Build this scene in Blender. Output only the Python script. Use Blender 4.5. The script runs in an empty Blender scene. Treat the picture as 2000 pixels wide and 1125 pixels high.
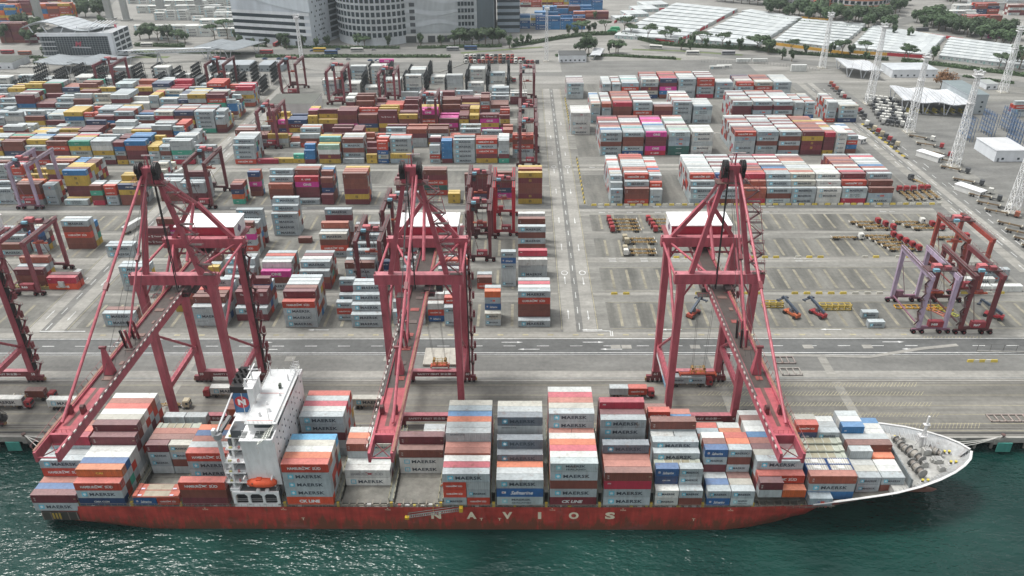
import bpy, math, random
import numpy as np
from mathutils import Vector, Matrix
random.seed(7)
S = bpy.context.scene
C = S.collection
# ---------------------------------------------------------------- camera, sky, sun, exposure
CH = 159.0
FPX = 1540.0
cam_data = bpy.data.cameras.new("camera")
cam = bpy.data.objects.new("camera", cam_data); C.objects.link(cam); S.camera = cam
cam_data.sensor_width = 36.0
cam_data.lens = 36.0 * FPX / 2000.0
cam_data.clip_start = 1.0; cam_data.clip_end = 9000.0
_th, _yaw, _roll = math.radians(29.0), math.radians(-0.92), math.radians(-0.55)
FW = Vector((math.sin(_yaw)*math.cos(_th), math.cos(_yaw)*math.cos(_th), -math.sin(_th)))
_r = Vector((math.cos(_yaw), -math.sin(_yaw), 0)); _u = _r.cross(FW)
CRT = math.cos(_roll)*_r + math.sin(_roll)*_u; UP = -math.sin(_roll)*_r + math.cos(_roll)*_u
_m = Matrix((CRT, UP, -FW)).transposed().to_4x4(); _m.translation = Vector((0, 0, CH))
cam.matrix_world = _m

SUN_EL, SUN_AZ = math.radians(66), math.radians(290)
world = bpy.data.worlds.new("World"); S.world = world; world.use_nodes = True
wn = world.node_tree; wn.nodes.clear()
sky = wn.nodes.new("ShaderNodeTexSky"); sky.sky_type = 'NISHITA'; sky.sun_disc = False
sky.sun_elevation = SUN_EL; sky.sun_rotation = SUN_AZ; sky.air_density = 1.4; sky.dust_density = 4.0; sky.ozone_density = 1.0
hsv = wn.nodes.new("ShaderNodeHueSaturation"); hsv.inputs['Saturation'].default_value = 0.13
bg = wn.nodes.new("ShaderNodeBackground"); bg.inputs['Strength'].default_value = 0.12
wo = wn.nodes.new("ShaderNodeOutputWorld")
wn.links.new(sky.outputs[0], hsv.inputs['Color']); wn.links.new(hsv.outputs[0], bg.inputs['Color']); wn.links.new(bg.outputs[0], wo.inputs['Surface'])
sl = bpy.data.lights.new("sun", 'SUN'); sl.energy = 1.5; sl.angle = math.radians(14); sl.color = (1.0, 0.97, 0.92)
sun = bpy.data.objects.new("sun", sl); C.objects.link(sun)
# direction towards the sun: azimuth measured like the sky texture (clockwise from +Y)
_sd = Vector((math.sin(SUN_AZ)*math.cos(SUN_EL), math.cos(SUN_AZ)*math.cos(SUN_EL), math.sin(SUN_EL)))
sun.rotation_euler = _sd.to_track_quat('Z', 'Y').to_euler(); sun.location = (0, 0, 300)
S.view_settings.view_transform = 'Standard'; S.view_settings.look = 'None'; S.view_settings.gamma = 1.0
S.view_settings.exposure = 0.77
S.cycles.max_bounces = 5; S.cycles.diffuse_bounces = 3; S.cycles.glossy_bounces = 2; S.cycles.volume_bounces = 0
S.cycles.transparent_max_bounces = 4

# ---------------------------------------------------------------- survey: where a line of sight meets a level or an upright plane
def G(px, py, z=0.0):
    d = FW*FPX + CRT*(px-1000) - UP*(py-562.5); t = (z-CH)/d.z
    return (d.x*t, d.y*t)

# ---------------------------------------------------------------- tagging
def tag(o, label=None, cat=None, group=None, kind=None):
    if label: o['label'] = label
    if cat: o['category'] = cat
    if group: o['group'] = group
    if kind: o['kind'] = kind
    return o
def empty(name, loc, rz=0.0, label=None, cat=None, group=None):
    o = bpy.data.objects.new(name, None); C.objects.link(o); o.location = loc; o.rotation_euler = (0, 0, rz)
    o.empty_display_size = 1.0
    return tag(o, label, cat, group)
def copy_tree(src, loc, rz=0.0, label=None, scale=None, group=None):
    r = src.copy(); C.objects.link(r); r.location = loc; r.rotation_euler = (0, 0, rz)
    if scale: r.scale = scale
    if label: r['label'] = label
    if group: r['group'] = group
    for ch in src.children:
        c = ch.copy(); C.objects.link(c); c.parent = r
        for g in ch.children:
            d = g.copy(); C.objects.link(d); d.parent = c
    return r

# ---------------------------------------------------------------- materials
def new_mat(name):
    m = bpy.data.materials.new(name); m.use_nodes = True; nt = m.node_tree; nt.nodes.clear()
    out = nt.nodes.new("ShaderNodeOutputMaterial"); b = nt.nodes.new("ShaderNodeBsdfPrincipled")
    nt.links.new(b.outputs[0], out.inputs[0]); return m, nt, b
def nmul(nt, a, fac_socket, lo, hi, src_lo=0.3, src_hi=0.7):
    mr = nt.nodes.new("ShaderNodeMapRange"); mr.inputs[1].default_value = src_lo; mr.inputs[2].default_value = src_hi
    mr.inputs[3].default_value = lo; mr.inputs[4].default_value = hi; nt.links.new(fac_socket, mr.inputs[0])
    mx = nt.nodes.new("ShaderNodeMix"); mx.data_type = 'RGBA'; mx.blend_type = 'MULTIPLY'; mx.inputs[0].default_value = 1.0
    nt.links.new(a, mx.inputs[6]); nt.links.new(mr.outputs[0], mx.inputs[7]); return mx.outputs[2]
def noise(nt, scale, detail=4, vec=None, stretch=None, rough=0.55):
    n = nt.nodes.new("ShaderNodeTexNoise"); n.inputs['Scale'].default_value = scale; n.inputs['Detail'].default_value = detail
    n.inputs['Roughness'].default_value = rough
    g = nt.nodes.new("ShaderNodeNewGeometry") if vec is None else None
    v = g.outputs['Position'] if vec is None else vec
    if stretch:
        mp = nt.nodes.new("ShaderNodeMapping"); mp.inputs['Scale'].default_value = stretch; nt.links.new(v, mp.inputs[0]); v = mp.outputs[0]
    nt.links.new(v, n.inputs['Vector']); return n.outputs['Fac']
def ramp_mask(nt, sock, lo, hi, top=1.0):
    mr = nt.nodes.new("ShaderNodeMapRange"); mr.inputs[1].default_value = lo; mr.inputs[2].default_value = hi
    mr.inputs[3].default_value = 0.0; mr.inputs[4].default_value = top; nt.links.new(sock, mr.inputs[0]); return mr.outputs[0]
def mixc(nt, fac, a, b):
    mx = nt.nodes.new("ShaderNodeMix"); mx.data_type = 'RGBA'
    if isinstance(fac, float): mx.inputs[0].default_value = fac
    else: nt.links.new(fac, mx.inputs[0])
    if isinstance(a, tuple): mx.inputs[6].default_value = (*a[:3], 1)
    else: nt.links.new(a, mx.inputs[6])
    if isinstance(b, tuple): mx.inputs[7].default_value = (*b[:3], 1)
    else: nt.links.new(b, mx.inputs[7])
    return mx.outputs[2]
def paint_mat(name, rust=0.5, rough=0.5, dirt=0.75, rustcol=(0.16, 0.075, 0.035), scl=1.0, metal=0.0, rnd=True):
    """painted metal whose coat comes from the colour attribute, worn by streaks, grime and rust"""
    m, nt, b = new_mat(name)
    at = nt.nodes.new("ShaderNodeAttribute"); at.attribute_name = "Col"
    col = at.outputs['Color']
    if rnd:
        oi = nt.nodes.new("ShaderNodeObjectInfo"); col = nmul(nt, col, oi.outputs['Random'], 0.86, 1.1, 0, 1)
    col = nmul(nt, col, noise(nt, 1.3*scl, 5, stretch=(1, 1, 0.22)), dirt, 1.08)
    col = nmul(nt, col, noise(nt, 0.23*scl, 3), 0.88, 1.08)
    if rust > 0:
        f = ramp_mask(nt, noise(nt, 0.62*scl, 7, stretch=(1, 1, 0.5), rough=0.68), 0.575, 0.70, rust)
        col = mixc(nt, f, col, rustcol)
    nt.links.new(col, b.inputs['Base Color']); b.inputs['Roughness'].default_value = rough; b.inputs['Metallic'].default_value = metal
    return m
M = {}
M['box'] = paint_mat('container_paint', rust=0.55, rough=0.55, dirt=0.78)
M['boxfar'] = paint_mat('container_paint_far', rust=0.35, rough=0.6, dirt=0.82, rnd=False)
M['crane'] = paint_mat('crane_paint', rust=0.6, rough=0.5, dirt=0.66, rustcol=(0.10, 0.03, 0.03), scl=0.6, rnd=False)
M['ship'] = paint_mat('ship_paint', rust=0.45, rough=0.45, dirt=0.8, scl=0.7, rnd=False)
M['white'] = paint_mat('white_paint', rust=0.25, rough=0.45, dirt=0.9, scl=0.7, rnd=False, rustcol=(0.35, 0.22, 0.12))
M['plain'] = paint_mat('plain_paint', rust=0.0, rough=0.6, dirt=0.85)
M['build'] = paint_mat('facade_paint', rust=0.0, rough=0.7, dirt=0.88, scl=0.15, rnd=False)
M['far'] = M['build']
def hull_mat():
    m, nt, b = new_mat('hull_red_paint')
    g = nt.nodes.new("ShaderNodeNewGeometry"); sx = nt.nodes.new("ShaderNodeSeparateXYZ"); nt.links.new(g.outputs['Position'], sx.inputs[0])
    at = nt.nodes.new("ShaderNodeAttribute"); at.attribute_name = "Col"
    col = nmul(nt, at.outputs['Color'], noise(nt, 0.16, 5, stretch=(1, 1, 2.2)), 0.62, 1.15)
    col = nmul(nt, col, noise(nt, 0.9, 5, stretch=(1, 1, 0.12)), 0.72, 1.1)
    # rust runs, thicker towards the boot topping where the plates chafe on fenders
    hz = ramp_mask(nt, sx.outputs[2], 1.0, -4.4, 0.22)
    nz = noise(nt, 0.55, 7, stretch=(1, 1, 0.25), rough=0.7)
    ad = nt.nodes.new("ShaderNodeMath"); ad.operation = 'ADD'; nt.links.new(hz, ad.inputs[0]); nt.links.new(nz, ad.inputs[1])
    col = mixc(nt, ramp_mask(nt, ad.outputs[0], 0.56, 0.70, 0.9), col, (0.13, 0.055, 0.03))
    nb = noise(nt, 0.12, 4, stretch=(1, 1, 3))
    col = mixc(nt, ramp_mask(nt, nb, 0.58, 0.68, 0.35), col, (0.32, 0.11, 0.12))
    nt.links.new(col, b.inputs['Base Color']); b.inputs['Roughness'].default_value = 0.5
    return m
M['hull'] = hull_mat()
def ground_mat(name, ca, cb, scale=0.05, stains=0.5, streak=None, rough=0.85, lines=None):
    m, nt, b = new_mat(name)
    col = mixc(nt, ramp_mask(nt, noise(nt, scale, 6, rough=0.6), 0.35, 0.65), ca, cb)
    col = nmul(nt, col, noise(nt, 0.6, 5), 0.85, 1.12)
    s = noise(nt, 0.09, 5, stretch=streak or (0.25, 1.4, 1), rough=0.65)
    col = nmul(nt, col, s, 1.0-stains*0.6, 1.14, 0.34, 0.62)
    col = mixc(nt, ramp_mask(nt, noise(nt, 0.33, 6, rough=0.7), 0.64, 0.72, stains), col, tuple(c*0.45 for c in ca))
    nt.links.new(col, b.inputs['Base Color']); b.inputs['Roughness'].default_value = rough
    return m
M['yard'] = ground_mat('yard_concrete', (0.165, 0.163, 0.148), (0.21, 0.207, 0.187), 0.03)
M['asphalt'] = ground_mat('worn_asphalt', (0.132, 0.132, 0.124), (0.166, 0.166, 0.155), 0.05, 0.35)
M['asphalt_dark'] = ground_mat('dark_asphalt', (0.090, 0.093, 0.091), (0.115, 0.118, 0.115), 0.06, 0.35)
M['concrete'] = ground_mat('pale_concrete', (0.235, 0.23, 0.21), (0.295, 0.288, 0.262), 0.06, 0.35)
M['apron'] = ground_mat('quay_apron', (0.145, 0.141, 0.126), (0.188, 0.182, 0.162), 0.04, 0.6, streak=(0.1, 2.2, 1))
M['track'] = ground_mat('lane_concrete', (0.225, 0.22, 0.198), (0.275, 0.268, 0.242), 0.04, 0.5, streak=(0.06, 2.6, 1))
M['block'] = ground_mat('stack_paving', (0.120, 0.120, 0.108), (0.178, 0.175, 0.156), 0.06, 0.75, streak=(1.3, 0.12, 1))
M['farland'] = ground_mat('far_ground', (0.19, 0.185, 0.17), (0.26, 0.255, 0.235), 0.012, 0.4)
M['earth'] = ground_mat('bare_earth', (0.30, 0.25, 0.18), (0.38, 0.33, 0.25), 0.03, 0.4)
M['line'] = ground_mat('white_marking', (0.50, 0.51, 0.50), (0.66, 0.67, 0.66), 0.8, 0.4)
M['yline'] = ground_mat('yellow_marking', (0.29, 0.265, 0.18), (0.36, 0.33, 0.23), 0.8, 0.4)
M['pad'] = ground_mat('stack_footing', (0.20, 0.185, 0.14), (0.27, 0.25, 0.19), 0.5, 0.6)
M['deck'] = ground_mat('hatch_steel', (0.15, 0.145, 0.125), (0.21, 0.205, 0.18), 0.25, 0.8, streak=(1, 1, 1), rough=0.6)
M['fore'] = ground_mat('forecastle_deck_paint', (0.33, 0.33, 0.31), (0.43, 0.43, 0.41), 0.3, 0.45, streak=(1, 1, 1), rough=0.6)
def glass_mat():
    m, nt, b = new_mat('window_glass'); b.inputs['Base Color'].default_value = (0.03, 0.045, 0.055, 1)
    b.inputs['Roughness'].default_value = 0.20; b.inputs['IOR'].default_value = 1.5; return m
M['glass'] = glass_mat()
def leaf_mat(name, dark, light):
    m, nt, b = new_mat(name)
    oi = nt.nodes.new("ShaderNodeObjectInfo")
    col = mixc(nt, ramp_mask(nt, noise(nt, 0.55, 4), 0.35, 0.65), dark, light)
    col = nmul(nt, col, oi.outputs['Random'], 0.7, 1.25, 0, 1)
    nt.links.new(col, b.inputs['Base Color']); b.inputs['Roughness'].default_value = 0.75
    return m
M['leaf'] = leaf_mat('tree_leaves', (0.026, 0.052, 0.022), (0.075, 0.125, 0.050))
M['leaf2'] = leaf_mat('dry_leaves', (0.15, 0.075, 0.03), (0.25, 0.13, 0.06))
M['hedge'] = leaf_mat('hedge_leaves', (0.030, 0.060, 0.022), (0.07, 0.115, 0.045))
M['grass'] = ground_mat('verge_grass', (0.07, 0.10, 0.035), (0.13, 0.16, 0.06), 0.15, 0.3)
def bark():
    m, nt, b = new_mat('bark'); col = mixc(nt, noise(nt, 3, 4), (0.09, 0.07, 0.05), (0.2, 0.17, 0.13)); nt.links.new(col, b.inputs['Base Color']); b.inputs['Roughness'].default_value = 0.9; return m
M['bark'] = bark()
def water_mat():
    m, nt, b = new_mat('harbour_water')
    n1 = noise(nt, 0.018, 4)
    col = mixc(nt, ramp_mask(nt, n1, 0.35, 0.65), (0.004, 0.027, 0.023), (0.011, 0.052, 0.043))
    nt.links.new(col, b.inputs['Base Color']); b.inputs['Roughness'].default_value = 0.20; b.inputs['IOR'].default_value = 1.33
    h1 = noise(nt, 0.40, 2, stretch=(0.75, 1.5, 1), rough=0.62)
    h2 = noise(nt, 0.075, 4, stretch=(0.8, 1.7, 1))
    pt = ramp_mask(nt, noise(nt, 0.022, 3, stretch=(1, 1.6, 1)), 0.35, 0.68)     # wind patches
    sc = nt.nodes.new("ShaderNodeMath"); sc.operation = 'MULTIPLY_ADD'; nt.links.new(pt, sc.inputs[0]); sc.inputs[1].default_value = 1.4; sc.inputs[2].default_value = 0.45
    hm_ = nt.nodes.new("ShaderNodeMath"); hm_.operation = 'MULTIPLY'; nt.links.new(h1, hm_.inputs[0]); nt.links.new(sc.outputs[0], hm_.inputs[1])
    ad = nt.nodes.new("ShaderNodeMath"); ad.operation = 'MULTIPLY_ADD'; nt.links.new(h2, ad.inputs[0]); ad.inputs[1].default_value = 2.5; nt.links.new(hm_.outputs[0], ad.inputs[2])
    bp = nt.nodes.new("ShaderNodeBump"); bp.inputs['Strength'].default_value = 1.0; bp.inputs['Distance'].default_value = 0.62
    nt.links.new(ad.outputs[0], bp.inputs['Height']); nt.links.new(bp.outputs[0], b.inputs['Normal'])
    return m
M['water'] = water_mat()

# ---------------------------------------------------------------- mesh builder
class MB:
    """collects coloured faces and links them as ONE mesh object"""
    def __init__(s): s.v = []; s.f = []; s.c = []
    def add(s, verts, faces, col):
        o = len(s.v); s.v.extend(verts); s.f.extend([tuple(i+o for i in f) for f in faces])
        if isinstance(col, list): s.c.extend(col)
        else: s.c.extend([col]*len(faces))
        return s
    def box(s, x0, x1, y0, y1, z0, z1, col, top=None):
        v = [(x0,y0,z0),(x1,y0,z0),(x1,y1,z0),(x0,y1,z0),(x0,y0,z1),(x1,y0,z1),(x1,y1,z1),(x0,y1,z1)]
        return s.add(v, [(0,3,2,1),(4,5,6,7),(0,1,5,4),(1,2,6,5),(2,3,7,6),(3,0,4,7)], [col, top or col, col, col, col, col])
    def beam(s, p, q, w, h, col, up=(0,0,1), w2=None, h2=None):
        p, q = Vector(p), Vector(q); d = (q-p).normalized(); u = Vector(up)
        if abs(d.dot(u)) > 0.98: u = Vector((0,1,0))
        a = d.cross(u).normalized(); b = a.cross(d).normalized(); w2 = w2 or w; h2 = h2 or h; v = []
        for c, ww, hh in ((p, w, h), (q, w2, h2)):
            for i, j in ((-1,-1),(1,-1),(1,1),(-1,1)): v.append(tuple(c + a*(i*ww/2) + b*(j*hh/2)))
        return s.add(v, [(0,1,2,3),(7,6,5,4),(0,4,5,1),(1,5,6,2),(2,6,7,3),(3,7,4,0)], col)
    def tube(s, p, q, r, col, n=6, r2=None):
        p, q = Vector(p), Vector(q); d = (q-p).normalized(); u = Vector((0,0,1)) if abs(d.z) < 0.9 else Vector((1,0,0))
        a = d.cross(u).normalized(); b = a.cross(d).normalized(); r2 = r if r2 is None else r2; v = []
        for c, rr in ((p, r), (q, r2)):
            for i in range(n):
                t = 2*math.pi*i/n; v.append(tuple(c + a*(rr*math.cos(t)) + b*(rr*math.sin(t))))
        f = [(i, i+n, (i+1) % n + n, (i+1) % n) for i in range(n)] + [tuple(range(n)), tuple(range(2*n-1, n-1, -1))]
        return s.add(v, f, col)
    def prism(s, poly, z0, z1, col, top=None):
        n = len(poly); v = [(x, y, z0) for x, y in poly] + [(x, y, z1) for x, y in poly]
        f = [(i, (i+1) % n, (i+1) % n + n, i+n) for i in range(n)] + [tuple(range(n-1, -1, -1)), tuple(range(n, 2*n))]
        return s.add(v, f, [col]*(n+1) + [top or col])
    def text(s, string, origin, ax, ay, height, col, width=None, ital=0.0, bold=0.02, space=1.0):
        """flat lettering: origin = lower left, ax = reading direction, ay = up direction"""
        V, F = glyphs(string, ital, bold, space)
        w = max(p[0] for p in V); k = height; kx = (width/w) if width else k
        ax, ay, o = Vector(ax), Vector(ay), Vector(origin)
        return s.add([tuple(o + ax*(p[0]*kx) + ay*(p[1]*k)) for p in V], F, col)
    def build(s, name, mat, parent=None, smooth=False, loc=None):
        me = bpy.data.meshes.new(name); me.from_pydata(s.v, [], s.f)
        ca = me.color_attributes.new("Col", 'FLOAT_COLOR', 'CORNER')
        tot = np.fromiter((len(f) for f in s.f), dtype=np.int32, count=len(s.f))
        cc = np.array([(*c[:3], 1.0) for c in s.c], dtype=np.float32)
        ca.data.foreach_set("color", np.repeat(cc, tot, axis=0).ravel())
        me.materials.append(M[mat] if isinstance(mat, str) else mat)
        if smooth: me.polygons.foreach_set("use_smooth", [True]*len(s.f))
        o = bpy.data.objects.new(name, me); C.objects.link(o)
        if parent: o.parent = parent
        if loc: o.location = loc
        return o
_gl = {}
_fc = bpy.data.curves.new('letters', 'FONT'); _fo = bpy.data.objects.new('letters', _fc); C.objects.link(_fo)
def glyphs(string, ital=0.0, bold=0.02, space=1.0):
    k = (string, ital, bold, space)
    if k in _gl: return _gl[k]
    _fc.body = string; _fc.resolution_u = 3 if len(string) < 3 else 2; _fc.shear = ital; _fc.offset = bold; _fc.space_character = space
    bpy.context.view_layer.update()
    m = _fo.evaluated_get(bpy.context.evaluated_depsgraph_get()).to_mesh()
    V = [tuple(v.co) for v in m.vertices]; F = [tuple(p.vertices) for p in m.polygons]
    x0 = min(p[0] for p in V); y0 = min(p[1] for p in V); y1 = max(p[1] for p in V)
    V = [((p[0]-x0)/(y1-y0), (p[1]-y0)/(y1-y0)) for p in V]
    _gl[k] = (V, F); return _gl[k]
# ================================================================ shipping containers
WH = (0.72, 0.73, 0.72)
BASE = dict(m=(0.37,0.42,0.44), s=(0.42,0.49,0.50), l=(0.41,0.45,0.46), x=(0.30,0.37,0.41), d=(0.13,0.155,0.185), e=(0.47,0.46,0.40),
            W=(0.62,0.63,0.60), w=(0.58,0.60,0.58), H=(0.56,0.57,0.55), h=(0.48,0.055,0.030), b=(0.19,0.058,0.042), r=(0.15,0.030,0.040),
            f=(0.17,0.028,0.036), a=(0.34,0.09,0.055), p=(0.42,0.028,0.06), k=(0.46,0.02,0.045), O=(0.62,0.035,0.30), y=(0.50,0.34,0.05),
            Y=(0.18,0.03,0.04), n=(0.035,0.055,0.12), c=(0.018,0.05,0.14), S=(0.022,0.10,0.27), u=(0.03,0.17,0.38), U=(0.05,0.34,0.60),
            g=(0.05,0.34,0.24), G=(0.03,0.12,0.10), t=(0.16,0.40,0.40), z=(0.30,0.45,0.37), o=(0.60,0.13,0.035), K=(0.19,0.025,0.035), C=(0.58,0.075,0.03),
            q=(0.50,0.14,0.04), B=(0.03,0.09,0.26))
CNAME = dict(m='grey, blue-starred', s='grey, twice-lettered', l='plain grey', x='grey, red-marked', d='dark grey starred', e='rust-stained beige', W='white refrigerated', w='plain white',
             H='white, faintly lettered', h='red, white-lettered', b='brown', r='dark maroon', f='maroon, white-lettered', a='faded orange-brown', p='crimson',
             k='bright red', O='magenta', y='yellow', Y='maroon, gold-marked', n='navy blue', c='deep navy lettered', S='blue, script-lettered', u='mid blue', U='sky blue',
             g='green', G='dark green', t='turquoise', z='pale green', o='orange', K='maroon, boldly lettered', C='orange-red, boldly lettered', q='orange, yellow-logoed', B='blue-framed open-top')
STAR_BLUE = (0.12, 0.50, 0.66)
def star(mb, cx, cz, r, y, col, n=7):
    v = []
    for i in range(2*n):
        rr = r if i % 2 == 0 else r*0.42; t = math.pi/2 + math.pi*i/n; v.append((cx + rr*math.cos(t), y, cz + rr*math.sin(t)))
    mb.add(v + [(cx, y, cz)], [(i, (i+1) % (2*n), 2*n) for i in range(2*n)], col)
def marks(mb, code, L, H, y=-0.03):
    """lettering of the line on the long side that faces the water"""
    T = lambda s, x, z, h, col, w=None, it=0.0, bo=0.02, sp=1.0: mb.text(s, (x, y, z), (1,0,0), (0,0,1), h, col, w, it, bo, sp)
    k = 1.0 if L > 8 else 0.5; dk = (0.035, 0.05, 0.07); small = L < 8
    sq = lambda x0, z0, s_, col, yy: mb.add([(x0,yy,z0),(x0+s_,yy,z0),(x0+s_,yy,z0+s_),(x0,yy,z0+s_)], [(0,1,2,3)], col)
    if code in 'mdeW':
        hs = 1.5 if not small else 1.05; lh = 1.12 if not small else 0.70
        x0 = 1.35 if not small else 0.62
        if code == 'W':
            sq(x0, (H-hs)/2, hs, STAR_BLUE, y+0.012); sq(x0+hs*0.16, (H-hs)/2+hs*0.16, hs*0.68, (0.62,0.66,0.66), y)
        else:
            sq(x0, (H-hs)/2, hs, STAR_BLUE if code != 'd' else (0.06,0.26,0.38), y+0.012)
            star(mb, x0+hs/2, H/2, hs*0.42, y, (0.75,0.80,0.80))
        T('MAERSK', L*0.275, (H-lh)/2, lh, dk, L*0.565, 0, 0.034, 1.09)
    elif code == 's':
        hs = 1.4*(0.75 if small else 1); sq(L*0.12, (H-hs)/2, hs, (0.25,0.55,0.60), y+0.012); star(mb, L*0.12+hs/2, H/2, hs*0.42, y, (0.7,0.78,0.78))
        T('MAERSK', L*0.32, H*0.54, 0.72*(0.7 if small else 1), dk, L*0.42, 0, 0.03); T('SEALAND', L*0.32, H*0.2, 0.55*(0.7 if small else 1), dk, L*0.42, 0, 0.02)
    elif code == 'l' and L > 8: T('MAERSK LINE', L*0.10, H*0.72, 0.34, dk, L*0.32)
    elif code == 'x':
        T('TEX', L*0.36, H*0.36, 0.62, (0.05,0.12,0.35), L*0.11, 0, 0.05); mb.add([(L*0.49,y,H*0.33),(L*0.66,y,H*0.33),(L*0.66,y,H*0.62),(L*0.49,y,H*0.62)], [(0,1,2,3)], (0.55,0.10,0.07))
    elif code in 'hH':
        col = WH if code == 'h' else (0.30,0.30,0.31); a = 0.13; lh = 0.92*(1 if not small else 0.6)
        z0 = (H-lh)/2 - 0.05
        T('HAMBURG', L*0.13, z0, lh, col, L*0.35, 0, 0.03); T('SÜD', L*0.66, z0, lh*1.22, col, L*0.18, 0, 0.03)
        c2 = WH if code == 'h' else (0.35,0.03,0.05); xm = L*0.55; s_ = lh*1.15
        mb.add([(xm-1.5*s_*0.9,y,z0+s_*1.25),(xm-0.1*s_,y,z0+s_*0.75),(xm+1.0*s_,y,z0+s_*0.95),(xm+0.25*s_,y,z0+s_*0.45),(xm+0.9*s_,y,z0+s_*0.05),(xm-0.2*s_,y,z0+s_*0.28),(xm-0.9*s_,y,z0-s_*0.05),(xm-0.35*s_,y,z0+s_*0.48)],
               [(0,1,7),(1,2,3),(1,3,7),(3,4,5),(3,5,7),(5,6,7)], c2)
    elif code in 'bar':
        for z in (0.24, 0.5): T('TEX', L*0.055, H*z, H*0.17, (0.6,0.58,0.55), 0.55)
        if not small: T('22G1', L*0.93, H*0.45, H*0.12, (0.55,0.5,0.3), 0.6)
    elif code == 'f':
        T('The', L*0.14, H*0.38, 0.75, WH, L*0.14); T('TEX', L*0.33, H*0.30, 1.1, WH, L*0.07, 0, 0.05); T('Factor', L*0.45, H*0.38, 0.75, WH, L*0.26)
        mb.add([(L*0.77,y,H*0.3),(L*0.88,y,H*0.3),(L*0.88,y,H*0.72),(L*0.77,y,H*0.72)], [(0,1,2,3)], (0.45,0.35,0.35))
    elif code == 'k': T('K  LINE', L*0.30, H*0.33, 0.85, WH, L*0.38, 0, 0.04)
    elif code == 'O': T('ONE', L*0.34, H*0.25, 1.35, WH, L*0.34, 0, 0.045)
    elif code in 'yY':
        hs = 1.25 if not small else 1.0; z0 = (H-hs)/2; c1, c2 = ((0.06,0.05,0.03), BASE['y']) if code == 'y' else (BASE['y'], BASE['Y'])
        sq(L*0.5-hs/2, z0, hs, c1, y+0.012); T('m', L*0.5-hs*0.32, z0+hs*0.52, hs*0.3, c2, hs*0.64, 0, 0.04); T('sc', L*0.5-hs*0.32, z0+hs*0.12, hs*0.3, c2, hs*0.64, 0, 0.04)
    elif code == 'S':
        T('Safmarine', L*0.30, H*0.28, 1.25 if not small else 0.9, WH, L*0.48, 0.35, 0.02)
        mb.add([(L*0.11,y,H*0.4),(L*0.2,y,H*0.4),(L*0.2,y,H*0.65),(L*0.11,y,H*0.65)], [(0,1,2,3)], (0.6,0.62,0.65))
        mb.add([(L*0.13,y-0.01,H*0.46),(L*0.18,y-0.01,H*0.5),(L*0.13,y-0.01,H*0.6)], [(0,1,2)], (0.5,0.05,0.05))
    elif code in 'cn': T('CMA CGM', L*0.32, H*0.4, 0.62 if not small else 0.42, WH, L*0.34, 0.1, 0.04)
    elif code in 'KC': T('CK LINE', L*0.26, H*0.28, 1.05, WH, L*0.45, 0.22 if code == 'K' else 0.0, 0.05)
    elif code == 'p': T('DONG', L*0.07, H*0.62, 0.45, WH, L*0.07, 0, 0.04)
    elif code == 'q': T('CAI', L*0.42, H*0.36, 0.7, (0.65,0.5,0.08), L*0.16, 0, 0.06)
    elif code == 'G': T('EVERGREEN', L*0.38, H*0.4, 0.45, WH, L*0.26)
    elif code in 'gtz': T('CHINA', L*0.3, H*0.4, 0.5, WH, L*0.2)
    elif code == 'u': T('KLINE', L*0.1, H*0.35, 0.5, WH, L*0.1)
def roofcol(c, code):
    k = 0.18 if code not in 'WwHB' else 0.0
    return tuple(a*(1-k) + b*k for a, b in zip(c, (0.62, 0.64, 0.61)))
_tp = {}
def c_template(code, L, H, detail):
    key = (code, L, H, detail)
    if key in _tp: return _tp[key]
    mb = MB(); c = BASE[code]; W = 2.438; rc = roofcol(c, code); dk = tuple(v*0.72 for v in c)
    if code == 'B':    # open-top box with a blue frame and a slatted pale cover
        mb.box(0, L, 0, W, 0, H-0.25, c); mb.box(0.25, L-0.25, 0.2, W-0.2, H-0.24, H-0.1, (0.42,0.40,0.36))
        for i in range(8): mb.box(0.5+i*(L-1)/8, 0.75+i*(L-1)/8, 0.2, W-0.2, H-0.1, H-0.02, (0.62,0.62,0.58))
        mb.box(L*0.34, L*0.62, 0.6, W-0.6, H-0.05, H+0.06, (0.70,0.70,0.68))
        for y0, y1 in ((0, 0.14), (W-0.14, W)): mb.box(0, L, y0, y1, H-0.25, H, c)
        for x0, x1 in ((0, 0.14), (L-0.14, L)): mb.box(x0, x1, 0.14, W-0.14, H-0.25, H, c)
    elif not detail:
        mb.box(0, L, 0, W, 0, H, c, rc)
    else:
        e, t = 0.17, 0.05   # rails and posts stand proud of the recessed panels
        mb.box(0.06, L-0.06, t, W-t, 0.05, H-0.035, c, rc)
        for x in (0, L-e):
            for y in (0, W-e): mb.box(x, x+e, y, y+e, 0, H, c)
        for y in (0, W-0.09):
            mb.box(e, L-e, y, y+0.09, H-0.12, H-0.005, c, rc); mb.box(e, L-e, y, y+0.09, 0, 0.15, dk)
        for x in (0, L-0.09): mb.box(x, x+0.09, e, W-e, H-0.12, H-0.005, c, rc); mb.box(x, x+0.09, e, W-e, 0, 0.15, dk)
        cc = tuple(min(1, v*0.5+0.28) for v in c)
        for x in (-0.005, L-0.20):
            for y in (-0.005, W-0.20):
                for z in (-0.004, H-0.12): mb.box(x, x+0.205, y, y+0.205, z, z+0.124, cc)
        n = int(L/0.56)      # shallow pressed ribs of the side and roof sheets
        for i in range(n):
            x = e + 0.1 + i*(L-2*e-0.2)/n
            if code not in 'WwH': mb.box(x, x+0.22, t-0.025, t+0.01, 0.16, H-0.13, tuple(v*0.90 for v in c))
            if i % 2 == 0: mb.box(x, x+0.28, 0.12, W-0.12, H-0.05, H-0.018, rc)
    if code in 'W' and False: pass
    if not (code in 'bar' and not detail): marks(mb, code, L, H, -0.03 if not detail else -0.02)
    V = np.array(mb.v, dtype=np.float64); _tp[key] = (V, mb.f, mb.c); return _tp[key]
_dm = {}
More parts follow.
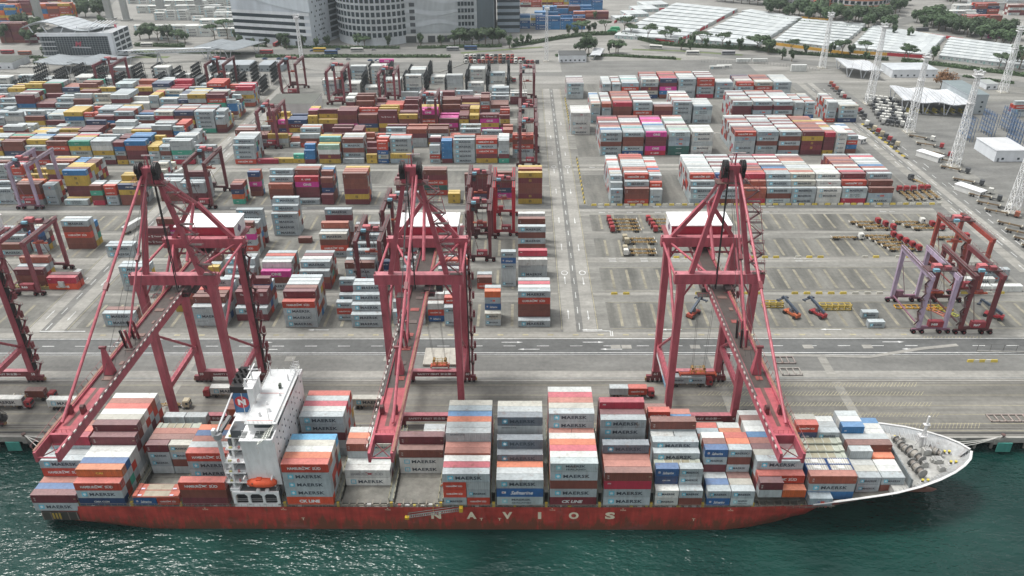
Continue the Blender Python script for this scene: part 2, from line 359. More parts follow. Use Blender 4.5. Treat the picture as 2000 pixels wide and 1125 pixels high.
def door_mesh(code, H):
    k = (code, H)
    if k in _dm: return _dm[k]
    mb = MB(); c = BASE[code]; reefer = code in 'WwH'
    if reefer:
        mb.box(0.0, 0.07, 0.2, 2.24, 0.16, H-0.15, (0.50,0.51,0.50)); mb.box(0.07, 0.11, 0.45, 2.0, H*0.5, H*0.92, (0.12,0.13,0.13)); mb.box(0.07, 0.12, 0.4, 1.3, 0.3, H*0.42, (0.3,0.31,0.31))
    else:
        for y0, y1 in ((0.19, 1.21), (1.23, 2.25)): mb.box(0.0, 0.05, y0, y1, 0.16, H-0.13, tuple(v*0.93 for v in c))
        for y in (0.45, 0.9, 1.54, 1.99): mb.box(0.05, 0.10, y-0.025, y+0.025, 0.1, H-0.08, (0.42,0.42,0.42)); mb.box(0.05, 0.12, y-0.2, y+0.03, H*0.38, H*0.41, (0.45,0.45,0.45))
    me_o = mb.build('door', 'box'); _dm[k] = me_o.data; bpy.data.objects.remove(me_o); return _dm[k]

boxes = []     # every container of the scene: x, y, z of its low near left corner, length, height, livery, label words
def put(x, y, z, L, H, code, where, grp, hide=0.0, rot=0.0):
    boxes.append(dict(x=x, y=y, z=z, L=L, H=H, code=code, where=where, grp=grp, hide=hide, rot=rot))
PAL = 'mmmmmmmlllsbbbbrrrahhhhwxpnSuyoegt'
PALR = 'mmmmmmmlllssbbbrrahhhwwxp'
PALL = 'yyyymmmmmmmlllsbbbbrrrahhpnugwe'
def stackcodes(spec, pal):
    """'mhb' bottom to top, or '5w': five tiers, the top one w"""
    if spec[0].isdigit():
        n = int(spec[0]); s_ = [random.choice(pal) for _ in range(n)]
        if len(spec) > 1: s_[-1] = spec[1]
        return s_
    return list(spec)
ORD = ['first','second','third','fourth','fifth','sixth','seventh','eighth','ninth','tenth','eleventh','twelfth','thirteenth','fourteenth','fifteenth','sixteenth','seventeenth','eighteenth','nineteenth','twentieth']
def bay(x, Y0, L, rows, pitch, z0, th, pal, where, grp, slope=0.66):
    """rows: dict row -> spec or (spec, tier height, base)"""
    H = []
    mx = max(rows)
    for r in range(mx+1):
        sp = rows.get(r)
        if sp is None or sp == '': H.append((0, [])); continue
        h, base = th, z0
        if isinstance(sp, tuple):
            h = sp[1]; base = sp[2] if len(sp) > 2 else z0; sp = sp[0]
        codes = stackcodes(sp, pal); lst = []
        for i, c in enumerate(codes): lst.append((base+i*h, h, c))
        H.append((base+len(codes)*h, lst))
    for r, (top, lst) in enumerate(H):
        hid = -99.0
        for k in range(r):
            hid = max(hid, H[k][0]-(r-k)*pitch*slope + 2.44*slope*0)
        for i, (z, h, c) in enumerate(lst):
            vis = 0.0
            if z+h > hid: vis += min(h, z+h-hid)/h*0.75
            if i == len(lst)-1: vis += 0.8
            rr = 'waterside' if r == 0 else ORD[r]
            put(x, Y0+r*pitch, z, L, h-0.04, c, '%s, %s row, tier %d' % (where, rr if r == 0 else ORD[r]+'', i+1), grp, hide=vis)
# ---------------------------------------------------------------- deck cargo of the ship, bay by bay (stern to bow)
SY = 158.3
GS = 'containers stacked on the deck of the red ship'
def sbay(x, rows, where, z0=4.0, th=2.75, twenty=None, pitch=2.5):
    L = 12.5
    bay(x, SY, L, rows, pitch, z0, th, PAL, where, GS)
def half(x, rows, where, z0=4.0, th=2.62):
    bay(x, SY, 6.15, rows, 2.5, z0, th, PAL, where, GS)
def R(lo, hi, f): return {r: f(r) for r in range(lo, hi)}
nm = {1:'sternmost bay',2:'second bay from stern',3:'third bay from stern',4:'bay just behind bridge',5:'bay just fore of bridge'}
for i in range(6, 17): nm[i] = ORD[i-5] + ' bay fore of bridge'
nm[16] = 'bay behind the bow'
# 1
sbay(-134.0, {0:('mr',2.85,1.6), 1:('bS',2.8,1.6), 2:('ma',2.8,1.6), 3:('mbhm',2.85,1.6), 4:('4l',2.85,1.6), 5:('mlbmp',3.1,1.6), 6:('5h',3.1,1.6), 7:('5a',3.1,1.6)}, nm[1])
# 2
d = {0:('cmh',2.68), 1:('hbmq',2.65), 2:('mgmS',2.65), 3:('bmhw',2.65), 4:('wmww',2.65), 5:('wmlrr',2.7)}
for r, s_ in zip(range(6, 12), ('mwhmbr','nhmmwe','mslmhw','hmbrmh','hbhmha','mlbhmw')): d[r] = (s_, 2.62)
sbay(-120.9, d, nm[2], z0=3.6)
# 3
half(-106.0, {0:'S', 1:'m', 5:'lmmr', 10:'4l'}, nm[3]+', aft half', 3.8, 2.6)
half(-99.6, {0:'h', 1:'b', 5:'lbme', 10:'4l'}, nm[3]+', forward half', 3.8, 2.6)
sbay(-106.0, {6:('mbhb',2.65), 7:('4a',2.65), 9:('3l',2.6)}, nm[3]+', long box', z0=3.7)
# 4
sbay(-92.6, {0:('rbh',2.72), 3:('mmmh',2.95), 4:('4l',2.95), 5:('4a',2.95), 6:('4S',2.95), 7:('4o',2.95)}, nm[4], z0=3.8)
half(-87.0, {10:'mhbra', 11:'mlbra'}, nm[4]+', forward half')
# 5
sbay(-64.0, {0:('Cmmmh',2.87), 1:('mbhmo',2.87), 2:('lmhmw',2.87), 3:('5e',2.87), 4:('5U',2.87), 8:('mlrmm',2.87), 9:('5w',2.87), 10:('5p',2.87), 11:('5l',2.87), 12:('5h',2.87)}, nm[5])
# 6
sbay(-49.5, {3:('WH',2.8), 4:('2w',2.8)}, nm[6])
half(-49.5, {5:'mbla', 6:'4o', 7:'4w'}, nm[6]+', aft half', 4.0, 2.68); half(-43.1, {5:'mlle', 6:'4e', 7:'4w'}, nm[6]+', forward half', 4.0, 2.68)
# 7
sbay(-35.0, {5:('WWb',2.85), 6:('mbbr',2.8), 7:('3r',3.0)}, nm[7])
half(-29.0, {8:'3w', 9:'3l'}, nm[7]+', forward half')
# 8
half(-21.5, {0:'mhh'}, nm[8]+', aft half', 4.0, 2.72); half(-15.2, {0:'hml'}, nm[8]+', forward half', 4.0, 2.72)
boxes.append(dict(x=-21.5, y=SY, z=12.2, L=12.5, H=2.86, code='m', where=nm[8]+', waterside row, top tier', grp=GS, hide=1.5, rot=0))
sbay(-21.5, {1:('4p',2.78), 2:('4W',2.78), 3:('lmbra',2.35), 4:('4a',2.9), 5:('mmlml',2.92), 6:('5l',2.92), 7:('5o',2.92), 8:('5u',2.88), 9:('5x',2.92), 10:('5e',2.92)}, nm[8])
# 9
sbay(-7.2, {0:('sSm',3.0), 1:('3l',3.0), 2:('3o',3.0), 3:('mmhd',2.8), 4:('mlldd'[:5],2.85), 6:('mlbdld',3.02), 7:('6l',3.02), 8:('6e',3.02)}, nm[9])
# 10
d = {0:('Kmbms',2.95), 1:('5w',2.95), 2:('5p',2.95), 3:('5o',2.95), 4:('5W',2.95), 6:('mlbmbmm',2.77), 7:('7e',2.77), 8:('7a',2.77), 9:('7p',2.77), 10:('7w',2.77)}
sbay(7.1, d, nm[10])
half(7.1, {5:'mblma'}, nm[10]+', aft half', 4.0, 2.88); half(13.4, {5:'mhlma'}, nm[10]+', forward half', 4.0, 2.88)
# 11
sbay(21.5, {0:('mmpb',2.9), 1:('4a',2.9), 2:('4a',2.9), 3:('mmlbd',2.92), 6:('mllmmm',2.87), 7:('6r',2.87), 8:('mlbmmrp',2.78), 9:('6r',2.87)}, nm[11])
# 12
half(35.4, {0:'WW', 1:'mlcS', 5:'5w', 8:'mlmbah', 9:'5a', 10:'5b'}, nm[12]+', aft half', 4.0, 2.68)
half(41.8, {0:'bm', 1:'mbmm', 5:'5l', 8:'5u', 9:'5a'}, nm[12]+', forward half', 4.0, 2.68)
sbay(35.4, {3:('mlmm',2.95), 4:('llmmm',2.72), 6:('mlbmmb',2.77), 7:('5b',2.8)}, nm[12])
# 13
half(49.3, {0:'Sm', 1:'lS', 2:'2l', 3:'mbrmS', 4:'5b', 5:'5w', 6:'4a', 7:'4x', 8:'4h'}, nm[13]+', aft half', 4.0, 2.6)
half(55.7, {0:'sm', 1:'2e', 2:'2b', 3:'lbmbm', 4:'5o', 5:'5h', 6:'4w', 7:'4q', 8:'4w'}, nm[13]+', forward half', 4.0, 2.6)
# 14
half(62.8, {0:('lr',2.6,7.0)}, nm[14]+', aft half'); half(69.2, {0:('o',2.6,7.0)}, nm[14]+', forward half')
d = {1:('rh',2.7,7.0), 2:('bmm',2.75,7.0)}
for r, c in zip(range(3, 10), 'erauwwb'): d[r] = ('4'+c, 2.82)
d[10] = ('4w', 2.75)
sbay(62.8, d, nm[14], z0=3.9)
# 15
half(76.8, {0:'x', 2:('mbB',2.7), 3:('mlB',2.7)}, nm[15]+', aft half'); half(83.2, {2:('mbB',2.7), 3:('mlB',2.7)}, nm[15]+', forward half')
sbay(76.8, {1:('uma',2.75)}, nm[15])
half(76.8, {7:'bmhnh', 8:'5e', 9:'4h'}, nm[15]+', aft half', 4.0, 2.7); half(83.2, {7:'mlbm', 8:'4l', 9:'4w'}, nm[15]+', forward half', 4.0, 2.7)
# 16
half(91.1, {2:'mm', 3:'2e', 4:'2w', 5:('3l',2.7), 8:'blmu', 9:'4w', 10:'4l'}, nm[16]+', aft half', 4.2, 2.65)
half(97.5, {2:'bm', 3:'2w', 4:'2w', 5:('2o',2.9), 8:'mlH', 9:'3W', 10:'3u'}, nm[16]+', forward half', 4.2, 2.65)
sbay(91.1, {6:('mlb',2.75), 7:('3l',2.75)}, nm[16], z0=4.2)
# ---------------------------------------------------------------- yard stacks
GY = 'containers stacked in the yard'
def yard(x, Y0, L, rows, name, pal=PAL, th=None, pitch=2.85):
    th = th or (2.82 if L == 40 else 2.68)
    if isinstance(rows, list): rows = {i: r for i, r in enumerate(rows)}
    bay(x, Y0, 12.19 if L == 40 else 6.06, rows, pitch, 0.12, th, pal, name, GY)
def many(a, n, tops, h='5'): return a + [h + c for c in (tops*4)[:n]]
# right-hand tall blocks, nearest first
q = 'front tall right block'
def Q(i): return '%s stack, %s' % (ORD[i], q)
yard(44.7,375,20, many(['mmx','mlml'[:4],'mlmlm'],10,'elhwllwhwl'), Q(0), PALR)
yard(52.0,375,40, many(['hbb','mbhm','mbmmh'],10,'laallwlahh'), Q(1), PALR)
yard(64.8,375,20, many(['mml','mlbh','mlbmm'],9,'lhShwwhwl'), Q(2), PALR)
yard(85.4,375,40, many(['xsm','mlbm','mmslh'],10,'wlwlwlwwlw'), Q(3), PALR, pitch=2.75)
yard(98.2,375,40, many(['bmm','mlbp','mmslS'],10,'wlwrwrlwrl'), Q(4), PALR, pitch=2.75)
yard(111.3,375,40, many(['paa','mlba','mmslp'],10,'hrarplwrlr'), Q(5), PALR, pitch=2.75)
yard(124.0,375,40, many(['sbm','mlbm','mmslm'],10,'launwrwrwp'), Q(6), PALR, pitch=2.75)
yard(136.5,375,40, many(['mmm','mlbe','mmsle'],10,'aellewaarw'), Q(7), PALR, pitch=2.75)
yard(149.2,375,40, many(['wWW','WWWH','WWWWW'],10,'W'), Q(8), PALR, pitch=2.75)
yard(162.2,375,40, many(['psm','mlbh','mmslr'],10,'plawrararl'), Q(9), PALR, pitch=2.75)
yard(175.4,375,40, many(['mxb','mlbb','mmslm'],10,'rwaulwlwpl'), Q(10), PALR, pitch=2.75)
q = 'second tall right block'
yard(46.0,449,40, many(['mmbmm'],11,'lularrlraprl'), Q(0), PALR); yard(59.0,449,40, many(['Smbbm'],11,'lltlarwllra'), Q(1), PALR)
yard(72.3,449,40, many(['kOrrO'],11,'xllxuwOpOOr'), Q(2), PALR); yard(86.0,449,40, many(['GGxxs'],11,'wzlerwlzlwa'), Q(3), PALR)
yard(99.6,449,40, many(['HWlWW'],11,'W'), Q(4), PALR)
yard(124.5,449,40, many(['mmlxh'],11,'rarlwrlarlw'), Q(5), PALR); yard(137.6,449,40, many(['lmbmx'],11,'llwrlrllwrl'), Q(6), PALR)
yard(150.8,449,40, many(['xbmbm'],11,'erlwrlrlawl'), Q(7), PALR); yard(164.0,449,40, many(['rYYyr'],10,'araaraybaa'), Q(8), PALR)
yard(177.0,449,20, many(['yrrrp'],9,'aleyalaye'), Q(9), PALR); yard(184.0,449,20, many(['WWWWW'],9,'W'), Q(10), PALR); yard(191.4,451,20, many(['buhm'],8,'rlwalwulr','4'), Q(11), PALR)
q = 'third tall right block'
for i, (x, L, a, t) in enumerate([(45,20,['mlmle'],'awlewlwul'),(52.2,20,['bmlma'],'alwelrwll'),(59.5,40,['mbbbp'],'raaeraraa'),(73,40,['mbhmm'],'wrlwawrlw'),(86.5,40,['mbrb'],'rlw'),(99,40,['mlmmm'],'rwlaewrwl'),
     (112.5,40,['mlsxml'[:4]],'lwlwlw'),(138,40,['mbrrs'],'rewlrlwrl'),(151.5,40,['mbxrm'],'wlawlrwla'),(165,40,['mbmrm'],'wrwwlwlra'),(178.5,20,['melml'],'wallwal'),(185.5,20,['hSmmm'],'alwalle'),(200,20,['hmmll'],'wlawrlw'),(208,40,['cmme'],'lwww')]):
    yard(x, 512, L, many(a, len(t), t, '5' if len(a[0]) == 5 else '4'), Q(i), PALR)
q = 'rearmost right block'
for i, (x, L, a, t) in enumerate([(32,40,['lmsm'],'rwrwrlw'),(58,20,['mblm'],'lwlwlwl'),(65,20,['mblm'],'lawllrw'),(72,40,['mbhx'],'lwltwll'),(86,40,['ceYmW'],'llrwrar'),(99.5,40,['buOrn'],'pparpaa'),(113,40,['lmlmm'],'lwlwlaa'),
     (126.5,40,['pmmhh'],'rwlrwrw'),(140,40,['mmmx'],'www'),(155,40,['mlmh'],'rewrlrn'),(168.5,40,['mlhe'],'wearraa'),(182,40,['mlmm'],'wlwwwlw')]):
    yard(x, 572, L, many(a, len(t), t, '5' if len(a[0]) == 5 else '4'), Q(i), PALR)
yard(30.5, 489, 40, ['WHWwH','5W','5W','5W','5W','5W'], 'white stack beside the centre road')
# left-hand blocks
q = 'front left block'
yard(-161,257,40,['mm','bb'],Q(0)); yard(-90.8,256,40,['mmmh','mbhbr','5b','5l','5l','mlbhm'],Q(1)); yard(-71.8,261,20,['mhm','mm','3m','mbrrm'],Q(2)); yard(-65.4,256,40,['mm','mlm','mlmm','5m','mbhbm'],Q(3),th=2.75)
yard(-49.8,258,40,['lm','bml','mSb','mhSpm','5l'],Q(4)); yard(-36.5,260,20,['Shw','lhow'],Q(5)); yard(-30,257,20,['mlm','mbmh','mlmw'],Q(6)); yard(-14.6,257,20,['me','mlSxo','5l'],Q(7)); yard(-1.9,256,40,['m','mbbhm','5w','5p','5l'],Q(8),th=2.8)
yard(-111,258,40,['','rm','bmrf','4r','5r','4m'],Q(9)); yard(-126,257,40,['lml','mbmb','4b','4h','5m','4l'],Q(10)); yard(-137.6,262,40,['','','3a','mlma'],Q(11))
q = 'second left block'
yard(-166,285,40,['lsmm','4m'],Q(0)); yard(-108,286,40,['mbO','mhlw','mlrm','4h','4m'],Q(1)); yard(-92,286,40,['rbm','hmbm','4w','4r','4m'],Q(2)); yard(-73.5,288,40,['bxmb','4l','5m','4b'],Q(3)); yard(-60,290,20,['nncc','3n'],Q(4)); yard(-50,289,40,['mlm','4m'],Q(5))
yard(-9,288,20,['mllmSm','5m'],Q(6)); yard(-19,286,20,['hb','lm'],Q(7)); yard(-2,296,40,['mlw','4p'],Q(8)); yard(-198,286,40,['Cp','hr'],Q(9),PALL); yard(-212,288,40,['bbr','mhm','myma'],Q(10),PALL); yard(-229,288,20,['yec','4m','mym'],Q(11),PALL); yard(-240,290,40,['3y','4m'],Q(12),PALL)
yard(-139,287,40,['yb','mly','rbm','4b'],Q(13)); yard(-124,286,40,['ml','mbm','4m','4l'],Q(14)); yard(-35,288,40,['mbl','4h','4m'],'fifteenth stack, second left block')
q = 'third left block'
yard(-187.3,316,40,['mm','rm'],Q(0)); yard(-176,326,40,['','ffr'],Q(1)); yard(-170,330,40,['','kOpb'],Q(2)); yard(-209.5,316,40,['','','','bbhbm','5l','4u'],Q(3),PALL); yard(-223.5,318,20,['','mlcS','4m','4e'],Q(4),PALL)
yard(-238,318,40,['mb','mmm','4m'],Q(5),PALL); yard(-254,318,40,['oa','bo','mhm'],Q(6),PALL)
yard(-131,316,40,['WhmOeb','mbb','5l','5m','','rmbmmm'],Q(7)); yard(-145,326,40,['lmw','mW','3m'],Q(8)); yard(-118,330,40,['','','','mmmm','5m','lrllmm'],Q(9)); yard(-104.4,330,20,['b'],'alone on open paving')
yard(-90.4,316,40,['mhbe','mbhl','bbbba','','','bbllrm'],Q(10)); yard(-52,318,40,['mm','lem','3w'],Q(11)); yard(-2.2,317,40,['WbmbmW'[:5],'','','5b','','5w'],Q(12))
yard(-40,322,40,['','mmb','lbm','3w'],Q(13)); yard(-76,318,40,['lm','mbm','4b','4m'],'fourteenth stack, third left block')
q = 'fourth left block'
yard(-247,377,20,['mmlx','4m','4h'],Q(0),PALL); yard(-261,377,40,['mhbb','4b','4o'],Q(1),PALL); yard(-275,378,40,['mlm','4m','3m'],Q(2),PALL); yard(-237.5,376,40,['s','y','Yrryyu','6r','6y','6y'],Q(3),PALL)
yard(-222.5,376,20,['pbgb','4w','4m'],Q(4),PALL); yard(-215,376,20,['mmhh','4w','4m'],Q(5),PALL); yard(-207.5,376,40,['bbyn','mrmy','5y','5y'],Q(6),PALL); yard(-189,378,40,['','bbll','rrmm','','rlmm'],Q(7),PALL)
yard(-176,378,40,['rrlm','rrmm','','mlmmr'],Q(8)); yard(-150,377,20,['gonr','4a','4b'],Q(9)); yard(-144,382,20,['','','brObc','5a'],Q(10)); yard(-135,390,40,['y'],'standing single, fourth left block')
yard(-130,376,40,['mbba','rbbbm','mbbbbm','5S'],Q(11)); yard(-117,376,40,['m','rrrOk','rrrOkb','6a','6l'],Q(12)); yard(-103.6,376,20,['rr','bbcrb','bbcalb','6u','6l'],Q(13)); yard(-91.4,376,40,['ryrbbb','6a','6a','6y'],Q(14))
yard(-66,378,40,['mm','','fbff','','Gfff'],Q(15)); yard(-52,388,40,['hGhrb','mrrrb'],Q(16)); yard(-38.5,377,20,['yy','yy'],Q(17)); yard(-30,382,40,['nrrrb','',''],Q(18)); yard(-17,384,40,['Onrbb','rm'],Q(19)); yard(-2.4,376,40,['yYbbYy','','6a','rbryYy'],Q(19)+' roadside')
q = 'fifth left block'
yard(-168,437,40,['hmmm','5m','5m','5m','5l','5w'],Q(0)); yard(-155,437,40,['p'],'standing single, fifth left block'); yard(-146,438,40,['y'],'standing single, fifth left block'); yard(-133.8,438,20,['yg'],Q(1)); yard(-127,437,20,['ruu','ruuu','mrwa'],Q(2)); yard(-119,441,20,['','rrlU','5U'],Q(3))
yard(-124.5+6,437,40,['yYwz','4y','yrrrt','5y'],Q(4)); yard(-104.8,437,40,['l','bmbmb','mbmbm','5e','5w'],Q(5)); yard(-91,437,20,['yy','rrr','4r'],Q(6)); yard(-84.2,437,20,['SeShh','','5h','5l'],Q(7)); yard(-77,437,40,['xy','mmmmm','5m','5h'],Q(8))
yard(-54,437,20,['mhml','','rrmmr','5w'],Q(9)); yard(-47,437,20,['ruuuu','5u','5a'],Q(10)); yard(-40,437,40,['mmmmm','','mlmmm','5a'],Q(11)); yard(-27,437,40,['yrhmh','5a','5a','rrrf'],Q(12)); yard(-14,437,20,['grmll','5l','5l','5w','xhbhw'],Q(13)); yard(-6,445,40,['lmhbh','5a'],Q(14))
yard(-190,437,40,['mlmm'],'grey stack beside the left road',PALL)
rnd = random.Random(11)
def fill(x0, x1, Y0, pal, name, hmin=2, hmax=5, nr=6, p20=0.3, gaps=0.05, sv=1):
    global random
    rg = random.Random(sv); st = random.getstate(); random.seed(sv*13+5)
    x = x0; i = 0
    while x < x1-6:
        L = 20 if rg.random() < p20 else 40
        if L == 40 and x+12.2 > x1: L = 20
        if rg.random() > gaps:
            h = rg.randint(hmin, hmax); c = rg.choice(pal); rows = []
            for r in range(nr):
                hh = max(1, min(hmax, h + rg.choice((-1,0,0,0,0,1))));
                if rg.random() < 0.68: top = c
                else: top = rg.choice(pal)
                rows.append('%d%s' % (hh, top))
            yard(x, Y0, L, rows, '%s, stack %d' % (name, i+1), pal)
        x += 13.0 if L == 40 else 6.7; i += 1
    random.setstate(st)
fill(-335, -192, 437, PALL, 'far left block one', 4, 5, 6, 0.35, 0.0, 3)
fill(-345, -195, 466, PALL, 'far left block two', 3, 5, 6, 0.35, 0.04, 4)
fill(-355, -190, 496, PALL, 'far left block three', 4, 5, 6, 0.3, 0.03, 5)
fill(-370, -190, 526, PALL, 'far left block four', 4, 6, 6, 0.25, 0.03, 6)
fill(-380, -192, 556, PALL, 'far left block five', 4, 6, 5, 0.15, 0.03, 8)
fill(-300, -192, 406, PALL, 'left block four rear', 2, 4, 5, 0.5, 0.35, 9)
fill(-176, -2, 466, 'yyrrbbaahhmmle', 'block behind the fifth left', 2, 4, 4, 0.35, 0.35, 12)
fill(-165, -4, 496, 'yyyrrrrbbffhmOcr', 'sixth block left of road', 3, 5, 5, 0.2, 0.06, 21)
fill(-120, 8, 528, 'rrffbbbmWyOhrm', 'seventh block left of road', 3, 5, 5, 0.2, 0.10, 14)
fill(-100, 10, 558, 'mWWlwmrrb', 'eighth block left of road', 2, 4, 3, 0.2, 0.15, 15)
# refrigerated stacks between the dark racks
RX = [-12.0-15.4*k for k in range(25)]
for j, Y in enumerate((586, 616)):
    rg = random.Random(40+j)
    for i, x in enumerate(RX):
        if x < -150 and x > -190: continue
        if rg.random() < 0.16: continue
        n = rg.randint(2, 5); yard(x-13.9, Y, 40, ['%d%s' % (n, rg.choice('WWWmlw')) for _ in range(rg.randint(2, 4))], 'reefer stack %d' % (i+25*j), 'WWWWHwml')
# ================================================================ ground, roads, quay and water
def sheet(name, x0, x1, y0, y1, z, mat):
    mb = MB(); mb.add([(x0,y0,z),(x1,y0,z),(x1,y1,z),(x0,y1,z)], [(0,1,2,3)], (0.5,0.5,0.5)); o = mb.build(name, mat); o['kind'] = 'structure'; return o
def ribbon(name, pts, w, z, mat, mb=None, px=True):
    own = mb is None; mb = mb or MB(); P = [G(*p) if px else p for p in pts]; V = []
    for i, p in enumerate(P):
        a = P[max(0, i-1)]; b = P[min(len(P)-1, i+1)]; dx, dy = b[0]-a[0], b[1]-a[1]; l = math.hypot(dx, dy) or 1; nx, ny = -dy/l*w/2, dx/l*w/2
        V += [(p[0]+nx, p[1]+ny, z), (p[0]-nx, p[1]-ny, z)]
    mb.add(V, [(2*i, 2*i+1, 2*i+3, 2*i+2) for i in range(len(P)-1)], (0.5,)*3)
    if own: o = mb.build(name, mat); o['kind'] = 'structure'; return o
QE = 191.0
mb = MB(); mb.box(-3500, 3500, QE+7, 6500, -9, 0, (0.5,)*3); mb.box(-3500, 3500, QE+0.8, QE+6.99, -1.5, 0, (0.5,)*3); tag(mb.build('ground', 'yard'), kind='structure')
mb = MB(); mb.box(-3500, 3500, QE, QE+0.79, -1.7, 0.22, (0.5,)*3)
for i in range(-60, 90): mb.tube((i*5.2, QE+1.6, -9), (i*5.2, QE+1.6, -1.5), 0.5, (0.4,)*3)
for i in range(-30, 45): mb.box(i*10.4-0.8, i*10.4+0.8, QE-0.25, QE-0.002, -2.2, -0.1, (0.3,)*3)
tag(mb.build('quay_wall', 'concrete'), kind='structure')
sheet('water', -3000, 3000, -900, QE+8, -5.0, 'water')
sheet('quay_apron', -600, 700, QE+0.9, 220.6, 0.012, 'apron')
sheet('pavement', -600, 700, 220.7, 227.0, 0.016, 'concrete')
sheet('road', -600, 700, 227.1, 235.9, 0.020, 'asphalt')
sheet('road', -600, 700, 236.6, 247.4, 0.024, 'asphalt_dark')
sheet('pavement', -600, 700, 248.6, 252.2, 0.028, 'track')
for i, (a, b, m) in enumerate(((280.4,282.6,'track'),(309.4,312,'track'),(312.4,315,'track'),(340,341.8,'track'),(360.6,363.2,'track'),(366,368.8,'concrete'),(369.6,374,'asphalt_dark'),(400,401.6,'track'),(424,428,'track'),(430,434,'track'),(461,462.6,'track'),(486,489,'track'),(491,493,'track'),(521,523,'track'),(546,552,'track'),(580,583,'track'))):
    sheet('pavement', -420, 222, a, b, 0.030+0.001*i, m)
pads = MB()
for Y0 in (256.5, 286, 316, 343.5):
    sheet('stacking_ground', 33, 203, Y0-1, Y0+18.5, 0.052, 'block'); 
for Y0 in (256.5, 286, 316, 345, 376, 406, 437, 466, 496, 526, 556):
    sheet('stacking_ground', -172, 11, Y0-1, Y0+18.5, 0.054, 'block'); sheet('stacking_ground', -420, -192, Y0-1, Y0+18.5, 0.054, 'block')
    for lo, hi in ((-168, 12), (-420, -194)) + (((38, 200),) if Y0 < 360 else ()):
        x = lo
        while x < hi:
            if Y0 < 400: pads.add([(x-0.55,Y0,0.08),(x+0.55,Y0,0.08),(x+0.55,Y0+16.8,0.08),(x-0.55,Y0+16.8,0.08)], [(0,1,2,3)], (0.5,)*3)
            x += 6.55
tag(pads.build('stack_footings', 'pad'), kind='structure')
for Y0 in (375, 449, 512, 572): sheet('stacking_ground', 33, 205, Y0-2, Y0+42, 0.05, 'block')
sheet('road', 14.2, 28.6, 252.3, 600, 0.07, 'asphalt'); sheet('road', 15.2, 20.2, 252.3, 600, 0.076, 'concrete'); sheet('road', 22.8, 28.0, 252.3, 600, 0.08, 'concrete')
sheet('road', -190.5, -174.2, 252.3, 640, 0.07, 'asphalt'); sheet('road', -189.6, -184.4, 252.3, 640, 0.076, 'concrete'); sheet('road', -181.0, -175.4, 252.3, 640, 0.08, 'concrete')
sheet('road', 206, 242, 252.3, 640, 0.071, 'asphalt'); sheet('road', 220, 224, 300, 640, 0.078, 'concrete'); sheet('road', 212, 217, 300, 640, 0.078, 'track')
sheet('pavement', 250, 420, 300, 560, 0.03, 'asphalt'); sheet('pavement', 290, 330, 380, 470, 0.036, 'concrete')
# far strips: gate roads and the carriageway behind the terminal
sheet('road', -600, 32, 640, 652, 0.09, 'asphalt'); sheet('road', -600, 700, 613, 640, 0.088, 'farland'); sheet('pavement', -600, 260, 652.2, 700, 0.087, 'farland')
for i, (x0, x1) in enumerate(((-150,-20),(32,190))): sheet('road', x0, x1, 640, 690, 0.12+i*0.01, 'asphalt')
sheet('farland', -2500, 2500, 700, 6000, 0.10, 'farland')
ribbon('highway', [(-200,103),(300,103),(700,101),(950,99),(1100,96)], 22, 0.16, 'asphalt'); ribbon('highway', [(1240,92),(1400,107),(1600,124),(1800,143),(2000,166),(2200,200)], 20, 0.16, 'asphalt')
ribbon('roundabout_road', [(1000,100),(1080,96),(1120,84),(1170,80),(1230,84),(1250,94),(1200,104),(1130,104),(1090,98)], 12, 0.18, 'farland')
ribbon('road', [(1640,60),(1720,55),(1790,35),(1850,15),(1950,0),(2100,-30)], 18, 0.18, 'asphalt')
ribbon('road', [(1440,0),(1560,20),(1700,45),(1850,65),(2050,85)], 12, 0.17, 'asphalt'); ribbon('road', [(1000,62),(1010,30),(1030,0),(1040,-40)], 14, 0.17, 'asphalt')
ribbon('road', [(215,0),(170,50),(140,85)], 14, 0.17, 'asphalt')
for pts, w in (([(-100,114),(150,112),(330,112)], 7), ([(500,110),(700,108),(870,112)], 6), ([(900,104),(1060,92)], 5), ([(1090,110),(1200,108),(1330,116)], 7), ([(1235,97),(1330,100),(1450,108)], 5), ([(265,98),(300,103)], 8)):
    ribbon('grass_verge', pts, w, 0.22, 'grass')
# painted markings, in one sheet per paint
wl = MB(); yl = MB()
def rect(mb, x0, x1, y0, y1, z): mb.add([(x0,y0,z),(x1,y0,z),(x1,y1,z),(x0,y1,z)], [(0,1,2,3)], (0.5,)*3)
Z = 0.10
rect(wl, -600, 700, 247.5, 247.85, Z); rect(wl, -600, 700, 238.1, 238.45, Z); rect(wl, -600, 700, 236.9, 237.1, Z)
x = -300.0
while x < 300: rect(wl, x, x+4.5, 242.65, 242.95, Z); x += 12.2
def arrow(mb, x, y, d, L=8.0, vert=False, z=Z):
    pts = [(0,-0.18),(L*0.72,-0.18),(L*0.72,-0.55),(L,0),(L*0.72,0.55),(L*0.72,0.18),(0,0.18)]
    P = [((x+p[0]*d, y+p[1]) if not vert else (x+p[1]*0.8, y+p[0]*d)) for p in pts]
    mb.add([(p[0], p[1], z) for p in P], [(0,1,5,6),(2,3,4)] if True else [], (0.5,)*3)
for x in (-101, -8, 22, 132, -152): arrow(wl, x, 245.3, 1); 
for x in (-90, 6, 36, 145, -140): arrow(wl, x, 240.6, -1)
for x in (-74, 60, 30, 120): arrow(wl, x, 254.0, -1)
for Y in (262, 290, 322, 352, 390, 420, 450, 480, 510):
    arrow(wl, 17.7, Y, 1, 7, True, 0.12); arrow(wl, 25.4, Y+6, -1, 7, True, 0.12); arrow(wl, -187, Y, 1, 7, True, 0.12); arrow(wl, -178, Y+6, -1, 7, True, 0.12); arrow(wl, 215, Y+10, 1, 7, True, 0.12); arrow(wl, 222, Y+16, -1, 7, True, 0.12); arrow(wl, 230, Y+13, -1, 7, True, 0.12)
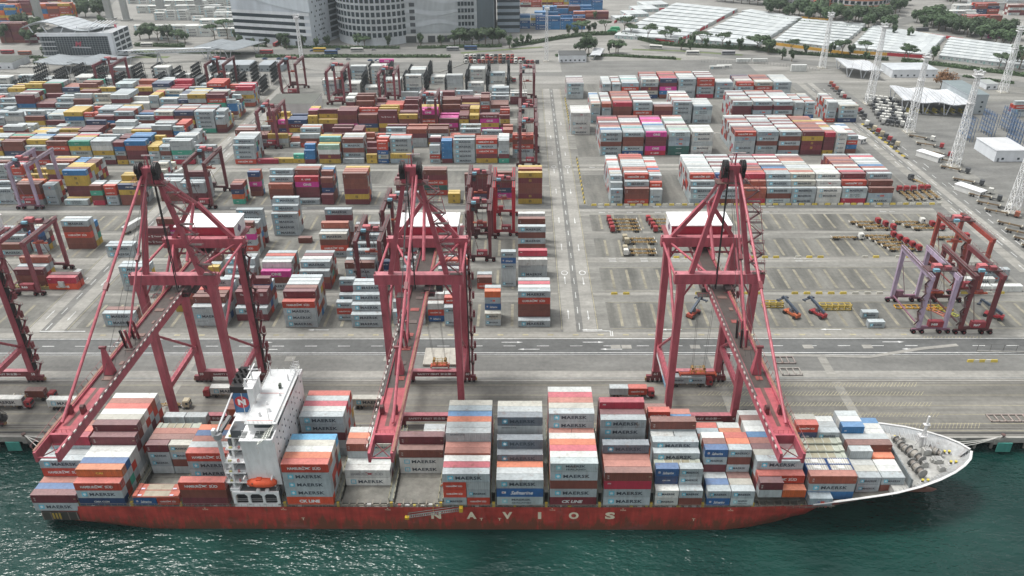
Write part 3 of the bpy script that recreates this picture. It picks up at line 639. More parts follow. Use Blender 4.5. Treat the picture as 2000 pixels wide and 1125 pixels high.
for Y in range(254, 600, 12):
    rect(wl, 21.35, 21.6, Y, Y+5, 0.12); rect(wl, -182.9, -182.6, Y, Y+5, 0.12); rect(wl, 218.2, 218.5, Y, Y+5, 0.12); rect(wl, 226.5, 226.8, Y, Y+5, 0.12)
for X in (14.6, 28.2, -190.2, -174.6): rect(yl, X, X+0.28, 254, 600, 0.12)
for Y in (313.2, 364.6, 371.5, 311.0, 429, 490):
    for x in (38, 52, 66, 120, 178, -150, -118, -60): rect(wl, x, x+3.2, Y-0.5, Y-0.25, 0.10); rect(wl, x, x+3.2, Y+0.25, Y+0.5, 0.10); rect(wl, x+4.6, x+7.5, Y-0.12, Y+0.12, 0.10)
pt_ = MB()
for x in (-96,-85.5,-50,32,61,36,102,123.5): 
    rect(pt_, x, x+3.6, 233 if x < 0 else 241, 236 if x < 0 else 243.4, 0.105)
for X in (33.0,): rect(wl, 22.5, 33, 252.8, 253.2, 0.12); rect(wl, 32.7, 33, 249.3, 252.8, 0.12); rect(wl, 33.4, 33.7, 249.3, 252.8, 0.12)
rect(wl, -184.5, -167, 252.9, 253.4, 0.12)
for x, y in ((17.8,300),(25.5,300),(17.8,430),(25.5,430)):
    for k in range(10):
        t0, t1 = k*0.628, (k+1)*0.628; wl.add([(x+1.5*math.cos(t0), y+2*math.sin(t0), 0.12),(x+1.5*math.cos(t1), y+2*math.sin(t1), 0.12),(x+1.15*math.cos(t1), y+1.6*math.sin(t1), 0.12),(x+1.15*math.cos(t0), y+1.6*math.sin(t0), 0.12)], [(0,1,2,3)], (0.5,)*3)
for Y in (218.6, 213.0, 207.5, 202.8, 198.1, 194.6): rect(yl, -300, 300, Y-0.1, Y+0.1, 0.05)
for (a, b) in ((217.6,220.1),(212.8,215.0),(206.9,209.1),(201.5,203.7),(195.7,198.5)):
    x = 58.0
    while x < (142 if a < 200 else 132):
        yl.add([(x,a,0.055),(x+0.22,a,0.055),(x+0.22+1.9,b,0.055),(x+1.9,b,0.055)], [(0,1,2,3)], (0.5,)*3); x += 1.15
for Y in (254.6, 274.5, 283.8, 304.6): rect(yl, 34, 204, Y, Y+0.15, 0.09)
x = 148.0
while x < 170: yl.add([(x,247.9,0.1),(x+0.4,247.9,0.1),(x+1.2,249.0,0.1),(x+0.8,249.0,0.1)], [(0,1,2,3)], (0.5,)*3); x += 1.3
x = -160.0
while x < 150: rect(yl, x, x+2.2, 249.9, 250.9, 0.1); x += 9.4
tag(pt_.build('pavement_patches', 'concrete'), kind='structure'); tag(wl.build('road_markings_white', 'line'), kind='structure'); tag(yl.build('road_markings_yellow', 'yline'), kind='structure')
rl = MB()
for Y in (195.9, 196.9, 220.65, 221.65): rl.box(-600, 700, Y-0.06, Y+0.06, 0.0, 0.1, (0.10,0.09,0.08))
rl.box(-600, 700, 193.2, 193.8, 0, 0.07, (0.03,0.03,0.03)); rl.box(-600, 700, 222.6, 222.75, 0, 0.08, (0.06,0.10,0.14))
tag(rl.build('crane_rails', 'plain'), kind='structure')
sheet('pavement', 66, 69, 192, 236, 0.035, 'track'); sheet('pavement', -119, -117, 192, 236, 0.035, 'track'); sheet('pavement', 105, 108, 192, 236, 0.035, 'track')
ribbon('pavement', [(1490,693),(1700,697),(1800,681),(1870,674)], 1.6, 0.11, 'concrete')
for x, wq in ((-159.5, 'hanging on the quay wall left of the ship'), (147.8, 'hanging on the quay wall beyond the bow'), (165.5, 'hanging on the quay wall at the far right')):
    mb = MB(); mb.box(x-2.2, x+2.2, QE-1.1, QE-0.8, -4.4, -1.0, (0.05,0.26,0.22)); mb.box(x-1.6, x-0.8, QE-0.8, QE-0.26, -3.4, -2, (0.03,)*3); mb.box(x+0.8, x+1.6, QE-0.8, QE-0.26, -3.4, -2, (0.03,)*3)
    tag(mb.build('fender', 'plain'), 'green fender panel '+wq, 'fender', 'quay fenders')
# ================================================================ the container ship
CY = 174.3
ship = empty('container_ship', (0, CY, -5), 0, 'red container ship with white bridge, moored along the quay and stacked with boxes', 'ship')
def loc(mb):      # ship parts are written in world coordinates, then hung under the ship
    mb.v = [(x, y-CY, z+5) for x, y, z in mb.v]; return mb
def part(mb, name, mat): return loc(mb).build(name, mat, ship)
RED = (0.45, 0.055, 0.042); DKRED = (0.16, 0.02, 0.025)
st = [(-135.6, 1.5, (14.6,14.2,11.5,2.0,0.3)), (-133, 1.5, (15.4,15.1,13.6,5.0,1.0)), (-129, 1.5, (15.9,15.7,15.0,9.0,3)), (-122.3, 1.5, (16.1,16.1,15.8,12.5,6)), (-121.9, 3.3, (16.1,16.1,15.8,12.6,6)), (-113, 3.3, (16.1,16.1,16.1,14.8,10)), (-103, 3.3, (16.1,16.1,16.1,16.0,14)),
      (-95, 3.3, (16.1,)*5), (-40, 3.3, (16.1,)*5), (20, 3.3, (16.1,)*5), (55, 3.4, (16.1,16.1,16.1,16.0,15)), (62, 3.6, (16.1,16.0,15.7,15.0,14)), (70, 3.9, (16.1,15.9,14.6,13.0,11)), (78, 4.4, (16.1,15.6,12.6,10.0,8)),
      (84, 5.4, (16.1,15.2,9.6,6.6,5)), (90, 6.3, (15.9,13.9,7.0,4.2,3)), (95, 7.0, (15.6,12.6,5.2,2.6,2)), (100, 7.6, (15.1,11.7,3.6,1.7,1.5)), (107, 8.4, (13.6,10.0,2.2,0.9,1)), (113, 8.9, (11.4,7.7,1.3,0.6,1)), (118, 9.2, (8.9,5.3,0.8,0.4,1)),
      (122, 9.4, (6.2,2.8,0.3,0.2,1.0)), (124.8, 9.5, (3.6,0.9,0.1,0.1,0.2)), (126.6, 9.6, (0.5,0.3,0.05,0.05,0.05))]
mb = MB(); n = len(st); V = []
for X, zt, hb in st:
    zs = (zt, min(1.1, zt-0.4) if zt < 4 else (zt-1.8 if zt < 6.5 else zt-2.9), -2.4 if zt < 5 else -1.6, -5.0, -8.0)
    for s_ in (-1, 1):
        rk = max(0.0, (X-98)/28.6)     # the stem rakes aft towards the waterline
        for z, h, r_ in zip(zs, hb, (0, 2.6, 8.0, 9.5, 7)): V.append((X-r_*rk, CY+s_*h, z))
F = []; Cc = []
for i in range(n-1):
    for s_ in (0, 5):
        for j in range(4):
            a, b, c, d = i*10+s_+j, i*10+s_+j+1, (i+1)*10+s_+j+1, (i+1)*10+s_+j
            F.append((a, b, c, d) if s_ == 0 else (d, c, b, a)); Cc.append((0.40,0.41,0.41) if (j == 0 and st[i][0] >= 95) else RED if j < 3 else DKRED)
for j in range(4): F.append((j, j+5, j+6, j+1)); Cc.append(RED)
mb.add(V, F, Cc); hull = part(mb, 'hull', 'hull')
for p in hull.data.polygons: p.use_smooth = True
_md = hull.modifiers.new('e', 'EDGE_SPLIT'); _md.split_angle = math.radians(30)
# bulbous bow just breaking the surface
mb = MB(); 
for i in range(6): pass
mb.tube((108, CY, -6.4), (118.5, CY, -5.7), 1.9, DKRED, 10, 1.3); mb.tube((118.5, CY, -5.7), (121.2, CY, -5.5), 1.3, DKRED, 10, 0.4); part(mb, 'bulbous_bow', 'hull')
# main deck, forecastle deck, bulwark
top = lambda i, k=0.0: st[i]
HBZ = lambda q, z: q[2][0]-(q[1]-z)/2.9*(q[2][0]-q[2][1])     # half breadth of the flared bow at height z
D_ = [(X, hb[0]-0.05 if X < 80 else hb[1]-0.1, (1.4 if X < -122 else 3.15) if X < 86 else max(3.15, zt-2.8)) for X, zt, hb in st if X <= 101]; mb = MB()
for p, q in zip(D_, D_[1:]): mb.add([(p[0],CY-p[1],p[2]),(q[0],CY-q[1],q[2]),(q[0],CY+q[1],q[2]),(p[0],CY+p[1],p[2])], [(0,1,2,3)], (0.20,0.17,0.15))
part(mb, 'main_deck', 'deck')
mb = MB(); Q_ = [s_ for s_ in st if s_[0] >= 100]
for a, b in zip(Q_, Q_[1:]): ha, hb_ = max(0.02, HBZ(a,6.9)-0.05), max(0.02, HBZ(b,6.9)-0.05); mb.add([(a[0],CY-ha,6.9),(b[0],CY-hb_,6.9),(b[0],CY+hb_,6.9),(a[0],CY+ha,6.9)], [(0,1,2,3)], (0.5,)*3)
mb.box(100.0, 100.12, CY-13.4, CY+13.4, 4.9, 6.9, (0.4,)*3)
part(mb, 'forecastle_deck', 'fore')
mb = MB(); gw = (0.58,0.58,0.57); gi = (0.34,0.36,0.37)
for a, b in zip([s_ for s_ in st if s_[0] >= 78], [s_ for s_ in st if s_[0] >= 78][1:]):
    da, db = (6.9, 6.9) if a[0] >= 99 else (a[1]-1.3, b[1]-1.3)
    for s_ in (-1, 1):
        ya, yb = CY+s_*a[2][0], CY+s_*b[2][0]; ia, ib = CY+s_*max(0.1,a[2][0]-0.3), CY+s_*max(0.1,b[2][0]-0.3)
        fa = max(0.03, HBZ(a,da)-0.32) if a[0] > 80 else a[2][0]-0.4; fb = max(0.03, HBZ(b,db)-0.32) if b[0] > 80 else b[2][0]-0.4
        mb.add([(a[0],ia,a[1]),(b[0],ib,b[1]),(b[0],CY+s_*fb,db),(a[0],CY+s_*fa,da)], [(0,1,2,3)], gi)
        mb.beam((a[0],(ya+ia)/2,a[1]+0.06), (b[0],(yb+ib)/2,b[1]+0.06), 0.66, 0.16, gw)
        if a[0] >= 99:
            m_ = max(3, int(math.hypot(b[0]-a[0], yb-ya)/1.1))
            for k in range(m_):
                t = (k+0.5)/m_; x = a[0]+(b[0]-a[0])*t; y = ia+(ib-ia)*t; zt = a[1]+(b[1]-a[1])*t; yf = CY+s_*(fa+(fb-fa)*t)
                mb.add([(x, y, zt-0.1), (x, yf-s_*0.9, 6.93), (x+0.14, yf-s_*0.9, 6.93), (x+0.14, y, zt-0.1), (x, yf, 6.93), (x+0.14, yf, 6.93)], [(0,1,4),(3,2,5),(0,1,2,3)], (0.44,0.45,0.45))
part(mb, 'bulwark', 'white')
mb = MB(); mb.box(104.6, 104.9, CY-12.2, CY+12.2, 6.92, 10.0, (0.20,0.23,0.24)); 
for k in range(12): mb.box(104.9, 105.5, CY-11.8+k*2.1, CY-11.65+k*2.1, 6.92, 9.4, (0.22,0.25,0.26))
part(mb, 'breakwater', 'ship')
# forward mooring gear
def winch(x, y, r, L, ang, parent_name='windlass'):
    mb = MB(); dx, dy = math.cos(ang), math.sin(ang); g1 = (0.25,0.25,0.24); z = 6.95+r
    P = lambda t: (x+dx*t, y+dy*t, z)
    mb.tube(P(-L/2), P(L/2), r*0.55, (0.20,0.18,0.16), 12)
    for t in (-L/2, -L/6, L/6, L/2): mb.tube(P(t-0.09), P(t+0.09), r, g1, 14)
    mb.tube(P(-L/6+0.1), P(L/6-0.1), r*0.8, (0.27,0.25,0.22), 12); mb.beam((x-dx*L/2, y-dy*L/2, 7.1), (x+dx*L/2, y+dy*L/2, 7.1), 1.1, 0.35, g1)
    mb.box(x+dx*(L/2+0.6)-0.5, x+dx*(L/2+0.6)+0.5, y+dy*(L/2+0.6)-0.5, y+dy*(L/2+0.6)+0.5, 6.95, 8.2, (0.36,0.36,0.34))
    part(mb, parent_name, 'ship')
for (px, py, r, L, a) in ((1758,868,1.1,4,1.9),(1768,880,1.2,4,1.9),(1786,893,1.5,5,1.9),(1790,918,1.4,5,1.75),(1825,884,1.2,3.6,2.3)):
    X_, Y_ = G(px, py, 7.5); winch(X_, Y_, r, L, a)
for (px, py, w, h) in ((1808,885,2.2,1.8),(1830,900,2.6,1.2),(1805,909,1.6,1.6),(1822,900,1.4,1.0),(1760,858,1.6,1.2),(1838,917,1.8,1.4)):
    X_, Y_ = G(px, py, 7.2); mb = MB(); mb.box(X_-w/2, X_+w/2, Y_-w*0.4, Y_+w*0.4, 6.95, 6.95+h, (0.38,0.38,0.36)); mb.box(X_-w/4, X_+w/4, Y_-w*0.39, Y_+w*0.3, 6.95+h, 7.2+h, (0.30,0.30,0.29)); part(mb, 'chain_stopper', 'ship')
for (px, py) in ((1751,857),(1848,886),(1861,906),(1806,942)):
    X_, Y_ = G(px, py, 7); mb = MB(); mb.box(X_-1.3, X_+1.3, Y_-0.45, Y_+0.45, 6.95, 7.15, (0.5,)*3)
    for d in (-0.7, 0.7): mb.tube((X_+d, Y_, 7.1), (X_+d, Y_, 7.75), 0.33, (0.04,)*3, 10); mb.tube((X_+d, Y_, 7.75), (X_+d, Y_, 8.1), 0.36, (0.62,0.50,0.07), 10)
    part(mb, 'bollard', 'plain')
X_, Y_ = G(1797, 872, 7); mb = MB()
mb.tube((X_, Y_, 6.9), (X_, Y_, 18.0), 0.55, (0.66,0.66,0.65), 8, 0.3); mb.box(X_-1.4, X_+1.4, Y_-0.9, Y_+0.9, 11.0, 11.15, (0.6,)*3); mb.box(X_-0.9, X_+0.9, Y_-0.6, Y_+0.6, 15, 15.15, (0.6,)*3)
for s_ in (-1, 1): mb.tube((X_+1.6*s_, Y_, 6.9), (X_+0.2*s_, Y_, 14), 0.12, (0.6,)*3, 5); mb.tube((X_, Y_+1.6*s_, 6.9), (X_, Y_, 13), 0.12, (0.6,)*3, 5)
for s_ in (-1.4, 1.4):
    for z in (11.6, 12.1): mb.beam((X_+s_, Y_-0.9, z), (X_+s_, Y_+0.9, z), 0.06, 0.06, (0.6,)*3)
part(mb, 'foremast', 'white')
# hatch covers and the steel between the bays
BX = {2:-120.9,3:-106,4:-92.6,5:-64,6:-49.5,7:-35,8:-21.5,9:-7.2,10:7.1,11:21.5,12:35.4,13:49.3,14:62.8,15:76.8,16:91.1}
for k, x in BX.items():
    zt = 4.0 if k > 4 else 3.62; xe = x+12.6; y0, y1 = (159.0, 189.6) if k < 14 else ((160.5+(k-14)*1.5, 188-(k-14)*1.5))
    mb = MB(); nseg = 3
    for j in range(nseg):
        a, b = y0+(y1-y0)*j/nseg+0.06, y0+(y1-y0)*(j+1)/nseg-0.06; mb.box(x+0.1, xe-0.1, a, b, 3.2, zt-0.03, (0.5,)*3)
        for i in range(5):
            for jj in range(4): mb.box(x+0.5+i*2.8, x+0.8+i*2.8, a+0.5+jj*2.7, a+0.8+jj*2.7, zt-0.03, zt+0.03, (0.5,)*3)
    part(mb, 'hatch_cover', 'deck')
    mb = MB(); g_ = (0.16,0.17,0.15); xa = x-1.55; tall = 5.0 if k not in (9, 10, 11, 12) else 8.2
    ya_ = 158.8 if k < 14 else 160.6+(k-14)*1.6
    for xx in (xa, xa+1.2):
        mb.beam((xx, ya_, tall), (xx, 189.8, tall), 0.16, 0.22, (0.26,0.26,0.22)); mb.beam((xx, ya_, tall+0.9), (xx, 189.8, tall+0.9), 0.05, 0.05, (0.40,0.36,0.16))
        for i in range(13 if k < 14 else 0): mb.box(xx-0.09, xx+0.09, 158.9+i*2.57, 159.08+i*2.57, 3.16, tall+0.9, g_)
    mb.box(xa+0.1, xa+1.1, ya_, 189.7 if k < 14 else 187, tall-0.12, tall-0.04, g_)
    if k < 15: mb.box(xa+0.3, xa+1.0, 158.35, 158.9, 3.2, 4.7, (0.50,0.36,0.06)); mb.box(xa-0.1, xa+1.4, 158.4, 159.1, 4.2, 4.5, g_)
    part(mb, 'lashing_bridge', 'ship')
# edge of the main deck: pillars, pipes, boxes and railing seen under the outer row
mb = MB(); rgs = random.Random(3); x = -119.0
while x < 84:
    if not (-79 < x < -66):
        mb.box(x, x+0.35, 158.5, 160.4, 3.16, 4.0, (0.20,0.18,0.15)); 
        if rgs.random() < 0.5: mb.box(x+0.8, x+0.8+rgs.uniform(0.4,1.2), 158.5, 159.1, 3.16, 3.16+rgs.uniform(0.3,0.7), rgs.choice([(0.5,0.4,0.05),(0.45,)*3,(0.12,)*3,(0.35,0.06,0.05),(0.5,0.5,0.48)]))
    x += 2.1
mb.tube((-119, 158.9, 3.4), (-80, 158.9, 3.4), 0.12, (0.3,0.28,0.22)); mb.tube((-64, 158.9, 3.4), (84, 158.9, 3.4), 0.12, (0.3,0.28,0.22))
part(mb, 'deck_fittings', 'ship')
mb = MB(); x = -121.0; rc = (0.33,0.30,0.26)
while x < 84:
    mb.box(x-0.03, x+0.03, 158.22, 158.28, 3.2, 4.3, rc); x += 1.7
for z in (3.75, 4.28): mb.beam((-121, 158.25, z), (84, 158.25, z), 0.05, 0.05, rc)
part(mb, 'railing', 'ship')
# stern opening under the last bay: near-black hull panel paints its shaded inside
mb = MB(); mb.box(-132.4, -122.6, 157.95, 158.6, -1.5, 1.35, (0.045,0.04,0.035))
for i in range(5): mb.box(-132.4+i*2.4, -132.1+i*2.4, 157.9, 158.0, -1.5, 1.35, (0.16,0.13,0.11))
for i in range(3): mb.box(-129.5+i*0.9, -129.0+i*0.9, 157.88, 157.96, -1.0, 1.0, (0.40,0.28,0.05))
mb.box(-134.2, -122.5, 159, 189, 1.42, 1.5, (0.15,0.13,0.12)); part(mb, 'mooring_opening_shade', 'ship')
# the ship's name on the side, draught arrows, ladder
mb = MB(); CR = (0.72, 0.66, 0.50)
for ch, x in zip('NAVIOS', (-23.9,-14.2,-4.4,4.4,13.7,23.6)): mb.text(ch, (x-1.35 if ch != 'I' else x-0.45, 158.17, -1.0), (1,0,0), (0,0,1), 2.55, CR, 2.7 if ch != 'I' else 0.9, 0, 0.05)
for x in (-87, -65.5, -37, 7.8, 27, 56): mb.text('TUG', (x-0.8, 158.17, 2.1), (1,0,0), (0,0,1), 0.38, CR, 1.6); mb.add([(x-0.25,158.17,2.9),(x+0.25,158.17,2.9),(x,158.17,2.55)], [(0,1,2)], CR)
for x in (-61, -12, -7, 46): mb.text('T', (x, 158.17, -1.6), (1,0,0), (0,0,1), 0.9, CR, 0.9)
part(mb, 'name_lettering', 'plain')
mb = MB(); a, b = Vector((-31.5,157.4,0.4)), Vector((-17.5,157.4,3.0)); gg = (0.20,0.20,0.19)
for dz in (0, 1.0):
    for dy in (-0.4, 0.4): mb.beam(a+Vector((0,dy,dz)), b+Vector((0,dy,dz)), 0.1, 0.14, gg)
for i in range(24): t = i/23; p = a.lerp(b, t); mb.beam(p+Vector((0,-0.4,0)), p+Vector((0,-0.4,1.0)), 0.07, 0.07, gg); mb.box(p.x-0.12, p.x+0.12, p.y-0.4, p.y+0.4, p.z, p.z+0.06, gg)
mb.box(-32.3, -31.2, 156.9, 157.9, -0.1, 0.6, (0.55,0.37,0.03)); mb.box(-17.4, -16.4, 156.9, 158.1, 2.6, 4.0, (0.60,0.40,0.03)); mb.beam((-24.5,157.8,1.8), (-24.5,157.8,5.0), 0.12, 0.12, (0.5,0.4,0.1))
part(mb, 'accommodation_ladder', 'ship')
# ---------------------------------------------------------------- bridge and accommodation block
WHT = (0.78,0.79,0.79); SH = (0.60,0.62,0.63); DKW = (0.06,0.075,0.085)
mb = MB(); mb.box(-74.2, -65.2, 160.2, 189.4, 9.5, 24.8, WHT); mb.box(-77.5, -65.2, 163, 187, 3.2, 9.5, WHT); mb.box(-74.2, -65.2, 159.4, 190.2, 24.8, 25.2, WHT)
blk = part(mb, 'accommodation_block', 'white')
mb = MB(); mb.box(0, 0.07, 0, 0.5, -0.25, 0.3, DKW); _pm = mb.build('porthole', 'glass'); rgs = random.Random(9); first = True
for z in (11.2, 13.8, 16.4, 19.0, 21.6, 23.8):
    for i in range(11):
        y = 162.4+i*2.5+rgs.uniform(-0.1, 0.1)
        if rgs.random() < 0.8:
            o = _pm if first else _pm.copy(); 
            if not first: C.objects.link(o)
            first = False; o.parent = blk; o.location = (-65.22, y-CY, z+5)
# wheelhouse with its forward window band and the open wing frames
mb = MB(); mb.box(-72.6, -65.0, 163.5, 186.5, 25.2, 28.0, WHT); mb.box(-73.2, -64.6, 162.6, 187.6, 28.0, 28.25, (0.58,0.60,0.60))
for s_ in (-1, 1):
    yw = CY+s_*16; yi = CY+s_*11.2
    mb.box(-65.3, -64.9, min(yw,yi), max(yw,yi), 25.2, 26.5, WHT); mb.box(-67.6, -65.3, min(yw, yw-s_*0.3), max(yw, yw-s_*0.3), 25.2, 26.4, WHT)
    for i in range(6): t = i/5; y = yi+(yw-yi)*t; mb.beam((-65.6,y,27.6), (-69.0,y,24.9), 0.14, 0.14, (0.66,0.68,0.62))
    for t in (0.0, 0.33, 0.66, 1.0): x = -65.6-3.4*t; z = 27.6-2.7*t; mb.beam((x,yi,z), (x,yw,z), 0.14, 0.14, (0.66,0.68,0.62))
for y in (163.2, 186.8):
    for i in range(5): mb.box(-73+i*2, -72.94+i*2, y, y+0.06, 28.25, 29.3, WHT)
wh = part(mb, 'wheelhouse', 'white')
mb = MB()
mb.box(-64.98, -64.93, 164.2, 185.8, 26.4, 27.4, DKW); mb.box(-71, -66, 163.44, 163.49, 26.3, 27.3, DKW)
for i in range(5): mb.box(-65.9-0.02, -65.9, 0, 0, 0, 0, DKW) if False else None
mb.v = [(x, y-CY, z+5) for x, y, z in mb.v]; mb.build('wheelhouse_window', 'glass', wh)
mb = MB(); rl = (0.72,0.73,0.72)
for (x0, x1, y0, y1, z) in ((-73.1,-64.7,162.7,187.5,28.25), (-79.5,-74.2,162.5,170,19.6), (-79.5,-74.2,160.5,170,16.8), (-79.8,-74.2,159.5,170,14.0), (-79.8,-74.2,159.0,170,11.2)):
    for zz in (0.5, 1.0):
        mb.beam((x0,y0,z+zz), (x1,y0,z+zz), 0.05, 0.05, rl); mb.beam((x0,y0,z+zz), (x0,y1,z+zz), 0.05, 0.05, rl); 
        if z > 25: mb.beam((x1,y0,z+zz), (x1,y1,z+zz), 0.05, 0.05, rl)
    nn = int((x1-x0)/1.2)
    for i in range(nn+1): mb.box(x0+i*1.2-0.03, x0+i*1.2+0.03, y0-0.03, y0+0.03, z, z+1.0, rl)
for yy in (160.0, 162.2):
    for zz in (25.7, 26.3): mb.beam((-74.2,yy,zz), (-69.2,yy,zz), 0.06, 0.06, rl)
    for i in range(5): mb.box(-74.2+i*1.2-0.04, -74.2+i*1.2+0.04, yy-0.04, yy+0.04, 25.2, 26.3, rl)
part(mb, 'guard_rail', 'white')
mb = MB(); mb.box(-70.6, -66.0, 160.4, 163.3, 25.21, 25.3, (0.07,0.08,0.08)); mb.box(-74.1, -72.8, 160.5, 163.2, 25.21, 25.28, (0.16,0.17,0.17)); mb.box(-78.0,-74.3,164,168,22.5,24.9,(0.10,0.11,0.12))  # flat dark sheets paint the shade beneath the wing lattice
for x, y, h in ((-74.0,166.5,7),(-72.2,184.5,5),(-67.0,164.2,4),(-65.6,186,5)): mb.tube((x,y,28.2), (x,y,28.2+h), 0.09, (0.7,)*3, 5)
for k in range(4): mb.beam((-79.4, 160.0+k*0.8, 11.3+k*2.8), (-79.4, 160.0+k*0.8, 12.3+k*2.8), 0.08, 0.08, rl); mb.box(-79.3, -78.2, 162.0+k*0.7, 163.6+k*0.7, 11.3+k*2.8, 13.2+k*2.8, (0.10,0.11,0.12))
part(mb, 'bridge_fittings_and_shade', 'white')
mb = MB()        # stepped aft decks with stairs
for k, (z, y0) in enumerate(((11.0,159.0),(13.8,159.5),(16.6,160.5),(19.4,162.5),(22.2,164))):
    mb.box(-79.8, -74.2, y0, 186, z, z+0.22, SH if k % 2 else WHT); mb.beam((-79.2, y0+1.2, z-2.6), (-75.4, y0+1.2, z), 0.7, 0.12, (0.45,0.45,0.40)); mb.box(-78.0, -74.2, y0+2.6, 186, z-2.58, z, (0.13,0.14,0.15)); mb.box(-78.2, -77.6, y0+0.1, y0+2.5, z-2.58, z, WHT)  # walls behind coloured dark grey: shade of the deck gaps put into the colour
    mb.box(-76.4, -75.9, y0+0.3, y0+0.8, z+0.22, z+0.9, (0.5,0.06,0.05)); mb.box(-78.9, -78.1, y0+0.4, y0+0.9, z+0.22, z+0.6, (0.45,0.42,0.1))
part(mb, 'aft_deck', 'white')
# boat deck with its arched openings, lifeboat davits
mb = MB(); a = WHT; y0, y1 = 158.25, 158.75
xs = (-78.6,-77.9,-74.6,-73.9,-70.6,-70.0,-66.7,-66.0)
for x0, x1 in ((xs[0],xs[1]),(xs[2],xs[3]),(xs[4],xs[5]),(xs[6],xs[7])): mb.box(x0, x1, y0, y1, 3.9, 7.8, a)
mb.box(-78.6, -66.0, y0, y1, 3.3, 4.3, a); mb.box(-78.6, -66.0, y0, y1, 7.8, 8.5, a)
for x in (-77.9,-73.9,-70.0):
    for sx, xx in ((1, x), (-1, x+3.3)): mb.add([(xx,y0,7.8),(xx+sx*0.7,y0,7.8),(xx,y0,7.1)], [(0,1,2)], a); mb.add([(xx,y0,4.3),(xx+sx*0.7,y0,4.3),(xx,y0,5.0)], [(0,1,2)], a)
    mb.beam((x, 158.4, 5.5), (x+3.3, 158.4, 5.5), 0.05, 0.05, rl); mb.beam((x, 158.4, 6.0), (x+3.3, 158.4, 6.0), 0.05, 0.05, rl)
mb.box(-78.6, -66.0, 158.76, 163, 8.3, 8.5, (0.13,0.135,0.14)); mb.box(-78.6, -66.0, 160.8, 161.0, 3.2, 8.3, (0.05,0.055,0.06)); mb.box(-78.5,-66.1,158.8,160.7,3.2,3.3,(0.08,0.08,0.08)); mb.box(-79.0,-76.5,158.6,161.5,8.5,9.4,WHT)  # inner wall near black: the dim interior behind the arches is painted in
for x in (-78.4, -66.4):
    for z in (9.0, 9.5): mb.beam((x, 158.4, z), (x, 162.9, z), 0.05, 0.05, rl)
for x in (-74.6, -67.2): mb.beam((x, 162.6, 8.5), (x, 159.4, 13.2), 0.35, 0.45, rl); mb.beam((x, 159.4, 13.2), (x, 158.2, 13.0), 0.3, 0.4, rl); mb.beam((x, 160.6, 8.5), (x, 160.2, 9.3), 0.5, 0.5, rl)
for x in (-71.9, -69.5): mb.box(x, x+0.9, 158.3, 159.0, 8.5, 9.2, WHT)
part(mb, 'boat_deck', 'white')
ring = [(-4.0,0.10,0.15),(-3.5,0.55,0.55),(-2.6,0.95,0.95),(-1.2,1.22,1.15),(0.6,1.3,1.2),(2.2,1.2,1.12),(3.2,0.9,0.9),(3.8,0.45,0.5)]
mb = MB(); V = []; nn = 12
for dx, ry, rz in ring:
    for i in range(nn): t = 2*math.pi*i/nn; V.append((-70.6+dx*1.08, 159.7+1.15*ry*math.cos(t), 10.7+1.15*rz*math.sin(t)*(1.0 if math.sin(t) < 0 else 0.95)))
F = [(i*nn+j, i*nn+(j+1) % nn, (i+1)*nn+(j+1) % nn, (i+1)*nn+j) for i in range(len(ring)-1) for j in range(nn)] + [tuple(range(nn)), tuple(range(len(ring)*nn-1, (len(ring)-1)*nn-1, -1))]
mb.add(V, F, (0.72,0.10,0.03)); mb.box(-71.8,-70.4,159.1,160.3,11.6,12.2,(0.70,0.09,0.03)); mb.beam((-73.6,158.42,10.5), (-68.6,158.42,10.5), 0.08, 0.1, (0.45,0.06,0.03))
lb = mb.build('lifeboat', 'plain', None, True); tag(lb, 'enclosed orange lifeboat slung beside the white bridge block', 'lifeboat'); 
_md = lb.modifiers.new('e', 'EDGE_SPLIT'); _md.split_angle = math.radians(40)
mb = MB()
for i in range(4): mb.box(-72.9+i*1.4, -72.5+i*1.4, 158.52, 158.6, 11.05, 11.35, DKW)
mb.build('lifeboat_window', 'glass', lb)
# funnel with its badge, radar mast, hose crane
mb = MB(); BL = (0.04,0.16,0.34)
mb.box(-80.3, -75.8, 175.0, 184.5, 22.3, 29.2, BL); mb.box(-80.5, -75.6, 174.8, 184.7, 29.2, 31.2, (0.02,0.02,0.022)); mb.box(-80.6, -75.4, 173.6, 186, 22.0, 22.3, WHT)
for x in (-79.4,-78.0,-76.7): 
    for y in (177, 179.5, 182): mb.tube((x, y, 31.2), (x-0.5, y, 32.4), 0.35, (0.02,)*3, 8)
fn = part(mb, 'funnel', 'ship')
mb = MB(); cx, cz, r = -78.0, 26.0, 2.0; mb.add([(cx+r*math.cos(2*math.pi*i/20), 174.95, cz+r*math.sin(2*math.pi*i/20)) for i in range(20)], [tuple(range(20))], (0.50,0.03,0.04))
mb.text('N', (cx-1.1, 174.92, cz-1.0), (1,0,0), (0,0,1), 2.0, WHT, 2.2, 0.0, 0.06); mb.v = [(x, y-CY, z+5) for x, y, z in mb.v]; mb.build('funnel_badge', 'plain', fn)
mb = MB()
for (x, y) in ((-73.6,172),(-73.6,177)): mb.box(x-0.8, x+0.8, y-0.6, y+0.6, 22, 33.5, WHT)
mb.box(-74.8, -72.4, 170.5, 178.5, 33.5, 33.8, WHT); mb.beam((-73.6,171,36.8), (-73.6,178,36.8), 0.25, 0.3, WHT); mb.tube((-73.6,174.5,33.8), (-73.6,174.5,38.5), 0.3, WHT, 8, 0.12)
mb.beam((-75.4,173.2,35.0), (-71.8,173.2,35.0), 0.3, 0.35, (0.7,)*3); mb.beam((-75.0,176.4,36.0), (-72.2,176.4,36.0), 0.25, 0.3, (0.7,)*3)
for z in (34.5, 35.1): mb.beam((-74.8,170.5,z), (-74.8,178.5,z), 0.06, 0.06, WHT); mb.beam((-72.4,170.5,z), (-72.4,178.5,z), 0.06, 0.06, WHT)
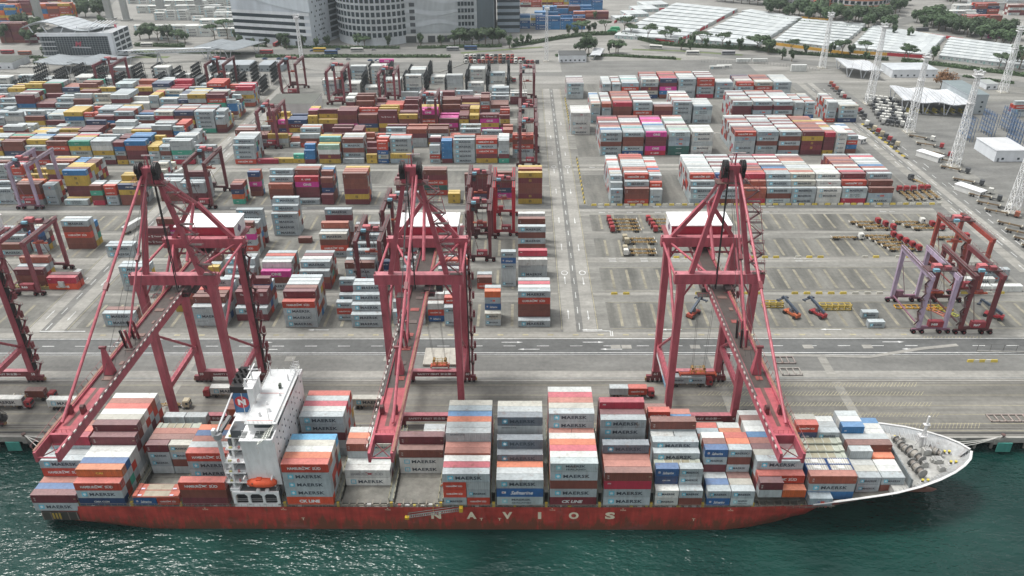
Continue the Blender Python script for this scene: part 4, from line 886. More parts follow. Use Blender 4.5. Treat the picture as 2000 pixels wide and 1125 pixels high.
mb.tube((-74.5,171.5,33.8), (-74.5,171.5,36.5), 0.5, WHT, 10, 0.1)
part(mb, 'radar_mast', 'white')
mb = MB()
for (x, y, r, h) in ((-68,168,0.5,1.2),(-69.5,171,0.35,0.9),(-67,175,0.3,1.0),(-70,166,0.45,1.3),(-66.5,182,0.25,2.2)): mb.tube((x,y,28.25), (x,y,28.25+h), r, WHT, 10, r*0.5)
mb.box(-65.6,-65.1,163.5,186.5,28.26,28.32,(0.16,0.17,0.18)); mb.beam((-72.8,164,28.3), (-66,164,28.3), 0.12, 0.04, (0.55,0.06,0.05)); mb.beam((-72.8,176,28.3), (-66,176,28.3), 0.12, 0.04, (0.55,0.06,0.05)); mb.box(-68.2,-67.6,178,179,28.25,29.6,(0.04,0.06,0.04))
for i in range(4):
    for j in range(3): mb.beam((-66.4, 184.5+i*1.2, 28.3+j*1.1), (-64.9, 184.5+i*1.2, 28.3+j*1.1), 0.07, 0.07, WHT)
    mb.beam((-66.4, 184.5+i*1.2, 28.3), (-66.4, 184.5+i*1.2, 31), 0.08, 0.08, WHT); mb.beam((-64.9, 184.5+i*1.2, 28.3), (-64.9, 184.5+i*1.2, 31), 0.08, 0.08, WHT)
part(mb, 'roof_fittings', 'white')
mb = MB(); mb.tube((-80.2,161.3,9), (-80.2,161.3,25.5), 0.55, (0.55,0.56,0.57), 12); mb.tube((-80.2,161.3,24.6), (-80.2,161.3,26.2), 1.1, (0.30,0.31,0.32), 12); mb.beam((-80.2,161.3,26.6), (-80.0,179,30), 0.5, 0.6, (0.55,0.56,0.57), w2=0.25, h2=0.3)
mb.beam((-79.6,161.8,26.2), (-78.2,166.5,27.8), 0.9, 0.8, (0.07,0.075,0.08)); mb.box(-81.4,-80.6,160.5,161.8,25.6,27.6,WHT)
part(mb, 'provision_crane', 'white')
# flat racks and bundles carried on deck (things of their own)
def flatrack(x, y, z, L, n, label, kind='wood'):
    mb = MB()
    for k in range(n):
        zz = z+k*0.66; c1 = (0.46,0.13,0.09) if kind == 'wood' else (0.42,0.45,0.38); c2 = (0.34,0.30,0.23) if kind == 'wood' else (0.35,0.33,0.24)
        mb.box(x, x+L, y, y+2.4, zz, zz+0.36, c1); mb.box(x+L*0.22, x+L*0.78, y+0.12, y+2.28, zz+0.36, zz+0.42, c2)
        if kind != 'wood': 
            for i in range(5): mb.box(x+0.4+i*(L-1)/5, x+0.6+i*(L-1)/5, y-0.02, y+2.42, zz+0.2, zz+0.60, (0.50,0.52,0.46))
        for xx in (x, x+L-1.1): mb.box(xx, xx+1.1, y+0.03, y+2.37, zz+0.36, zz+0.62, c1)
    for xx in (x+1.4, x+L-2.4): 
        if kind == 'wood': mb.box(xx-0.1, xx+0.9, y+0.2, y+0.7, z+n*0.66-0.2, z+n*0.66-0.14, (0.62,0.60,0.72))
    tag(mb.build('flat_rack', 'ship'), label, 'flat rack', 'flat racks carried on deck')
flatrack(-106.0, SY, 6.46, 12.5, 1, 'folded flat rack with planked floor on the waterside boxes of the third bay'); flatrack(-106.0, SY+2.5, 6.46, 12.5, 1, 'folded planked flat rack behind the waterside one in the third bay')
flatrack(-106.0, SY+20, 3.7, 12.5, 16, 'tall bundle of pale folded flat racks near the quay side of the third bay', 'pale')
flatrack(35.4, SY+5, 4.03, 12.5, 15, 'bundle of greenish folded flat racks between box rows, seventh bay ahead of the bridge', 'pale')
for i in range(3): flatrack(76.8, SY+10+i*2.5, 4.03, 12.5, 12+i, 'pale bundle of folded flat racks beside the blue open-tops, %s from the waterside' % ORD[i], 'pale')
# mooring ropes
def rope(p, q, label, sag=1.5, r=0.13):
    mb = MB(); p, q = Vector(p), Vector(q); prev = p
    for i in range(1, 9):
        t = i/8; c = p.lerp(q, t); c.z -= sag*4*t*(1-t); mb.tube(prev, c, r, (0.55,0.54,0.50), 5); prev = c
    tag(mb.build('mooring_rope', 'plain'), label, 'rope', 'mooring ropes')
for i in range(3): rope((-156.5+i*0.3, QE+0.5, 0.6), (-134.6, 186.5-6*i, 2.8), 'pale mooring rope from the stern to the quay, %s from the quay' % ORD[i], 0.6)
for i in range(3): rope((147.0+i*0.3, QE+0.5, 0.6), (125.5-i*0.7, 176.5+i*0.9, 9.3), 'pale mooring rope from the bow tip to the quay, %s of three' % ORD[i], 0.6)
for x, w in ((-156.2, 'at the stern ropes'), (147.4, 'at the bow ropes'), (20, 'hidden behind the stacked ship')):
    if w[0] == 'h': continue
    mb = MB(); mb.tube((x, QE+0.55, 0.22), (x, QE+0.55, 0.9), 0.4, (0.10,0.06,0.05), 10); mb.tube((x, QE+0.55, 0.9), (x, QE+0.55, 1.15), 0.65, (0.12,0.07,0.06), 10); tag(mb.build('quay_bollard', 'plain'), 'dark rusty quay bollard '+w, 'bollard', 'quay bollards')
# ================================================================ ship-to-shore gantry cranes
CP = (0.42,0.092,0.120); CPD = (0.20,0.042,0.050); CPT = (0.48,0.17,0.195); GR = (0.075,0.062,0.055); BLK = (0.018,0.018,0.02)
def stairs_tower(mb, x, y, z0, z1, w=1.6, dz=2.9, col=CPD):
    z = z0; s_ = 1; 
    while z < z1:
        zz = min(z+dz, z1); mb.beam((x, y-s_*w, z), (x, y+s_*w, zz), 0.7, 0.14, col); mb.box(x-0.6, x+0.6, y+s_*w-0.5, y+s_*w+0.7, zz-0.08, zz, (0.10,0.07,0.06))
        mb.beam((x-0.55, y-s_*w, z+1), (x-0.55, y+s_*w, zz+1), 0.07, 0.07, CP); mb.beam((x+0.55, y-s_*w, z+1), (x+0.55, y+s_*w, zz+1), 0.07, 0.07, CP); 
        mb.beam((x+0.6, y+s_*w+0.6, zz), (x+0.6, y+s_*w+0.6, zz+1.1), 0.07, 0.07, CP); z = zz; s_ = -s_
def rails_along(mb, p, q, h=1.0, step=2.0, col=(0.33,0.16,0.13), r=0.06):
    p, q = Vector(p), Vector(q); n = max(1, int((q-p).length/step)); u = Vector((0,0,h))
    mb.beam(p+u, q+u, r, r, col)
    for i in range(n+1): c = p.lerp(q, i/n); mb.beam(c, c+u, r, r, col, up=(1,0,0))
def sts_crane(cx, label, spreader=None, number='61', banner=True, refl=1):
    t = empty('quay_crane', (cx, 197, 0), 0, label, 'crane', 'ship-to-shore gantry cranes on the quay')
    B = lambda mb, n, m='crane', par=None: mb.build(n, m, par or t)
    XL = 10.4
    for x in (-XL, XL):
        for y in (0, 24):
            mb = MB(); mb.beam((x, y, 4.6), (x, y, 51.5), 1.9, 2.1, CP, up=(0,1,0), w2=2.1, h2=2.3)
            if y == 24: mb.beam((x, y, 4.6), (x, y, 12), 2.0, 2.5, CP, up=(0,1,0))
            mb.box(x-1.15, x+1.15, y-1.25, y+1.25, 49.5, 51.45, CP)
            B(mb, 'leg')
            mb = MB(); sx = 1 if x > 0 else -1     # bogies: equaliser beams over wheel trucks
            mb.box(x-3.0, x+3.0, y-0.55, y+0.55, 1.7, 2.5, CPD)
            for d in (-2.3, -0.8, 0.8, 2.3):
                mb.box(x+d-0.62, x+d+0.62, y-0.5, y+0.5, 0.55, 1.65, (0.20,0.05,0.06)); 
                for yy in (-0.62, 0.62): mb.tube((x+d-0.02, y+yy-0.08, 0.42), (x+d-0.02, y+yy+0.08, 0.42), 0.42, BLK, 10)
            mb.box(x+sx*3.1-0.3, x+sx*3.1+0.3, y-0.4, y+0.4, 0.5, 1.6, (0.30,0.20,0.10))
            B(mb, 'bogie')
    for y in (0, 24):
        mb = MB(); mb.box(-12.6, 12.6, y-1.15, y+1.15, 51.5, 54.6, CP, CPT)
        for x in (-12.3, -8, 8, 12.3): mb.tube((x, y-0.5, 54.6), (x, y-0.5, 55.2), 0.2, CPD, 6)
        B(mb, 'portal_beam')
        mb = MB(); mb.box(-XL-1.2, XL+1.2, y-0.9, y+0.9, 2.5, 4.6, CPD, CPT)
        mb.text('SAFETY FIRST 安全第一', (-6.4, y-0.93, 3.1), (1,0,0), (0,0,1), 0.95, WH, 12.8, 0, 0.03); mb.text(number, (-XL-0.7, y-0.93, 3.1), (1,0,0), (0,0,1), 0.95, WH, 1.3, 0, 0.03); mb.text(number, (XL-0.4, y-0.93, 3.1), (1,0,0), (0,0,1), 0.95, WH, 1.3, 0, 0.03)
        B(mb, 'sill_beam')
    for x in (-XL, XL):
        mb = MB(); mb.beam((x, 1.2, 14.6), (x, 22.8, 14.6), 1.3, 1.7, CP)
        for k in range(9): mb.beam((x-0.6, 1.6+k*2.6, 15.4), (x-0.6, 1.6+k*2.6, 16.4), 0.07, 0.07, CP, up=(1,0,0)); mb.beam((x+0.6, 1.6+k*2.6, 15.4), (x+0.6, 1.6+k*2.6, 16.4), 0.07, 0.07, CP, up=(1,0,0))
        mb.beam((x-0.6,1.6,16.4), (x-0.6,22.4,16.4), 0.07, 0.07, CP); mb.beam((x+0.6,1.6,16.4), (x+0.6,22.4,16.4), 0.07, 0.07, CP)
        B(mb, 'tie_beam')
        for (p, q, r) in (((x,22.8,14.8),(x,0.9,33.2),0.42), ((x,0.9,33.6),(x,23,51.2),0.42), ((x*1.16,0,53),(x*1.16,24,53),0.38)):
            mb = MB(); mb.tube(p, q, r, CP, 8); B(mb, 'brace')
        for s_ in (0, 24):
            mb = MB(); mb.beam((x*0.98, s_, 46.0), (x*0.68, s_, 51.4), 0.45, 0.5, CP, up=(0,1,0)); B(mb, 'knee_brace')
    for (p, q) in (((-9.5,23,52.6),(-1.5,1,52.6)), ((9.5,23,52.6),(1.5,1,52.6)), ((-9,24,49.2),(9,24,49.2))):
        mb = MB(); mb.tube(p, q, 0.36, CP, 8); B(mb, 'brace')
    if banner:
        mb = MB(); x = -XL-0.75
        mb.add([(x,3.0,12.4),(x,21.0,12.4),(x,21.0,13.9),(x,3.0,13.9)], [(0,1,2,3)], (0.70,0.72,0.74)); mb.add([(x-0.02,3.0,12.4),(x-0.02,9.0,12.4),(x-0.02,9.0,13.6),(x-0.02,3.0,13.6)], [(0,1,2,3)], (0.16,0.40,0.58)); B(mb, 'banner', 'plain')
    # head frame
    for s_ in (-1, 1):
        mb = MB(); mb.beam((s_*7.9, 0, 54.6), (s_*1.9, 0, 83.6), 1.35, 1.45, CP, up=(0,1,0), w2=1.1, h2=1.2); B(mb, 'mast_leg')
        mb = MB(); mb.beam((s_*9.2, 24, 54.6), (s_*0.7, 23, 66.6), 1.2, 1.3, CP, up=(0,1,0)); B(mb, 'rear_mast_leg')
        mb = MB(); mb.tube((s_*0.8, 22.6, 66.8), (s_*1.7, 0.6, 83.8), 0.5, CP, 8); B(mb, 'backstay')
        mb = MB(); cxs = s_*2.25
        for k in (-0.45, 0.0, 0.45): mb.tube((cxs+k-0.14, -0.4, 86.3), (cxs+k+0.14, -0.4, 86.3), 1.75, BLK, 18)
        mb.box(cxs-0.75, cxs+0.75, -1.2, 1.1, 83.4, 86.2, BLK); mb.box(cxs-0.85, cxs+0.85, -0.2, 1.4, 82.6, 84.6, CPD)
        for yy in (-2.0, 1.9): mb.beam((cxs-0.7, yy, 86.6), (cxs+0.7, yy, 86.6), 0.06, 0.06, CP); mb.beam((cxs-0.7, yy, 84.6), (cxs-0.7, yy, 86.6), 0.06, 0.06, CP)
        B(mb, 'sheave_block')
    mb = MB(); mb.box(-2.0, 2.0, -0.9, 1.2, 81.6, 86.6, CP); mb.box(-4.4, 4.4, -2.0, 1.9, 81.9, 82.1, (0.12,0.07,0.06)); mb.beam((0.3,0,86.6), (0.3,0,89.8), 0.35, 0.35, CP); mb.beam((-0.9,0,89.8), (2.7,0,89.8), 0.22, 0.3, (0.6,0.5,0.5))
    mb.beam((-0.7,0,86.6), (-0.2,0,89.6), 0.14, 0.14, CP)
    for x0 in (-4.4, 4.4): rails_along(mb, (x0,-2,82.1), (x0,1.9,82.1), 1.1, 1.2, CP)
    rails_along(mb, (-4.4,-2,82.1), (4.4,-2,82.1), 1.1, 1.3, CP); B(mb, 'mast_head')
    mb = MB(); mb.tube((0, 22, 66.4), (0.4, 9, 54.0), 0.5, CP, 8); B(mb, 'brace')
    mb = MB()     # stairs zigzagging up the right mast leg, then the leg tower below
    for k in range(9):
        z = 55+k*3.1; xa = 7.9-(z-54.6)*0.207+1.6; s_ = 1 if k % 2 else -1
        mb.beam((xa-s_*1.9+0.6, -1.0, z), (xa+s_*1.9+0.6, -1.0, z+3.1), 0.12, 0.8, CPD, up=(0,1,0)); mb.beam((xa-s_*1.9+0.6, -1.5, z+1), (xa+s_*1.9+0.6, -1.5, z+4.1), 0.07, 0.07, CP, up=(0,1,0)); mb.box(xa-0.4, xa+3.2, -1.6, -0.2, z-0.06, z, (0.12,0.08,0.07))
        rails_along(mb, (xa-0.4,-1.6,z), (xa+3.2,-1.6,z), 1.1, 1.2, CP); mb.beam((xa+3.1,-0.9,z), (xa+2.5,-0.9,z+3.1), 0.12, 0.12, CP)
    B(mb, 'mast_stairs')
    mb = MB(); stairs_tower(mb, XL+2.0, 24.5, 3, 52.5); mb.box(XL+1.1, XL+1.25, 23, 25, 5, 51, BLK); B(mb, 'leg_stairs')
    mb = MB()     # festoon boxes down the landside leg
    for z in (9, 14, 20, 26, 33, 40): mb = MB(); mb.box(XL+2.8, XL+3.5, 23.2, 24.4, z, z+2.2, CPD); B(mb, 'cable_box')
    # girder and boom
    for s_ in (-1, 1):
        mb = MB(); mb.beam((s_*2.35, -71.5, 49.2), (s_*2.35, 33, 49.2), 0.55, 2.5, CP)
        mb.box(s_*2.62-0.35, s_*2.62+0.35, -52, 33, 50.44, 50.62, (0.09,0.075,0.07)) if s_ == -refl else mb.box(s_*2.62-0.25, s_*2.62+0.25, -71, 33, 50.44, 50.60, (0.30,0.14,0.10))
        g = B(mb, 'boom_girder')
        mb = MB(); y = -70.5
        while y < 30:
            mb.beam((s_*2.9, y, 50.4), (s_*3.3, y, 51.5), 0.09, 0.09, (0.30,0.12,0.12), up=(0,1,0)); y += 2.4
        if s_ == -refl:
            y = -70
            while y < 30: mb.box(s_*3.0-0.12, s_*3.0+0.12, y, y+1.0, 50.5, 50.85, (0.66,0.62,0.58)); y += 2.4
        mb.beam((s_*3.3,-70.5,51.5), (s_*3.3,30,51.5), 0.06, 0.06, (0.30,0.12,0.12)); mb.build('boom_rail', 'crane', g)
    mb = MB(); mb.box(-2.1, 2.1, -48, 33, 49.7, 49.85, GR); mb.box(-2.1, 2.1, -65, -48, 49.72, 49.87, (0.40,0.085,0.10)); mb.box(-0.55, 0.35, -62, -48, 49.875, 49.885, (0.14,0.07,0.06))
    mb.box(-2.1, 2.1, -65.6, -65.0, 48.1, 50.4, CP); mb.beam((-2.1,-71.3,49), (2.1,-71.3,49), 0.25, 0.3, CP); mb.beam((-2.1,-66,48.6), (2.1,-71,48.6), 0.18, 0.18, CPD); mb.beam((2.1,-66,48.6), (-2.1,-71,48.6), 0.18, 0.18, CPD)
    rails_along(mb, (-2.1,-64.6,49.9), (2.1,-64.6,49.9), 1.1, 1.0, CP)
    rg = random.Random(int(cx*7)); 
    for k in range(7): mb.box(rg.uniform(-1.6,0.8), rg.uniform(1.0,1.7), -45+k*6.4, -43.5+k*6.4, 49.86, 50.0, rg.choice([(0.30,0.08,0.07),(0.13,0.10,0.09),(0.2,0.12,0.1)]))
    B(mb, 'boom_deck')
    for (y, h) in ((-31, 0), (-42, 1), (-26.5, 0), (-57.5, 2)):
        mb = MB()
        if h == 1: mb.add([(-1.1,y-1.0,49.9),(1.1,y-1.0,49.9),(1.1,y+1.0,49.9),(-1.1,y+1.0,49.9),(-0.35,y-0.3,57.2),(0.35,y-0.3,57.2),(0.35,y+0.3,57.2),(-0.35,y+0.3,57.2)], [(0,1,5,4),(1,2,6,5),(2,3,7,6),(3,0,4,7),(4,5,6,7)], CP); mb.tube((-0.8,y,57.2), (0.8,y,57.2), 0.4, CPD, 8)
        elif h == 0:
            for x in (-1.0, 0.2): mb.beam((x, y, 49.9), (x-0.35, y-0.2, 55.2), 0.3, 0.55, BLK if x < 0 else CP, up=(0,1,0)); mb.beam((x+0.35, y, 49.9), (x, y-0.2, 55.0), 0.2, 0.3, CPD, up=(0,1,0))
        else:
            for x in (-1.7, 1.3): mb.box(x-0.5, x+0.5, y-0.5, y+0.5, 49.8, 51.4, CPD); mb.tube((x-0.4,y,51.6), (x+0.4,y,51.6), 0.6, (0.10,0.04,0.04), 10)
        B(mb, 'stay_anchor')
    for (p, q, r) in (((refl*1.6,-0.5,84.6),(refl*1.3,-61.8,50.6),0.36), ((refl*0.5,-0.5,84.2),(refl*0.4,-30.6,51),0.30)):
        mb = MB(); mid = Vector(p).lerp(Vector(q), 0.5); mb.tube(p, q, r, CP, 8); mb.beam(mid+Vector((0,0.9,0.5)), mid-Vector((0,0.9,0.5)), 0.9, 0.9, CPD); B(mb, 'forestay')
    mb = MB(); 
    for k in range(4): mb.tube((-refl*(0.3+0.25*k),-0.8,85.5), (-refl*(0.2+0.4*k),-46+5*k,50.5), 0.055, (0.05,)*3, 4)
    for k in range(2): mb.tube((-refl*1.2,-0.8+k*0.5,85.5), (-refl*1.0,-2+k,50.5), 0.16, BLK, 5)
    B(mb, 'hoist_rope')
    # machinery house
    mb = MB(); mb.box(-9.2, 9.2, 26.2, 36, 52.6, 57.2, (0.72,0.73,0.73), (0.80,0.81,0.81)); mb.box(-9.2, 9.2, 26.0, 26.19, 52.6, 57.0, (0.40,0.03,0.06)); mb.box(-9.5, 9.5, 25.7, 36.3, 57.2, 57.5, (0.82,0.82,0.82))
    mb.box(-5, 3, 25.93, 25.99, 53.6, 54.3, (0.08,0.05,0.05)); 
    for x in (-8.0, 6.6): mb.box(x-0.4, x+0.4, 25.8, 26.0, 55.3, 56.2, (0.75,)*3)
    for sx in (-1, 1): mb.add([(sx*9.24,30.5,53.4),(sx*9.24,32.2,54.6),(sx*9.24,30.5,56.4),(sx*9.24,28.8,55.2)], [(0,1,2,3)], (0.14,0.10,0.16))
    mb.box(-10.6, 10.6, 24.6, 37, 52.2, 52.58, CPD); rails_along(mb, (-10.4,24.8,52.6), (10.4,24.8,52.6), 1.1, 2, CP); rails_along(mb, (9.9,25,52.6), (9.9,36.5,52.6), 1.1, 2, CP)
    B(mb, 'machine_house', 'white')
    mb = MB(); mb.box(-3.4, 3.4, 3.5, 9.5, 46.2, 47.6, (0.09,0.07,0.07)); mb.box(-3.0, -1.0, 4.5, 8, 47.6, 49.2, CPD); mb.tube((-2,5,48.2), (2,5,48.2), 0.8, (0.06,)*3, 10)
    mb.box(1.0, 4.6, -3.6, 0.4, 49.0, 49.15, (0.07,0.065,0.06)); mb.box(-6.2,-2.8,-4.2,-1.4,49.0,49.15,(0.07,0.065,0.06)); mb.box(1.6, 4.2, -3.2, 0, 49.2, 51.0, (0.06,0.05,0.05)); 
    for x0, x1, y0 in ((1.0,5.6,-3.6),(-6.2,-2.8,-4.2)): rails_along(mb, (x0,y0,49.2), (x1,y0,49.2), 1.1, 1.0, CP)
    B(mb, 'trolley')
    mb = MB(); mb.box(3.6, 5.6, 8.5, 11.3, 43.8, 46.2, CPD); mb.box(3.7, 5.5, 8.4, 8.55, 44.2, 45.9, (0.05,0.07,0.08)); B(mb, 'operator_cab')
    mb = MB(); ang = 0; cr = (XL+2.6, -0.6, 4.4)
    for k in range(28): a_ = 2*math.pi*k/28; mb.beam(cr, (cr[0]+2.7*math.cos(a_), cr[1], cr[2]+2.7*math.sin(a_)), 0.10, 0.5, (0.035,)*3, up=(0,1,0))
    mb.tube((cr[0],cr[1]-0.3,cr[2]), (cr[0],cr[1]+0.3,cr[2]), 0.8, (0.09,)*3, 12); 
    for k in range(28): a_, b_ = 2*math.pi*k/28, 2*math.pi*(k+1)/28; mb.beam((cr[0]+2.7*math.cos(a_),cr[1]-0.3,cr[2]+2.7*math.sin(a_)), (cr[0]+2.7*math.cos(b_),cr[1]-0.3,cr[2]+2.7*math.sin(b_)), 0.1, 0.1, (0.05,)*3, up=(0,1,0))
    B(mb, 'cable_reel', 'plain')
    if spreader:
        sx, sy, sz, L = spreader; sx -= cx; sy -= 197
        mb = MB(); mb.box(sx-L/2, sx+L/2, sy-0.5, sy+0.5, sz, sz+0.5, (0.45,0.07,0.03)); mb.box(sx-2.6, sx+2.6, sy-1.1, sy+1.1, sz+0.5, sz+0.9, (0.42,0.07,0.03))
        for x in (sx-L/2, sx+L/2-0.4): mb.box(x, x+0.4, sy-1.2, sy+1.2, sz-0.1, sz+0.45, (0.45,0.08,0.03))
        for x in (-2.3, -0.8, 0.8, 2.3):
            for y in (-0.9, 0.9): mb.beam((sx+x, sy+y, sz+0.9), (sx+x, sy+y, sz+2.6), 0.14, 0.14, (0.50,0.36,0.05), up=(1,0,0))
        for y in (-0.9, 0.9):
            for z in (1.8, 2.6): mb.beam((sx-2.3, sy+y, sz+z), (sx+2.3, sy+y, sz+z), 0.12, 0.12, (0.50,0.36,0.05))
        for x in (-1.9, 1.9): mb.tube((sx+x,sy-0.9,sz+2.7), (sx+x,sy+0.9,sz+2.7), 0.45, (0.30,0.18,0.05), 10)
        sp = B(mb, 'spreader')
        mb = MB()
        for x in (-1.9, 1.9):
            for y in (-0.9, 0.9): mb.tube((sx+x, sy+y, sz+2.8), (sx*0.2+x*1.3, sy*0.3+6+y, 46.2), 0.045, (0.10,)*3, 4)
        mb.build('spreader_rope', 'plain', sp)
    return t
sts_crane(-99.4, 'pink-red ship crane nearest the white bridge, boom lowered over the stern boxes', None, '59', False, -1)
sts_crane(-29.6, 'pink-red ship crane in the middle, spreader hanging over the landside lane', (-28.4, 222.5, 5.2, 6.4), '60', False, 1)
sts_crane(55.3, 'pink-red ship crane on the right with its boom lowered towards the bow', (58.6, 218.6, 4.6, 12.4), '61', True, 1)
sts_crane(-178.6, 'mostly cut-off ship crane at the left edge, only its right legs and stairs showing', None, '58', False, 1)
# ================================================================ rubber-tyred yard gantries
def rtg(X, Y, W, H, cols, label, num='R61', troll=0.5, span=23.6):
    """X, Y = near left foot; beams run away from the water"""
    c, cd = cols; t = empty('yard_gantry', (X, Y, 0), 0, label, 'yard crane', 'rubber-tyred gantries straddling the stacks')
    B = lambda mb, n, m='crane', par=None: mb.build(n, m, par or t)
    for x in (0, W):
        for y in (0, span):
            mb = MB(); mb.beam((x, y, 2.4), (x, y, H-1.2), 1.35, 1.1, c, up=(0,1,0), w2=1.6); B(mb, 'leg')
            mb = MB(); mb.box(x-2.3, x+2.3, y-0.35, y+0.35, 1.25, 1.9, cd)
            for d in (-1.55, 1.55):
                for e in (-0.55, 0.55): mb.tube((x+d+e*0, y-0.8, 0.82), (x+d+e*0, y+0.8, 0.82), 0.80, BLK, 12); 
                mb.tube((x+d, y-0.86, 0.82), (x+d, y+0.86, 0.82), 0.35, (0.25,0.05,0.06), 8)
            mb.box(x-0.5, x+0.5, y-0.45, y+0.45, 1.9, 2.5, cd); B(mb, 'bogie')
        mb = MB(); mb.beam((x, -1.2, H-0.6), (x, span+1.6, H-0.6), 1.2, 1.8, c); mb.box(x-0.3, x+0.3, -1.0, span+1.4, H+0.31, H+0.38, (0.09,0.075,0.07))
        s_ = -1 if x == 0 else 1
        mb.box(min(x+s_*0.5, x+s_*1.1), max(x+s_*0.5, x+s_*1.1), -1.0, span+1.4, H+0.1, H+0.17, (0.12,0.09,0.085)); rails_along(mb, (x+s_*1.1,-1.0,H+0.17), (x+s_*1.1,span+1.4,H+0.17), 1.0, 2.4, (0.24,0.10,0.11))
        B(mb, 'main_beam')
    for y in (0, span):
        mb = MB(); mb.box(0.4, W-0.4, y-0.45, y+0.45, 2.0, 3.0, cd); B(mb, 'sill_beam')
        mb = MB(); mb.beam((0.6,y,H-6), (W*0.5,y,3.2), 0.18, 0.18, cd, up=(0,1,0)); mb.beam((0.5,y,H-6), (W-0.5,y,H-6), 0.18, 0.18, cd, up=(0,1,0)); B(mb, 'brace')
    mb = MB(); mb.box(W*0.35, W-1.1, -0.9, 0.9, 3.0, 5.4, (0.28,0.035,0.05)); mb.text(num, (W*0.42, -0.93, 3.7), (1,0,0), (0,0,1), 1.0, WH, 2.4, 0, 0.05); B(mb, 'power_house')
    mb = MB(); mb.box(-0.9,-0.35,2,span-2,3.6,3.9,cd)
    for k in range(7): mb.beam((-1.2, -0.9 if k % 2 else 0.9, 3+k*(H-4)/7), (-1.2, 0.9 if k % 2 else -0.9, 3+(k+1)*(H-4)/7), 0.6, 0.12, (0.10,0.05,0.05)); mb.box(-1.6,-0.7,-1.2,1.2,3+(k+1)*(H-4)/7-0.06,3+(k+1)*(H-4)/7,(0.08,0.05,0.05))
    B(mb, 'ladder')
    mb = MB(); mb.box(1.0, W*0.4, span-0.8, span+0.8, 3.0, 5.0, cd); B(mb, 'electric_house')
    mb = MB(); ty = 2+troll*(span-8); mb.box(-0.6, W+0.6, ty, ty+4.4, H+0.35, H+0.7, (0.10,0.055,0.055)); mb.box(W*0.18, W*0.5, ty+0.6, ty+2.8, H+0.7, H+2.5, (0.50,0.13,0.14)); mb.box(W*0.62, W*0.85, ty+0.4, ty+2.0, H+0.7, H+2.0, (0.30,0.07,0.08)); mb.tube((W*0.2,ty+3.4,H+1.3), (W*0.8,ty+3.4,H+1.3), 0.6, (0.06,0.05,0.05), 10)
    for yy in (ty, ty+4.4): rails_along(mb, (-0.5,yy,H+0.7), (W+0.5,yy,H+0.7), 1.0, 1.5, cd)
    mb.box(W*0.12, W*0.34, ty-1.1, ty+0.3, H+0.72, H+1.7, (0.20,0.42,0.52)); B(mb, 'trolley')
    mb = MB(); mb.box(0.9, 2.6, ty-0.4, ty+2.0, H-3.0, H-0.7, cd); mb.box(1.0, 2.5, ty-0.45, ty-0.38, H-2.8, H-1.2, (0.05,0.07,0.08)); B(mb, 'operator_cab')
    mb = MB(); sz = H*0.62; mb.box(W/2-3.1, W/2+3.1, ty+0.8, ty+1.6, sz, sz+0.5, (0.50,0.09,0.03)); mb.box(W/2-1.2, W/2+1.2, ty+0.4, ty+2.0, sz+0.5, sz+1.3, (0.35,0.06,0.04))
    for x in (-1, 1):
        for y in (0.5, 1.9): mb.beam((W/2+x, ty+y, sz+1.3), (W/2+x*1.3, ty+y, H+0.4), 0.06, 0.06, (0.12,)*3, up=(1,0,0))
    B(mb, 'spreader')
    return t
MAR = ((0.16,0.032,0.040),(0.085,0.02,0.024)); PNK = ((0.27,0.065,0.085),(0.14,0.032,0.042)); LIL = ((0.43,0.34,0.46),(0.22,0.10,0.15)); ORD_ = ((0.33,0.06,0.045),(0.2,0.035,0.03)); NEW = ((0.46,0.015,0.03),(0.33,0.012,0.025))
RT = [(147.2,251.7,9.6,24,LIL,'lilac yard gantry at the right front, peeling paint','M8',0.05),(162.6,251.2,9.6,24.6,MAR,'maroon yard gantry numbered on its red house, right of the lilac one','R67',0.0),(174.5,281.5,9.6,24.6,ORD_,'brick-red yard gantry behind the lilac and maroon pair at the right','R65',0.85),
 (-257.8,371.6,9.5,24,LIL,'lilac yard gantry over the stacks at the far left','R58',0.15),(-210,281.5,10.5,24.2,PNK,'pinkish yard gantry beside the left road, nearest the quay on the left','R60',0.95),(-168.5,371.6,9.6,24.4,MAR,'maroon yard gantry behind the left ship crane beside the left road','R51',0.9),
 (-160,464,10,23.6,PNK,'pinkish yard gantry with a hanging box near the white shed','R53',0.3),(-64.5,490.5,9.4,23,MAR,'maroon yard gantry among yellow boxes behind the middle ship crane','R54',0.2),
 (-66.5,281.5,9.4,24.5,MAR,'maroon yard gantry left of the middle ship crane, front one of the pair','R73',0.35),(-60.5,312,9.4,24.5,MAR,'maroon yard gantry left of the middle ship crane, rear one of the pair','R72',0.45),(-23.5,311.5,9.0,24.5,MAR,'maroon yard gantry right of the middle ship crane, front one of the pair','R77',0.25),(-25,341.6,9.0,24.5,MAR,'maroon yard gantry right of the middle ship crane, rear one of the pair','R76',0.6),
 (-13.2,338,8.8,24.5,NEW,'fresh bright red yard gantry beside the tall yellow and maroon stack','R78',0.3),(-1.5,431.5,9.2,24.0,MAR,'maroon yard gantry beside the centre road, nearest of three','R55',0.2),(-1.5,461.6,9.2,24.0,MAR,'maroon yard gantry beside the centre road, middle of three','R56',0.1),(-1.2,551.6,9.2,24.0,MAR,'maroon yard gantry beside the centre road, farthest of three','R57',0.6),
 (-179,583,12,24,MAR,'maroon yard gantry left of the reefer racks beyond the white shed','R41',0.6),(-139,560,11,24,PNK,'pinkish yard gantry lifting a white box over the reefer stacks','R42',0.7),(-100.5,551,10.5,24,PNK,'pinkish yard gantry straddling maroon boxes below the magenta trailer','R43',0.5),
 (-318,587,13,23,PNK,'pinkish yard gantry over the reefer racks in front of the glass office','R44',0.7),(-233,583,13,24,MAR,'maroon yard gantry over the reefer racks near the second canopy','R45',0.6)]
